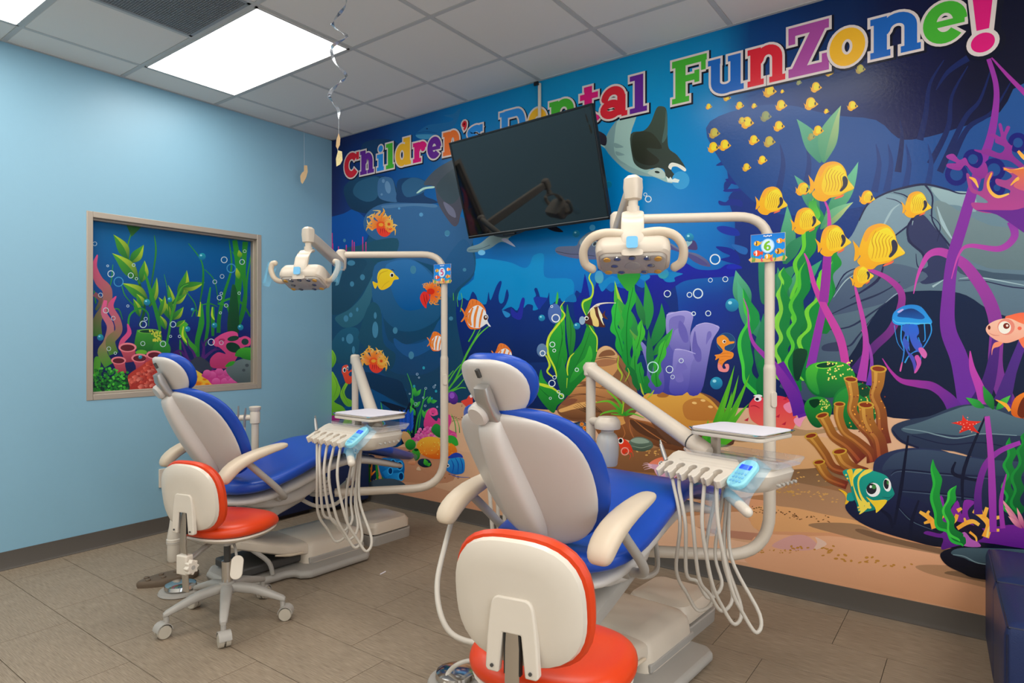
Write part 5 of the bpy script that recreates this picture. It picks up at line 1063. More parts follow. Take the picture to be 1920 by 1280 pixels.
for q, w in (('950,230 965,400 920,560 890,700 885,800', [4, 14, 24, 24]), ('985,230 1010,420 1000,560 980,700', [30, 40, 44, 60]), ('1050,240 1040,420 1050,600 1000,760', [34, 26, 20, 16]), ('970,300 1040,420 1045,560 1010,740', [4, 10, 12, 12]), ('1085,320 1060,480 1050,640 1010,760', [6, 12, 14, 14]), ('835,520 820,640 820,760 800,880', [8, 22, 20, 18]), ('780,620 780,740 755,850 755,950', [10, 36, 30, 28]), ('850,640 850,720 850,820', [16, 24, 16]), ('890,620 960,590 1030,620 1080,700', [10, 14, 14, 10]), ('880,620 940,640 960,740 955,790', [10, 14, 14, 8]), ('330,760 340,690 400,650 450,680 455,760', [12, 12, 12, 10, 6]), ('780,630 830,620 880,640', [4, 9, 4]), ('700,250 780,360 790,480 770,620', [4, 8, 14, 6]), ('800,410 860,480 885,620', [4, 6, 6]), ('680,540 740,620 750,700', [4, 7, 7]), ('720,700 740,660 770,680', [4, 8, 4]), ('290,510 310,570 370,640', [5, 7, 5]), ('220,660 270,655 295,720', [5, 8, 4]), ('235,380 225,480 205,560', [4, 8, 4]), ('550,440 570,540 580,700', [3, 6, 6]), ('650,840 650,900 650,960', [8, 14, 12]), ('120,540 130,620', [6, 10])): L(q, w, '3AA03A', '237A34')
S('960,560 975,500 1000,560 1010,800 940,790', '24643A', '1A4A30'); leaf(1020, 340, 1010, 290, 30, '3F9A34', 'C4DC3C'); leaf(1010, 470, 995, 400, 30, '3F9A34', 'C4DC3C'); L('775,610 765,700', [4, 18], 'C4D83C'); L('690,740 660,780 690,850 740,900 735,920', [26, 40, 34, 20], '5AB83A', '2F8A34'); L('670,760 665,820 700,870', [6, 14, 6], 'C4DC3C'); L('848,640 845,690 860,720', [4, 14, 6], 'B8DC3C')
part('pink_tentacles', 'pink and green curling tentacles')
L('140,320 120,400 150,480 200,540 190,640 140,720 140,820', [6, 44, 60, 60, 50, 60], 'E85A90', '3A7A34'); L('190,600 180,680 220,760 200,860 170,920 210,1000', [20, 36, 44, 50, 60, 60], 'E8609A', '4A9A34'); L('255,575 220,640 260,720 270,790 220,850 240,930', [6, 40, 44, 44, 60, 60], 'E0508E', '4A8A34'); L('325,745 335,800 295,850 280,890', [6, 30, 30, 24], 'D84A90', 'D06080'); S('120,960 150,950 160,1000 130,1080 118,1080', '5CA83A'); L('120,560 160,600 130,660', [30, 26, 16], 'A05A6A', '4A6A40')
part('green_barrel_sponge', 'round green barrel sponge with yellow dots')
S('380,800 400,780 520,790 535,860 500,900 430,920 370,890', '4CA03A', '1F6A30'); E(455, 790, 66, 14, '7CC050'); E(455, 791, 56, 10, '1A4A30'); E(535, 905, 56, 60, '3F9A3A', '1F6030'); E(410, 920, 36, 16, '6CB03A')
rp = random.Random(2)
for _ in range(34): E(rp.uniform(460, 530), rp.uniform(785, 850), 6, 6, 'C8CC4A', n=7)
part('pink_tube_sponge', 'dusty pink tube sponges')
for x, y, r, d in ((325, 890, 56, 90), (400, 955, 52, 80), (270, 970, 46, 80), (490, 935, 50, 70)):
    k_ = -20 if x == 490 else 10
    L([(x, y), (x+k_, y+d*.5), (x+k_*1.6, y+d)], [r*1.75, r*1.35, r*1.5], 'D06070', '9A3A50'); E(x, y, r, r*.52, 'E88A94'); E(x, y+2, r*.78, r*.36, '6A2434')
part('red_brain_coral', 'knobbly red coral mound')
S('310,1100 340,1050 400,1010 460,970 520,960 560,1040 560,1150 400,1160 330,1150', 'C84A3C', 'A83A34')
for i in range(50):
    x, y = rp.uniform(330, 500), rp.uniform(980, 1140)
    if y > 1180-(x-250)*.9: L([(x-20, y+rp.uniform(-8, 8)), (x, y-8), (x+20, y+rp.uniform(-8, 8))], [14, 20, 14], rp.choice(('EE7A68', 'E0604E', 'F09080')), '9A2C2C')
part('green_bush_coral', 'bright green bushy coral at the lower left')
S('118,1110 160,1090 300,1060 330,1100 320,1160 118,1170', '1A4A34', '1A3A38')
for i in range(170):
    x, y = rp.uniform(120, 325), rp.uniform(1010, 1165)
    if y > 1030+abs(x-190)*.25-20: E(x, y, rp.uniform(6, 11), rp.uniform(6, 10), rp.choice(('3FA83A', '2A8A34', '5CC848', '1F7034')), n=8)
part('purple_branch_coral', 'dark purple branching coral')
for q, w in (('770,1040 760,1000 700,970 650,910 600,930', [40, 30, 20, 12, 8]), ('700,970 660,860 650,840', [16, 10, 5]), ('760,1000 730,920 700,880 690,830', [24, 14, 10, 5]), ('775,1010 790,940 800,860 830,830', [30, 20, 12, 5]), ('795,900 780,850', [10, 4]), ('790,960 850,910 900,900', [20, 14, 5]), ('850,910 880,880', [8, 4]), ('780,1030 850,1020 880,1000 920,1010', [20, 12, 10, 5]), ('700,970 620,990 580,980', [14, 8, 4]), ('840,1020 870,1060 850,1075', [8, 6, 4])): L(q, w, '5A2A7C', '4A2470')
E(632, 935, 20, 22, '4A2470'); S('730,960 780,950 850,1010 800,1040 700,1010', '3E4658')
part('yellow_spotted_mound', 'yellow mound with orange spots')
S('640,1130 660,1050 720,1022 780,1050 830,1090 850,1125 760,1135 680,1150', 'F0CC4A', 'E8B038')
for x, y, a in ((700, 1045, 28), (745, 1070, 18), (710, 1090, 26), (760, 1110, 28), (800, 1085, 16), (815, 1115, 16), (680, 1120, 18)): E(x, y, a, a*.55, 'F0A030'); E(x, y+2, a*.7, a*.35, 'D8801E')
part('pink_bubble_coral', 'bright pink bubble coral')
S('780,1060 850,1030 930,1040 990,1090 990,1112 860,1122 820,1090', 'C8408E')
for x, y in ((870, 1100), (905, 1060), (925, 1100), (955, 1075), (970, 1100), (890, 1040), (845, 1060), (940, 1045), (815, 1050)): E(x, y, 26, 23, 'E070B0', 'C04088')
part('pink_lace_coral', 'pink coral with large holes')
S('850,850 900,810 960,790 1000,800 1010,830 1050,820 1085,840 1075,880 1040,890 1000,950 960,1010 900,1020 840,1010 835,960 880,920 930,930 890,890 860,880', 'E45A98', 'B83C70'); E(975, 835, 36, 16, '1F4A3A', rot=-10); E(975, 890, 46, 30, '1A4434', rot=20); E(1048, 855, 22, 20, '1F4A4A'); E(905, 845, 20, 10, 'B03A70')
part('grey_reef_rock', 'grey rock with green coral at the lower right')
S('930,1030 980,980 1040,960 1095,970 1095,1110 1000,1105', '7A8A8C', '4E5C60'); S('985,940 1010,900 1060,890 1095,900 1095,965 1040,960 1020,950', '4CB03A', '2A8030'); S('925,1010 950,980 985,975 970,1000', '3FA034'); E(1060, 1000, 12, 10, '4E5A60'); E(1040, 1030, 10, 9, '4E5A60')
flush()
for x, y, r in ((124, 252, 12), (223, 437, 19), (345, 447, 16), (363, 383, 9), (380, 467, 8), (920, 351, 18), (907, 453, 12), (862, 486, 12), (891, 584, 14), (902, 558, 8), (932, 632, 11), (159, 568, 13), (192, 662, 16), (237, 710, 12), (327, 635, 7), (437, 714, 10), (421, 748, 20), (605, 748, 17), (419, 866, 13), (543, 868, 17), (210, 898, 12), (902, 861, 12), (1030, 364, 15), (1046, 298, 9), (1012, 556, 8), (583, 940, 10), (645, 822, 8), (590, 822, 7), (203, 388, 6), (250, 925, 8), (840, 857, 19), (897, 677, 7)): part('bubble'); RG(x, y, r, max(3, r*.25), 'C8DCE4')
for x, y, r in ((270, 486, 28), (963, 403, 26)): part('bubble'); RG(x, y, r, 6, '4A9AC8')
for x, y, r in ((784, 331, 22), (445, 612, 20), (585, 596, 15), (725, 657, 11), (694, 777, 17), (860, 754, 17), (1020, 767, 18), (158, 829, 20), (403, 949, 12)): part('bubble'); bub(x, y, r, '2AA8B8')
flush()
# ------------------------------------------------------------------ dental chairs (local: +y to the feet, origin on the floor under the seat)
def lerp(a, b, t): return a+(b-a)*t
BA, BD, BN = (-.395, .545), (-.503, .864), (.864, .503)      # backrest: foot of rear line, direction up, front normal
def backpt(s, n=0): return (BA[0]+BD[0]*s+BN[0]*n, BA[1]+BD[1]*s+BN[1]*n)
def chair(label_, group):
    t = empty('dental_chair', (0, 0, 0), 0, label_, 'dental chair', group)
    # floor plate and covers
    pl = [(-.31, -.07), (-.31, .32), (-.27, .38), (.27, .38), (.31, .34), (.31, -.04), (.27, -.085), (.225, -.095), (.21, -.13), (.205, -.34), (.12, -.4), (-.12, -.4), (-.205, -.34), (-.21, -.13), (-.225, -.095), (-.27, -.085)]
    MB().prism(pl, .004, .045).build('base_plate', 'grey_plastic', t, bevel=.018)
    rings = []
    for z, gx, gy in ((.03, .205, 0), (.075, .2, .0), (.1, .198, .0), (.135, .19, .004), (.155, .17, .016), (.166, .1, .05)):
        rings.append([(x, y, z) for x, y in rrect(-gx, gx, .0+gy, .40-gy, .05 if gx > .12 else .04)])
    MB().loft(rings).build('base_cover', 'cream_plastic', t, bevel=.004)
    MB().box(-.204, .204, .02, .39, .045, .078).build('cover_skirt', 'grey_plastic', t, bevel=.006)
    # sloping lift arm cover
    rings = []
    for y, zt, zb, gx in ((.02, .162, .085, .19), (-.06, .172, .1, .19), (-.16, .2, .13, .19), (-.27, .235, .17, .185), (-.36, .262, .205, .17), (-.40, .26, .22, .13)):
        rings.append([(x, y, lerp(zb, zt, .5)+q) for x, q in superring(gx, (zt-zb)/2, 5, 24)])
    MB().loft(rings).build('lift_arm_cover', 'cream_plastic', t)
    MB().box(-.15, .15, -.34, .0, .055, .1).build('lift_linkage', 'dark_grey', t, bevel=.01)
    rings = []
    for y, z0, z1, gx in ((-.36, .2, .27, .12), (-.25, .27, .36, .14), (-.12, .33, .42, .15), (.02, .37, .46, .14), (.12, .42, .5, .1)):
        rings.append([(x, y, (z0+z1)/2+q) for x, q in superring(gx, (z1-z0)/2, 4, 20)])
    MB().loft(rings).build('lift_column', 'grey_plastic', t)
    # seat
    P = [(-.47, .515), (-.46, .502), (-.42, .484), (-.33, .475), (-.2, .49), (-.06, .53), (.08, .578), (.2, .606), (.32, .606), (.46, .576), (.62, .525), (.74, .488), (.81, .468), (.838, .46)]
    W = [.08, .14, .2, .262, .288, .285, .278, .27, .262, .252, .24, .22, .17, .09]
    T = [.04, .065, .08, .085, .085, .085, .08, .075, .07, .066, .062, .058, .05, .03]
    cushion(MB(), P, W, T, e=3.4, n=32, wrap=.018, wmax=.29, lift=.045).build('seat_cushion', 'blue_vinyl', t, sub=1)
    P2 = [(-.46, .465), (-.40, .455), (-.25, .455), (-.06, .50), (.08, .548), (.2, .576), (.32, .578), (.46, .55), (.62, .502), (.74, .466), (.79, .452)]
    W2 = [.12, .2, .235, .235, .23, .225, .215, .205, .19, .16, .08]
    T2 = [.02, .04, .06, .075, .075, .07, .06, .05, .045, .04, .02]
    cushion(MB(), P2, W2, T2, e=3.4, n=28).build('seat_shell', 'shell_plastic', t, sub=1)
    rings = []
    for y, z0, z1, gx in ((-.30, .40, .46, .1), (-.18, .37, .45, .17), (-.02, .375, .48, .19), (.12, .43, .53, .17), (.2, .49, .56, .1)):
        rings.append([(x, y, (z0+z1)/2+q) for x, q in superring(gx, (z1-z0)/2, 3.5, 24)])
    MB().loft(rings).build('seat_bracket', 'shell_plastic', t, sub=1)
    # clear toe cover
    P3 = [(.56, .548), (.66, .515), (.75, .488), (.82, .466), (.85, .455)]
    cushion(MB(), P3, [.252, .244, .228, .178, .08], [.078, .075, .07, .058, .03], e=3.4, n=28, wrap=.018, wmax=.29, lift=.04).build('toe_cover', 'toe_film', t, label='clear plastic foot cover')
    # backrest
    sv = [0, .012, .04, .1, .19, .29, .38, .45, .505, .535, .55]
    wv = [.06, .125, .185, .235, .262, .272, .266, .24, .19, .125, .05]
    cushion(MB(), [backpt(s, .062) for s in sv], [w_*1.02+.006 for w_ in wv], [.024, .04, .048, .052, .054, .054, .054, .052, .05, .042, .024], e=2.6, n=32, wrap=-.085, wmax=.28).build('backrest_cushion', 'blue_vinyl', t, sub=1)
    cushion(MB(), [backpt(s*.975+.004, .035) for s in sv], [w_*.955 for w_ in wv], [.02, .03, .04, .046, .05, .05, .048, .045, .04, .035, .02], e=2.3, n=32, wrap=-.075, wmax=.28).build('backrest_shell', 'shell_plastic', t, sub=1)
    # spine cover, wide at the top and tapering to the hinge
    rings = []
    for s, gx, d, n0 in ((.535, .034, .012, .03), (.525, .042, .03, .02), (.5, .045, .04, .012), (.4, .054, .046, .006), (.28, .064, .048, .002), (.17, .068, .044, .004), (.1, .062, .036, .01), (.06, .05, .022, .016), (.045, .042, .006, .02)):
        y, z = backpt(s, n0)
        rings.append([(x, y+BN[0]*q, z+BN[1]*q) for x, q in superring(gx, d, 3.2, 24)])
    MB().loft(rings).build('spine_cover', 'shell_plastic', t, sub=1)
    rings = []
    for s, gx in ((.1, .045), (.03, .05), (-.06, .055), (-.1, .05)):
        y, z = backpt(s, .02); rings.append([(x, y+BN[0]*q, z+BN[1]*q) for x, q in superring(gx, .025, 5, 20)])
    MB().loft(rings).build('hinge_cover', 'shell_plastic', t)
    # headrest
    hd = empty('headrest', (0, 0, 0)); hd.parent = t
    C0 = (-.655, 1.105); D = (-.5, .866); N = (.866, .5)
    sv2 = [-.105, -.095, -.07, -.03, .02, .06, .09, .104]; wv2 = [.05, .085, .115, .138, .142, .125, .09, .045]
    cushion(MB(), [(C0[0]+D[0]*s+N[0]*.045, C0[1]+D[1]*s+N[1]*.045) for s in sv2], wv2, [.03, .05, .062, .066, .066, .062, .05, .03], e=2.4, n=28, wrap=-.04, wmax=.14).build('headrest_cushion', 'blue_vinyl', hd, sub=1)
    cushion(MB(), [(C0[0]+D[0]*s+N[0]*.012, C0[1]+D[1]*s+N[1]*.012) for s in sv2], [w_*.95 for w_ in wv2], [.02, .034, .042, .044, .044, .04, .034, .02], e=2.4, n=28, wrap=-.035, wmax=.14).build('headrest_shell', 'shell_plastic', hd, sub=1)
    rings = []
    for (s, n0, gx, q) in ((.035, -.03, .026, .014), (-.0, -.036, .028, .02), (-.06, -.036, .026, .018), (-.14, -.02, .026, .014), (-.19, .0, .026, .01)):
        y = C0[0]+D[0]*s+N[0]*n0; z = C0[1]+D[1]*s+N[1]*n0
        rings.append([(x+.012, y+N[0]*a, z+N[1]*a) for x, a in superring(gx, q, 5, 20)])
    MB().loft(rings).build('headrest_bracket', 'silver', hd)
    y = C0[0]+D[0]*-.055-N[0]*.04; z = C0[1]+D[1]*-.055-N[1]*.04
    MB().lathe([(.001, .03), (.03, .03), (.037, .022), (.038, 0), (.036, -.012)], (-.022, y, z), (0, -N[0], -N[1]), 24).build('locking_knob', 'shell_plastic', hd)
    y = C0[0]+D[0]*.07-N[0]*.011; z = C0[1]+D[1]*.07-N[1]*.011
    MB().box(-.006, .006, -.014, .014, -.005, .005).xf(Matrix.Translation((0, y, z)) @ Matrix.Rotation(radians(120), 4, 'X')).build('bracket_slot', 'dark_grey', hd)
    # armrests with struts
    for sx in (1, -1):
        pa = [(-.532, .60), (-.53, .612), (-.518, .636), (-.48, .672), (-.41, .706), (-.31, .729), (-.23, .741), (-.195, .744), (-.186, .7445)]
        am = cushion(MB(), pa, [.022, .038, .045, .047, .046, .041, .035, .026, .012], [.03, .052, .062, .06, .052, .042, .036, .026, .012], e=2.6, n=20)
        am.v = [(x+sx*(.324-.03*(y+.5)), y, z) for x, y, z in am.v]
        ar = am.build('armrest', 'warm_plastic', t, sub=1)
        MB().tube([(sx*.318, -.41, .69), (sx*.31, -.34, .625), (sx*.305, -.25, .54), (sx*.295, -.2, .488), (sx*.262, -.17, .462), (sx*.2, -.165, .455)], .0165, 14, smooth=4).build('armrest_strut', 'grey_plastic', ar)
        MB().lathe([(.001, .01), (.022, .01), (.026, 0), (.026, -.02)], (sx*.215, -.165, .455), (sx, 0, 0), 20).build('pivot_hub', 'grey_plastic', ar)
    # cable loop under the legs and stacked knee rings
    MB().tube([(.06, .02, .40), (.1, .12, .33), (.1, .25, .31), (.05, .36, .34), (0, .42, .42)], .011, 10, smooth=5).build('cable_loop', 'hose', t)
    kb = MB()
    for i in range(4): kb.lathe([(.058, 0), (.062, .004), (.062, .018), (.058, .022)], (0, .22, .36+i*.024), (0, 0, 1), 24)
    kb.build('ribbed_boot', 'shell_plastic', t)
    MB().tube([(.16, -.3, .2), (.19, -.22, .12), (.2, -.2, .05)], .012, 10, smooth=4).build('support_link', 'grey_plastic', t)
    rel = MB().tube([(.19, -.18, .14), (.2, -.1, .125), (.2, -.02, .118)], [.004, .008, .006], 10, smooth=3); rel.build('release_lever', 'warm_plastic', t)
    return t
ch1 = chair('blue dental chair nearest the blue wall and window', 'blue reclining dental chairs')
ch2 = copy_tree(ch1); ch2['label'] = 'blue dental chair in front with the orange stool behind it'
ch1.location = (1.202, -1.25, 0); ch1.rotation_euler.z = -.054
ch2.location = (3.207, -1.211, .0); ch2.rotation_euler.z = -.069
UPPER = ('seat_', 'toe_', 'backrest', 'spine', 'hinge', 'headrest', 'armrest', 'ribbed', 'cable')
for c in ch2.children:
    if c.name.startswith(UPPER): c.location.z += .028

# ------------------------------------------------------------------ exam lamps on bent posts
def bend(a, corner, b, r, n=8):
    a, corner, b = Vector(a), Vector(corner), Vector(b)
    u = (a-corner).normalized(); v = (b-corner).normalized()
    p0 = corner+u*r; p1 = corner+v*r
    return [a]+[(p0*(1-i/n)**2+corner*2*(i/n)*(1-i/n)+p1*(i/n)**2) for i in range(n+1)]+[b]
def lamp(label_, start, pole, tip, headpos, head_yaw, head_tilt, clear, group):
    t = empty('exam_lamp', (pole[0], pole[1], 0), 0, label_, 'lamp', group)
    bpy.context.view_layer.update(); inv = t.matrix_world.inverted()
    def bl(mb, *a, **k):
        par = k.pop('parent', t); o = mb.build(*a, par, **k); o.matrix_parent_inverse = inv if par is t else Matrix(); return o
    zt, zl = 1.826, .345
    lowp = [Vector(start)]+bend(start, (pole[0], pole[1], zl), (pole[0], pole[1], 1.16), .2)[1:]
    bl(MB().tube(lowp, .0255, 20), 'lower_post', 'cream_plastic')
    bl(MB().lathe([(.02, 0), (.0255, .0), (.0255, .004), (.0215, .02), (.02, .02)], (pole[0], pole[1], 1.16), (0, 0, 1), 20), 'post_collar', 'cream_plastic')
    upp = bend((pole[0], pole[1], 1.15), (pole[0], pole[1], zt), (*tip, zt), .14)
    bl(MB().tube(upp, .021, 20), 'upper_post', 'cream_plastic')
    m = Matrix.Translation((pole[0], pole[1], 1.03)) @ Matrix.Rotation(YAW+.3, 4, 'Z')
    bl(MB().prism(rrect(-.014, .014, -.035, .035, .012), .02, .032).xf(m @ Matrix.Rotation(pi/2, 4, 'X') @ Matrix.Translation((0, 0, 0))), 'post_cap_plate', 'cream_plastic', bevel=.003)
    # elbow block and spring arm
    tp = Vector((*tip, zt)); e0 = tp+Vector((0, 0, -.055))
    m = Matrix.Translation(e0)
    bl(MB().lathe([(.001, .088), (.02, .088), (.032, .076), (.034, .04), (.03, -.03), (.02, -.045), (.001, -.045)], tuple(e0), (0, 0, 1), 24), 'elbow_housing', 'cream_plastic')
    hp = Vector(headpos); d = (hp-e0)
    side = d.cross(Vector((0, 0, 1))).normalized(); upv = side.cross(d).normalized()
    rings = []
    for u, w_, h_ in ((-.03, .012, .016), (0, .024, .03), (.15, .026, .034), (.8, .024, .03), (.97, .022, .026), (1.02, .012, .014)):
        c = e0+d*u-Vector((0, 0, .01))*(1-u); rings.append([c+side*a+upv*b for a, b in superring(w_, h_, 4, 20)])
    bl(MB().loft(rings), 'spring_arm', 'cream_plastic')
    hub = bl(MB().loft([[hp+Vector((x, y, z)) for x, y in rrect(-g, g, -g, g, g*.55)] for z, g in ((-.045, .018), (-.04, .026), (.0, .03), (.03, .028), (.042, .016))]), 'arm_joint', 'cream_plastic')
    bl(MB().lathe([(.017, 0), (.017, -.03), (.022, -.031), (.022, -.058), (.016, -.06)], tuple(hp+Vector((0, 0, -.035))), (0, 0, 1), 20), 'yoke_shaft', 'cream_plastic')
    # lamp head in its own frame: +y faces the viewer side, z down the yoke
    M = Matrix.Translation(hp+Vector((0, 0, -.1))) @ Matrix.Rotation(head_yaw, 4, 'Z')
    rings = []
    for y, z, hw, hh in ((-.035, .012, .02, .01), (.0, .01, .034, .022), (.035, .0, .038, .026), (.058, -.025, .039, .024), (.074, -.07, .039, .022), (.09, -.12, .04, .02), (.096, -.142, .036, .016)):
        rings.append([M @ Vector((a, -y+b*.75, z+b*.6)) for a, b in superring(hw, hh, 4, 20)])
    yk = bl(MB().loft(rings), 'yoke_cover', 'cream_plastic')
    q = MB().prism(rrect(-.019, .019, -.02, .02, .008), 0, .006).xf(M @ Matrix.Translation((0, -.112, -.108)) @ Matrix.Rotation(radians(84), 4, 'X'))
    b_ = bl(q, 'touch_button', 'blue_button', parent=yk); b_.matrix_parent_inverse = Matrix()
    HM = M @ Matrix.Translation((0, -.02, -.125)) @ Matrix.Rotation(head_tilt, 4, 'X')
    body = []
    for z, gx, gy in ((.03, .105, .055), (.026, .118, .068), (.005, .125, .076), (-.02, .127, .078), (-.038, .124, .075), (-.046, .116, .068)):
        body.append([HM @ Vector((x, y, z)) for x, y in rrect(-gx, gx, -gy, gy, .035, 6)])
    hd = bl(MB().loft(body), 'lamp_head', 'cream_plastic')
    lens = [[HM @ Vector((x, y, z)) for x, y in rrect(-gx, gx, -gy, gy, .028, 6)] for z, gx, gy in ((-.044, .112, .064), (-.056, .108, .06), (-.06, .098, .05))]
    le = bl(MB().loft(lens), 'lens_cover', 'lens', parent=hd); le.matrix_parent_inverse = Matrix()
    for i, (x, y) in enumerate([(-.085, -.042), (.085, -.042), (-.085, .042), (.085, .042), (-.05, -.046), (0, -.05), (.05, -.046), (-.062, 0), (.062, 0), (-.04, .044), (.04, .044), (0, 0)]):
        r = .026 if i == 11 else .0125; z0 = -.0605
        c = HM @ Vector((x, y, z0)); ax = (HM.to_3x3() @ Vector((0, 0, -1)))
        o = bl(MB().lathe([(.001, .002), (r*.5, .0025), (r, .001), (r, -.004)], tuple(c), tuple(ax), 14), 'led_lens', 'led_amber' if i < 4 else ('grey_plastic' if i == 11 else 'led_silver'), parent=hd); o.matrix_parent_inverse = Matrix()
    for s in (-1, 1):
        if clear:    # looped handles
            pts = [(s*.02, -.062, .026), (s*.09, -.07, .03), (s*.14, -.062, .018), (s*.168, -.035, -.012), (s*.165, .0, -.045), (s*.142, .02, -.056)]
            rad = [.019, .017, .0155, .015, .0155, .016]
        else:
            pts = [(s*.11, .02, -.02), (s*.15, .0, -.034), (s*.18, -.02, -.02), (s*.2, -.035, .02), (s*.195, -.045, .05), (s*.18, -.045, .056)]
            rad = [.013, .0135, .014, .0145, .015, .015]
        o = bl(MB().tube([HM @ Vector(p) for p in pts], rad, 14, smooth=4, dome=1), 'lamp_handle', 'warm_plastic', parent=hd); o.matrix_parent_inverse = Matrix()
        if not clear:
            fm = []
            for k in range(9):
                a = -1.6+k*.4; fm.append([HM @ Vector((s*(.195+.03*cos(a)), -.035+.035*sin(a)*(.6+.4*u), -.075+.125*u)) for u in (0, .25, .5, .75, 1)])
            o = bl(MB().loft(fm, cap=False, closed=False), 'barrier_sleeve', 'blue_film', parent=hd); o.matrix_parent_inverse = Matrix()
    o = MB()
    return t
lamp1 = lamp('cream exam lamp hanging over the chair by the blue wall', (1.25, -.95, .36), (1.643, -.404), (1.096, -.777), at_depth(578, 440, 3.5), radians(24), radians(-26), False, 'cream exam lamps on bent posts')
lamp2 = lamp('cream exam lamp raised in front of the television', (3.22, -.81, .36), (3.657, -.522), (3.085, -.837), at_depth(1187, 352, 2.25), radians(24), radians(-24), True, 'cream exam lamps on bent posts')

# number signs on the posts
def sign(label_, pos, yaw, w_, h_, digit, dcol):
    t = empty('number_sign', tuple(pos), yaw, label_, 'sign', 'numbered post signs')
    MB().box(-w_/2, w_/2, -.004, .0, -h_/2, h_/2).build('sign_panel', 'clear_plastic', t)
    global A
    bpy.context.view_layer.update()
    sa = Art(t, 1, 0, (0, -1, 0), .00012, 'sign_ink'); A = sa
    A.P = lambda x, y: Vector((x*w_/2, -.0045, y*h_/2))
    part('sign_print', 'printed fish scene with a large numeral')
    S('-.97,.97 .97,.97 .97,-.97 -.97,-.97', '1C9AE0', '1476C8', k=1)
    S('-.97,-.97 .97,-.97 .97,-.6 .5,-.75 .1,-.68 -.4,-.78 -.97,-.62', 'D8B070', k=2)
    for x, y, c, s_ in ((-.62, .35, 'E8B030', .3), (.68, .42, 'F0962C', .3), (-.62, -.35, 'E05028', .36), (.62, -.3, 'F0A030', .34), (0, -.62, 'E8A82C', .3)):
        E(x, y, s_*.62, s_*.6, c, n=14); S(f'{x+s_*.4},{y} {x+s_},{y+s_*.5} {x+s_*.9},{y-s_*.5}', c, k=1); L([(x-.05, y+s_*.5), (x-.02, y), (x-.05, y-s_*.5)], s_*.2, '3A2A20' if x*y < 0 else 'F4F0E0'); E(x-s_*.3, y+s_*.15, s_*.14, s_*.16, 'FFFFFF', n=10); E(x-s_*.3, y+s_*.15, s_*.07, s_*.08, '101010', n=8)
    for x in (-.9, -.8, .85, .92, .4): L([(x, -.95), (x+.05, -.7), (x-.02, -.45)], [.06, .05, .01], '3AA84A')
    for x in (-.3, .25): L([(x, -.95), (x-.06, -.8), (x, -.6)], [.1, .07, .02], 'E0486A')
    for i in range(5): E(-.2+i*.1, .84-.03*(i % 2), .045, .05, 'E8F0F8', n=8)
    E(0, .12, .4, .52, '8CC0E8', n=26); E(0, .12, .34, .46, 'C8DCF0', n=26)
    if digit == '6':
        L([(.12, .42), (-.06, .32), (-.15, .1), (-.13, -.08)], [.12, .14, .14], dcol); RGx = [(.01+.12*cos(a*pi/8), -.02+.15*sin(a*pi/8)) for a in range(17)]; L(RGx, .12, dcol, k=1)
    else:
        L([(.15, .4), (-.1, .4)], .13, dcol, k=1); L([(-.1, .42), (-.12, .18)], .1, dcol, k=1); L([(-.12, .18), (.04, .22), (.14, .06), (.06, -.12), (-.14, -.1)], [.1, .12, .13, .12, .1], dcol)
    flush()
    return t
sign('small blue fish sign with a red number 5 on the lamp post', Vector((1.643, -.404, 1.70))+Vector((.01, -.027, 0)), radians(12), .125, .122, '5', 'C83A78')
sign('blue fish sign with a green number 6 on the lamp post', Vector((3.657, -.522, 1.685))+Vector((.0, -.0265, 0)), radians(3), .142, .122, '6', '7AB82C')

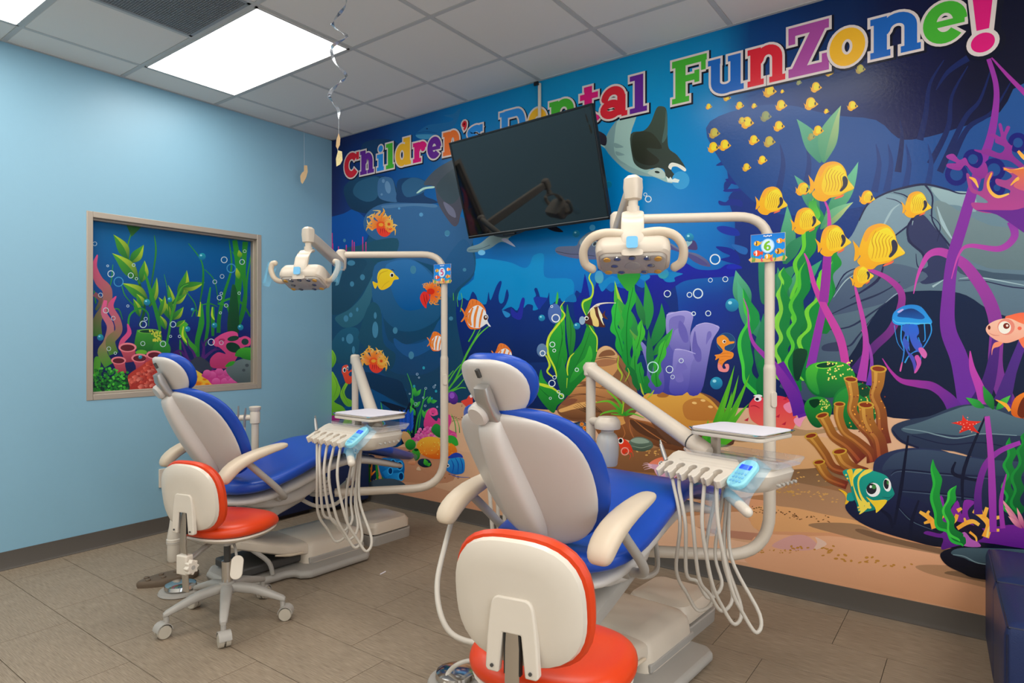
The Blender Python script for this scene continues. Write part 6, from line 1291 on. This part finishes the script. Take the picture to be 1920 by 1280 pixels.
# ------------------------------------------------------------------ delivery units
def delivery(label_, post, centre, rot, hub, group, trayz, bottle_side):
    t = empty('delivery_unit', (post[0], post[1], 0), 0, label_, 'dental unit', group)
    bpy.context.view_layer.update(); inv = t.matrix_world.inverted()
    def bl(mb, *a, **k):
        par = k.pop('parent', t); o = mb.build(*a, par, **k); o.matrix_parent_inverse = inv if par is t else Matrix(); return o
    ptop = 1.15; px_, py_ = post
    # post with foot tube running under the chair
    pts = bend((centre[2], centre[3], .33), (px_, py_, .33), (px_, py_, ptop), .12)
    bl(MB().tube(pts, .023, 20), 'support_post', 'cream_plastic')
    bl(MB().lathe([(.001, .03), (.025, .028), (.032, .016), (.033, -.03), (.025, -.04)], (px_, py_, ptop), (0, 0, 1), 22), 'post_joint', 'cream_plastic')
    a0 = Vector((px_, py_, ptop-.005)); a1 = Vector(hub)
    d = (a1-a0); ex = d.normalized()
    rings = []; m = 14
    side = d.cross(Vector((0, 0, 1))).normalized(); upv = side.cross(d).normalized()
    for u, r in ((-.05, .012), (-.045, .024), (-.02, .031), (.02, .033), (.5, .033), (.97, .034), (1.0, .035), (1.06, .034), (1.085, .024), (1.09, .012)):
        c = a0+d*u; rings.append([c+side*r*cos(2*pi*k/22)+upv*r*sin(2*pi*k/22) for k in range(22)])
    bl(MB().loft(rings), 'balance_arm', 'cream_plastic')
    bl(MB().tube([a0+d*.955, a0+d*.962], .0356, 22), 'arm_seam', 'dark_grey')
    M = Matrix.Translation((centre[0], centre[1], .80)) @ Matrix.Rotation(rot, 4, 'Z')
    bl(MB().tube([a1+Vector((0, 0, -.01)), Vector((a1.x, a1.y, .80))], .021, 16), 'drop_shaft', 'cream_plastic')
    # head body
    rings = []
    for z, g in ((-.055, .07), (-.045, .03), (-.02, .01), (.015, .0), (.03, .008), (.036, .03)):
        rings.append([M @ Vector((x, y, z)) for x, y in rrect(-.2+g, .205-g, -.11+g*.6, .135-g*.6, .06 if g < .05 else .03, 6)])
    bl(MB().loft(rings), 'unit_body', 'white_shell')
    # sloped handpiece rack at the front left
    rk = bpy.data.objects.new('handpiece_rack', None); link(rk, t); rk.matrix_parent_inverse = inv
    slots = 5; x0, x1 = -.205, .06; wv_ = (x1-x0)/slots
    RM = M @ Matrix.Translation((0, -.06, .034)) @ Matrix.Rotation(radians(24), 4, 'X')
    out = [(x0+.01, .02), (x0-.002, .0), (x0-.004, -.08)]
    for i in range(slots):
        cx = x0+(i+.5)*wv_
        fl_ = x0+i*wv_
        out += [(fl_-.002, -.118), (fl_+.003, -.127), (fl_+.012, -.131), (cx-.014, -.127), (cx-.0095, -.118), (cx-.0095, -.088)]
        out += [(cx+.017*sin(a), -.072-.017*cos(a)) for a in [radians(-34-k*(292/10)) for k in range(11)]]
        out += [(cx+.0095, -.088), (cx+.0095, -.118), (cx+.014, -.127)]
    out += [(x1, -.131), (x1+.012, -.124), (x1+.018, -.1), (x1+.03, -.04), (x1+.02, .0), (x1, .02)]
    o = bl(MB().prism(out, -.017, .012).xf(RM), 'rack_plate', 'white_shell', parent=rk, bevel=.004, segs=3); o.matrix_parent_inverse = Matrix()
    for i in range(slots):
        cx = x0+(i+.5)*wv_
        c = RM @ Vector((cx, -.072, -.016)); ax = RM.to_3x3() @ Vector((0, 0, 1))
        o = bl(MB().lathe([(.0165, .0), (.0165, .004), (.012, .005), (.001, .005)], tuple(c), tuple(ax), 18), 'slot_cup', 'grey_plastic', parent=rk); o.matrix_parent_inverse = Matrix()
    # one syringe parked in the leftmost slot
    c0 = M @ Vector((-.2, -.12, .02)); c1 = M @ Vector((-.24, -.1, .075))
    o = bl(MB().tube([c0, lerp(c0, c1, .5), c1], [.008, .009, .007], 12), 'air_syringe', 'silver', parent=rk); o.matrix_parent_inverse = Matrix()
    o = bl(MB().tube([c1, c1+(c1-c0)*.16+Vector((0, 0, .008))], [.006, .003], 10), 'syringe_tip', 'chrome', parent=rk); o.matrix_parent_inverse = Matrix()
    # keypad under barrier film
    KM = M @ Matrix.Translation((.125, -.115, .022)) @ Matrix.Rotation(radians(-12), 4, 'Z') @ Matrix.Rotation(radians(38), 4, 'X')
    kp = bl(MB().prism(rrect(-.04, .04, -.07, .062, .035, 6), -.012, .008).xf(KM), 'keypad', 'keypad', bevel=.005)
    o = bl(MB().prism(rrect(-.024, .024, .012, .032, .003), .008, .0105).xf(KM), 'keypad_display', 'lcd', parent=kp); o.matrix_parent_inverse = Matrix()
    for i in range(3):
        for j in range(4):
            o = bl(MB().lathe([(.001, .0015), (.004, .0015), (.005, 0)], tuple(KM @ Vector((-.021+j*.014, -.045+i*.018, .009))), tuple(KM.to_3x3() @ Vector((0, 0, 1))), 8), 'keypad_button', 'blue_button', parent=kp); o.matrix_parent_inverse = Matrix()
    fv = []
    rr = random.Random(4)
    for i in range(8):
        fv.append([KM @ Vector((-.06+.12*i/7, -.1+.17*j/6, .014+.003*sin(i*2.1+j)-.045*(abs(i-3.5)/3.5)**2-.03*(max(0, 2-j)/2)**2)) for j in range(7)])
    bl(MB().loft(fv, cap=False, closed=False), 'barrier_film', 'blue_film')
    # brake handle with film, hanging clear bag
    h0 = M @ Vector((.07, -.12, -.06)); h1 = M @ Vector((.19, -.2, -.085))
    bl(MB().tube([h0, h1], [.019, .018], 16, dome=1), 'position_handle', 'white_shell')
    bl(MB().tube([lerp(h0, h1, -.05), lerp(h0, h1, .62)], [.0225, .0205], 14, cap=False), 'handle_film', 'blue_film')
    if bottle_side:
        fb = []
        for i in range(9):
            a = -2.2+i*.55; fb.append([M @ Vector((.02+.035*cos(a)*(1-.5*u*u), -.15+.02*sin(a), -.06-.15*u)) for u in (0, .2, .4, .6, .8, 1)])
        bl(MB().loft(fb, cap=False, closed=False), 'hanging_sleeve', 'film_clear')
    # knobs at the right end
    for i in range(5):
        c = M @ Vector((.217, -.055+i*.028, -.012)); bl(MB().lathe([(.005, 0), (.006, .012), (.004, .014)], tuple(c), tuple(M.to_3x3() @ Vector((1, -.2, 0))), 10), 'adjust_knob', 'grey_plastic')
    # clear lid
    lid = []
    for z, g in ((.04, .012), (.062, .0), (.066, .0), (.0665, .006)):
        lid.append([M @ Vector((x, y, z)) for x, y in rrect(-.17+g, .23-g, -.07+g, .14-g, .03, 5)])
    bl(MB().loft(lid, cap=False), 'clear_lid_rim', 'clear_plastic')
    bl(MB().prism(rrect(-.16, .22, -.06, .13, .03), .041, .044).xf(M), 'clear_lid', 'clear_plastic')
    # tray on a thin post
    tz = trayz-.80
    TM = M @ Matrix.Translation((.02, .045, 0))
    bl(MB().prism(rrect(-.018, .018, -.012, .012, .008), .03, tz-.012).xf(TM @ Matrix.Translation((-.12, .02, 0))), 'tray_post', 'cream_plastic')
    bl(MB().prism(rrect(-.15, .15, -.12, .12, .03), tz-.018, tz-.004).xf(TM), 'tray_holder', 'white_shell', bevel=.004)
    tr = MB()
    tr.loft([[TM @ Vector((x, y, z)) for x, y in rrect(-.16+g, .16-g, -.128+g, .128-g, .035-g*.5, 6)] for z, g in ((tz-.004, .014), (tz+.004, .004), (tz+.009, .0), (tz+.0095, .003), (tz+.004, .008))])
    bl(tr, 'metal_tray', 'chrome')
    bl(MB().prism(rrect(-.148, .148, -.116, .116, .03, 6), tz+.006, tz+.011).xf(TM), 'tray_liner', 'tray_liner')
    # handpiece hoses: loops from the rack down and back under the head
    rr = random.Random(int(px_*100))
    for i in range(5):
        cx = x0+(i+.5)*wv_+.006; back = -.02+.03*i
        lo = .27+.03*((i*2) % 3)-(.06 if i == 4 else 0)
        sway = (.07, .06, .06, .06, .09)[i]; sw2 = (.05, .03, .0, -.06, -.1)[i]
        pts = [(cx, -.135, -.01), (cx+.012+.03*(i == 0), -.165, -.06), (cx+sway*.5+(.06, .035, .015, 0, 0)[i], -.2, -.18), (cx+sway*.8, -.17, -.37), (cx+sway, -.12, lo-.80+.06), (cx+sway+.03, -.09, lo-.80), (cx+sway+.05+sw2*.3, -.05, lo-.80+.05), (cx+.05+sw2*.7, -.02, -.32), (cx+.06+sw2, .0, -.12), (cx+.05+sw2, .02, -.05)]
        bl(MB().tube([M @ Vector(p) for p in pts], .0068, 10, smooth=6), 'handpiece_hose', 'hose')
    return t
d1 = delivery('instrument unit with square tray beside the chair nearest the blue wall', (.886, -.49), (1.86, -1.27, 1.15, -.85), radians(-2), (1.82, -1.14, .86), 'chairside instrument units', .905, False)
d2 = delivery('instrument unit with blue keypad film beside the front chair', (2.888, -.729), (3.635, -1.0, 3.16, -.8), radians(-14), (3.5, -.97, .875), 'chairside instrument units', .945, True)

# water bottle on the second unit's post
wb = empty('water_bottle', (2.93, -.80, .86), 0, 'translucent water bottle hanging under a cream cap behind the front chair', 'bottle')
bq = at_depth(1139, 850, 2.95)
wb.location = (bq.x, bq.y, 0)
MB().lathe([(.001, .708), (.042, .708), (.046, .716), (.051, .76), (.052, .80), (.05, .83), (.043, .848), (.028, .862)], (0, 0, 0), (0, 0, 1), 28).build('bottle_body', 'bottle', wb)
MB().lathe([(.026, .855), (.03, .857), (.03, .872), (.026, .874)], (0, 0, 0), (0, 0, 1), 24).build('bottle_neck', 'cream_plastic', wb)
MB().lathe([(.03, .872), (.058, .878), (.06, .884), (.06, .905), (.056, .916), (.042, .932), (.001, .936)], (0, 0, 0), (0, 0, 1), 28).build('bottle_cap', 'cream_plastic', wb)
MB().lathe([(.006, .715), (.006, .85)], (0, 0, 0), (0, 0, 1), 10).build('dip_tube', 'blue_button', wb)
pv = Vector((2.888, -.729, .905))-Vector((bq.x, bq.y, 0))
MB().tube([(0, 0, .9), (pv.x, pv.y, .9)], .02, 12).build('holder_arm', 'cream_plastic', wb)

# ------------------------------------------------------------------ suction holders on the far side of the chairs
def suction(label_, x, y, group):
    t = empty('suction_holder', (x, y, 0), 0, label_, 'suction holder', group)
    MB().tube([(.34, .1, .36), (.1, .02, .36), (.02, 0, .4), (0, 0, .5), (0, 0, .80)], .022, 16, smooth=5).build('holder_post', 'cream_plastic', t)
    MB().lathe([(.022, .76), (.03, .765), (.03, .83), (.026, .836), (.034, .85), (.036, .865), (.03, .868), (.001, .86)], (0, 0, 0), (0, 0, 1), 20).build('post_head', 'cream_plastic', t)
    ax = Vector((-.78, -.62, -.03)).normalized()
    MB().tube([(0, 0, .8), tuple(Vector((0, 0, .8))+ax*.16)], .018, 14).build('cross_arm', 'cream_plastic', t)
    e = Vector((0, 0, .8))+ax*.16
    MB().lathe([(.001, .012), (.014, .012), (.022, .004), (.023, -.02)], tuple(e), tuple(ax), 16).build('arm_end_cap', 'cream_plastic', t)
    for i, u in enumerate((.05, .09, .13)):
        c = Vector((0, -.004, .8))+ax*u
        MB().tube([c+Vector((-.005, -.01, -.06)), c+Vector((.0, -.012, .0)), c+Vector((.012-.008*i, -.012, .06+.015*(i % 2)))], [.008, .008, .005], 10).build('suction_tip', 'silver', t)
        MB().tube([c+Vector((-.005, -.01, -.06)), c+Vector((-.01+.01*i, -.012, -.2)), c+Vector((.02*i, -.01, -.42)), c+Vector((.06+.02*i, .05, -.52)), c+Vector((.12, .08, -.4))], .0085, 10, smooth=5).build('suction_hose', 'hose', t)
    return t
suction('white suction tip holder behind the chair by the blue wall', .75, -1.166, 'suction holders')
suction('white suction tip holder half hidden behind the front chair', 2.757, -1.13, 'suction holders')
hs = MB().tube([at_depth(848, 972, 2.42), at_depth(835, 1020, 2.3), at_depth(820, 1090, 2.2), at_depth(826, 1150, 2.12), at_depth(850, 1190, 2.08), at_depth(900, 1205, 2.05), at_depth(950, 1190, 2.1)], .0095, 12, smooth=6)
o = hs.build('suction_hose', 'hose'); tag(o, 'thick beige hose looping down left of the front stool', 'hose')

# floor junction boxes
def jbox(label_, x, y, rz, group):
    t = empty('junction_box', (x, y, 0), rz, label_, 'floor box', group)
    MB().loft([[(a, b, z) for a, b in rrect(-gx, gx, -.165, .165, .05)] for z, gx in ((0, .155), (.055, .16), (.06, .156))]).build('box_base', 'grey_plastic', t)
    MB().loft([[(a, b, z) for a, b in rrect(-gx, gx, -gy, gy, .05 if gx > .1 else .03)] for z, gx, gy in ((.068, .15, .16), (.11, .15, .16), (.135, .135, .145), (.145, .1, .11))]).build('box_lid', 'cream_plastic', t)
    MB().box(-.13, .13, -.14, .14, .05, .07).build('lid_gap', 'black_rubber', t)
    MB().tube([(-.12, -.12, .06), (-.2, -.2, .05), (-.3, -.26, .06)], .02, 12, smooth=4).build('conduit', 'dark_grey', t)
    return t
jbox('cream plastic floor box by the mural beyond the far chair base', 1.22, -.585, -.05, 'floor junction boxes')
jbox('cream plastic floor box abutting the front chair base', 3.25, -.632, -.069, 'floor junction boxes')

# ------------------------------------------------------------------ stools
def stool(label_, loc, rz, seat_z, back_z, base_rot, group):
    t = empty('dental_stool', loc, rz, label_, 'stool', group)     # local: +y is forward, backrest at -y
    dz = seat_z-.48
    for k in range(5):
        a = base_rot+2*pi*k/5; dx, dy = cos(a), sin(a)
        rings = []
        for u, z, hw, hh in ((.0, .155, .026, .02), (.05, .155, .026, .021), (.12, .145, .023, .02), (.2, .118, .019, .016), (.25, .1, .016, .012), (.262, .095, .01, .008)):
            rings.append([(dx*u-dy*p, dy*u+dx*p, z+q) for p, q in superring(hw, hh, 3, 14)])
        lg = MB().loft(rings).build('star_leg', 'grey_plastic', t)
        MB().tube([(dx*.25, dy*.25, .1), (dx*.25, dy*.25, .055)], .011, 10).build('caster_stem', 'grey_plastic', lg)
        cs = 2.1+k*1.3; cxv, cyv = cos(cs), sin(cs); o = (dx*.25+cyv*.014, dy*.25-cxv*.014, .029)
        MB().lathe([(.016, .024), (.026, .024), (.029, .02), (.029, .004), (.018, .003), (.018, -.003), (.029, -.004), (.029, -.02), (.026, -.024), (.016, -.024)], o, (cxv, cyv, 0), 20).build('caster_wheel', 'caster_wheel', lg)
        MB().loft([[(o[0]+cxv*w_-cyv*r*cos(q), o[1]+cyv*w_+cxv*r*cos(q), .034+r*sin(q)) for q in [pi*j/8 for j in range(9)]] for w_, r in ((-.0255, .03), (-.0255, .033), (.0255, .033), (.0255, .03))], cap=False, closed=False).build('caster_hood', 'grey_plastic', lg)
    MB().lathe([(.034, .13), (.036, .14), (.034, .178), (.02, .185)], (0, 0, 0), (0, 0, 1), 20).build('hub', 'grey_plastic', t)
    MB().lathe([(.024, .18), (.024, .28+dz), (.018, .282+dz)], (0, 0, 0), (0, 0, 1), 18).build('gas_cylinder', 'chrome', t)
    MB().lathe([(.015, .28+dz), (.015, .40+dz)], (0, 0, 0), (0, 0, 1), 16).build('piston', 'dark_grey', t)
    MB().prism(rrect(-.1, .1, -.1, .1, .02), .385+dz, .405+dz).build('seat_mechanism', 'grey_plastic', t, bevel=.004)
    # paddles and knob
    pd = MB().tube([(.05, -.02, .39+dz), (.11, -.06, .37+dz), (.14, -.08, .33+dz)], .006, 8, smooth=4); pd.build('lever_rod', 'grey_plastic', t)
    MB().prism(rrect(-.026, .026, -.05, .05, .025, 6), -.005, .005).xf(Matrix.Translation((.15, -.09, .3+dz)) @ Matrix.Rotation(.5, 4, 'Z') @ Matrix.Rotation(radians(70), 4, 'X')).build('lever_paddle', 'white_shell', t, bevel=.003)
    # seat: rounded triangle shell and cushion
    def outl(g):
        out = []
        for k in range(40):
            a = 2*pi*k/40; c, s_ = cos(a), sin(a)
            r = 1/((abs(c)**2.5+abs(s_)**2.5)**(1/2.5)); wx = .208-g; wy = .2-g
            taper = 1-.12*max(0, s_)
            out.append((c*r*wx*taper, s_*r*wy+.02))
        return out
    MB().loft([[(x, y, z+dz) for x, y in outl(g)] for z, g in ((.402, .06), (.41, .025), (.425, .008), (.432, .012))]).build('seat_shell', 'white_shell', t)
    MB().loft([[(x, y, z+dz-.018*max(0, (y-.1)/.1)) for x, y in outl(g)] for z, g in ((.43, .02), (.436, .004), (.455, -.004), (.476, .006), (.488, .028), (.493, .07), (.489, .13), (.486, .18))]).build('seat_cushion', 'orange_vinyl', t, sub=1)
    # backrest: padded disc, curved about the sitter
    R_ = .19
    def brings(levels, rx, rz_, zc):
        rr_ = []
        for n_, g in levels:
            ring = []
            for k in range(40):
                a = 2*pi*k/40; c, s_ = cos(a), sin(a); r = 1/((abs(c)**2.7+abs(s_)**2.7)**(1/2.7))
                x = c*r*(rx-g); z = s_*r*(rz_-g)
                ring.append((x, -.205+n_+.55*x*x-.02*(z/rz_), zc+z))
            rr_.append(ring)
        return rr_
    MB().loft(brings([(-.03, .06), (-.028, .02), (-.02, .004), (-.006, .0), (.0, .004)], .158, .145, back_z)).build('backrest_shell', 'white_shell', t)
    MB().loft(brings([(-.004, .01), (.0, -.006), (.012, -.012), (.03, -.008), (.044, .012), (.05, .05), (.05, .1)], .158, .145, back_z)).build('backrest_cushion', 'orange_vinyl', t)
    # U-shaped socket and chrome bar
    so = MB()
    so.loft([[(x, -.24+n_, back_z-.03+z) for x, z in [(-.064, -.114), (-.06, -.05), (-.055, .0)]+[(-.03-.021*cos(q), .025+.024*sin(q)) for q in (.2, .6, 1.0, 1.4)]+[(.03+.021*cos(q), .025+.024*sin(q)) for q in (1.4, 1.0, .6, .2)]+[(.055, .0), (.06, -.05), (.064, -.114), (.058, -.12), (.032, -.12), (.022, -.03), (-.022, -.03), (-.032, -.12), (-.058, -.12)]] for n_ in (0, .02)])
    so.build('bar_socket', 'white_shell', t, bevel=.004)
    for sx in (-.046, .046): MB().lathe([(.004, .0), (.004, .003)], (sx, -.2415, back_z-.135), (0, -1, 0), 10).build('screw', 'dark_grey', t)
    MB().box(-.02, .02, -.236, -.224, back_z-.15, back_z-.04).build('socket_recess', 'black_rubber', t)
    bz = seat_z-.2
    rings = []
    for y, z in ((-.232, back_z-.06), (-.236, back_z-.2), (-.23, bz+.09), (-.222, bz-.06)):
        rings.append([(x, y+q, z) for x, q in rrect(-.0175, .0175, -.004, .004, .003, 2)])
    MB().loft(rings).build('back_bar', 'chrome', t)
    MB().prism(rrect(-.03, .03, -.02, .02, .008), -.04, .04).xf(Matrix.Translation((0, -.228, bz+.06))).build('bar_clamp', 'white_shell', t, bevel=.004)
    MB().tube([(0, -.22, bz+.06), (0, -.15, bz+.09), (0, -.08, .395+dz)], .012, 10, smooth=3).build('clamp_link', 'silver', t)
    kn = []
    for h_ in (0, .022):
        kn.append([(.035+h_, -.235+(.028+.004*cos(8*q))*cos(q), bz+.055+(.028+.004*cos(8*q))*sin(q)) for q in [2*pi*j/64 for j in range(64)]])
    ko = MB().loft(kn).build('clamp_knob', 'white_shell', t, bevel=.003)
    MB().lathe([(.009, 0), (.009, .002)], (.0575, -.235, bz+.055), (1, 0, 0), 14).build('knob_hole', 'grey_plastic', ko)
    return t
stool('orange wheeled stool beside the chair nearest the blue wall', (1.615, -1.84, 0), radians(14), .475, .615, radians(25), 'orange round-back stools')
stool('large orange stool in the foreground behind the front chair', (3.535, -2.075, 0), radians(11), .525, .715, radians(10), 'orange round-back stools')
# ------------------------------------------------------------------ television
tv = empty('television', (2.161, -.262, 2.262), 0, 'black flat television tilted down on the mural wall', 'television')
tv.rotation_euler = (0, 0, -.068)
TW_, TH_ = 1.1, .63
TM = Matrix.Rotation(.303, 4, 'X')
def tvb(mb, *a, **k):
    mb.xf(TM); return mb.build(*a, tv, **k)
tvb(MB().box(-TW_/2, TW_/2, .004, .03, -TH_/2, TH_/2), 'casing', 'black_plastic', bevel=.004)
bz = MB()
for (a, b, c, d) in ((-TW_/2, TW_/2, TH_/2-.012, TH_/2), (-TW_/2, TW_/2, -TH_/2, -TH_/2+.018), (-TW_/2, -TW_/2+.011, -TH_/2, TH_/2), (TW_/2-.011, TW_/2, -TH_/2, TH_/2)): bz.box(a, b, -.004, .006, c, d)
tvb(bz, 'bezel', 'black_plastic', bevel=.002)
tvb(MB().box(-TW_/2+.01, TW_/2-.01, .0, .004, -TH_/2+.016, TH_/2-.01), 'screen', 'screen_glass')
tvb(MB().box(-TW_/2+.004, TW_/2-.004, -.0055, -.004, -TH_/2+.014, -TH_/2+.0165), 'chrome_line', 'silver')
tvb(MB().box(-.35, .35, .03, .06, -.25, .12), 'rear_bulge', 'black_plastic', bevel=.01)
tvb(MB().box(-.25, -.15, -.004, .02, -TH_/2-.012, -TH_/2), 'sensor_bar', 'black_plastic', bevel=.003)
MB().box(-.04, .04, .05, .25, -.06, .06).build('wall_bracket', 'black_plastic', tv, bevel=.005)
q0 = at_plane(1014, 250, 1, 0)
rc = MB().box(q0.x-.009, q0.x+.009, -.022, -.006, 2.25, 2.93).build('cable_raceway', 'white_shell', bevel=.003); tag(rc, 'slim white cable cover running from the ceiling to the television', 'cable cover')
cl = MB().box(-.02, .012, -.012, .0, -.01, .012).build('cable_clip', 'black_plastic', rc); cl.location = (q0.x-.012, -.022, 2.925)

# ------------------------------------------------------------------ benches
def bench(label_, loc, rz, sx, sy, sz, group, cells):
    t = empty('ottoman', loc, rz, label_, 'ottoman', group)
    y = -sy
    for i in range(cells):
        ya, yb = -sy*(i+1)/cells, -sy*i/cells
        MB().loft([[(a, b, z) for a, b in rrect(g, sx-g, ya+g+.001, yb-g-.001, .018)] for z, g in ((.03, .004), (.05, .0), (sz-.035, .0), (sz-.012, .006), (sz, .024), (sz+.004, .06))]).build('upholstered_block', 'navy_vinyl', t)
        sm = MB()
        for pts in ([(.012, ya+.012), (sx-.012, ya+.012), (sx-.012, yb-.012), (.012, yb-.012), (.012, ya+.012)],):
            sm.tube([(a, b, sz-.012) for a, b in pts], .0045, 6)
        sm.build('piping', 'navy_seam', t)
        MB().tube([(.008, ya+.002, .04), (.008, ya+.002, sz-.03)], .003, 6).build('corner_seam', 'navy_seam', t)
    MB().box(.03, sx-.03, -sy+.03, -.03, 0, .035).build('plinth', 'black_rubber', t)
    return t
bench('long navy vinyl ottoman at the right edge below the mural', (4.412, -.075, 0), .05, .9, .88, .42, 'navy vinyl ottomans', 2)
bench('navy vinyl ottoman by the blue wall, nearer of the two behind the far chair', (.015, -.47, 0), 0, .39, .42, .42, 'navy vinyl ottomans', 1)
bench('navy vinyl ottoman in the wall corner, farther of the two behind the far chair', (.09, -.03, 0), 0, .42, .4, .42, 'navy vinyl ottomans', 1)

# ------------------------------------------------------------------ foot controls
def sole_pedal(label_, loc, rz):
    t = empty('foot_pedal', loc, rz, label_, 'foot pedal')
    out = []
    for k in range(36):
        a = 2*pi*k/36; x = .15*cos(a); w_ = .058+.012*cos(a)-.012*cos(2*a); out.append((x, w_*sin(a)))
    MB().loft([[(x*s, y*s, z) for x, y in out] for z, s in ((0, .97), (.012, 1), (.026, 1), (.034, .95), (.036, .8))]).build('rubber_body', 'brown_rubber', t)
    for x, y in ((-.1, .02), (-.1, -.02), (-.03, .025), (-.03, -.025), (.04, .025), (.04, -.025), (.1, 0)):
        MB().lathe([(.013, .034), (.013, .041), (.009, .044), (.001, .044)], (x, y, 0), (0, 0, 1), 12).build('grip_dot', 'brown_rubber', t)
    return t
sole_pedal('brown rubber foot control shaped like a sole under the far chair', (.915, -1.77, 0), radians(76))
def disc_pedal(label_, loc):
    t = empty('foot_control', loc, 0, label_, 'foot control', 'round foot controls')
    MB().lathe([(.1, 0), (.105, .004), (.1, .014), (.05, .018), (.001, .018)], (0, 0, 0), (0, 0, 1), 32).build('control_base', 'grey_plastic', t)
    MB().lathe([(.07, .018), (.076, .026), (.072, .042), (.05, .05), (.001, .052)], (0, 0, 0), (0, 0, 1), 32).build('control_disc', 'chrome', t)
    MB().tube([(.07, .06, .012), (.1, .09, .01), (.12, .11, .01)], .007, 8, smooth=5).build('control_cable', 'grey_plastic', t)
    return t
disc_pedal('chrome topped round foot control beside the far stool', (1.105, -1.80, 0))
p = at_plane(868, 1262, 2, .03)
disc_pedal('round foot control at the lower edge left of the front stool', (p.x-.02, p.y-.02, 0))
pts = [at_plane(833, 1290, 2, .02), at_plane(840, 1262, 2, .05), at_plane(860, 1244, 2, .09), at_plane(890, 1238, 2, .1), at_plane(930, 1250, 2, .08)]
o = MB().tube(pts, .008, 10, smooth=6).build('floor_cable', 'hose'); tag(o, 'grey cable arching over the floor at the lower edge of the picture', 'cable')

# small white wall box and canister behind the far stool
o = MB().prism(rrect(-.04, .04, -.062, .062, .006), 0, .012).xf(Matrix.Translation((0, -1.362, .362)) @ Matrix.Rotation(pi/2, 4, 'Z') @ Matrix.Rotation(pi/2, 4, 'X')).build('wall_plate', 'white_shell', bevel=.003); tag(o, 'blank white wall plate on the blue wall behind the far stool', 'wall plate')
o = empty('suction_canister', (.62, -1.60, 0), 0, 'white ribbed canister partly hidden behind the far stool backrest', 'canister')
MB().lathe([(.03, .0), (.036, .01), (.036, .1), (.04, .104), (.04, .13), (.036, .134), (.036, .15), (.026, .2), (.018, .26), (.001, .262)], (0, 0, 0), (0, 0, 1), 22).build('canister_body', 'white_shell', o)
MB().lathe([(.0405, .11), (.0415, .112), (.0405, .114)], (0, 0, 0), (0, 0, 1), 22).build('groove_ring', 'grey_plastic', o)

# ------------------------------------------------------------------ ceiling decorations
rb = empty('hanging_ribbon', (1.9, -1.41, H), 0, 'shiny foil spiral ribbon with paper tags hanging from the ceiling', 'decoration')
RD = 3.1
path = [(649, -12), (648, 10), (625, 40), (628, 52), (650, 68), (625, 85), (622, 100), (632, 122), (649, 142), (634, 158), (618, 176), (622, 190), (634, 205), (636, 222)]
pts = [at_depth(x, y, RD+.035*cos(i*2.2))-Vector((1.9, -1.41, H)) for i, (x, y) in enumerate(path)]
pts = spline3(pts, 6); rings = []
for i, p in enumerate(pts):
    t_ = (pts[min(i+1, len(pts)-1)]-pts[max(i-1, 0)]).normalized(); a = i*.26
    s1 = t_.orthogonal().normalized(); s2 = t_.cross(s1); d = (s1*cos(a)+s2*sin(a))*.008; n_ = t_.cross(d).normalized()*.0006
    rings.append([p-d-n_, p+d-n_, p+d+n_, p-d+n_])
MB().loft(rings).build('foil_spiral', 'foil', rb)
z = lambda x, y: at_depth(x, y, RD)-Vector((1.9, -1.41, H))
MB().tube([z(635, 218), z(635, 258)], .0009, 5).build('thread', 'thread', rb)
def tagcard(pts, material, par, name, org, dpt, turn=.6):
    P = [at_depth(x, y, dpt) for x, y in pts]; n_ = Vector((cos(YAW+turn), sin(YAW+turn), 0)); n_ = Vector((-sin(YAW+turn), cos(YAW+turn), 0))*.0015
    return MB().loft([[p-org-n_ for p in P], [p-org+n_ for p in P]]).build(name, material, par)
oo = Vector((1.9, -1.41, H))
tagcard([(635, 250), (638, 260), (637, 272), (633, 280), (630, 274), (631, 262)], 'paper_tan', rb, 'paper_tag', oo, RD)
tagcard([(634, 282), (641, 284), (642, 300), (638, 308), (631, 312), (630, 298), (632, 290)], 'paper_print', rb, 'paper_tag', oo, RD)
MB().tube([z(633, 279), z(633.5, 284)], .0009, 5).build('thread', 'thread', rb)
hc = at_plane(570, 236, 2, H)
hg = empty('hanging_cutout', tuple(hc), 0, 'tan paper cutout hanging on a thread beside the wall corner', 'decoration')
DD = (hc-CAM).dot(Vector((-sin(YAW), cos(YAW), 0)))
MB().tube([Vector((0, 0, 0)), at_depth(570.5, 312, DD)-hc], .0011, 5).build('thread', 'thread', hg)
tagcard([(570, 310), (576, 310), (577, 322), (574, 333), (570, 340), (567, 345), (564, 341), (563, 330), (566, 324), (570, 321)], 'paper_tan', hg, 'paper_cutout', hc, DD, .2)
# small scrap of paper on the floor
o = MB(); a = at_plane(713, 1076, 2, .002); b = at_plane(723, 1071, 2, .002); o.tube([a, b], .003, 6); o = o.build('paper_scrap', 'tray_liner'); tag(o, 'tiny white paper scrap on the floor between the chairs', 'litter')
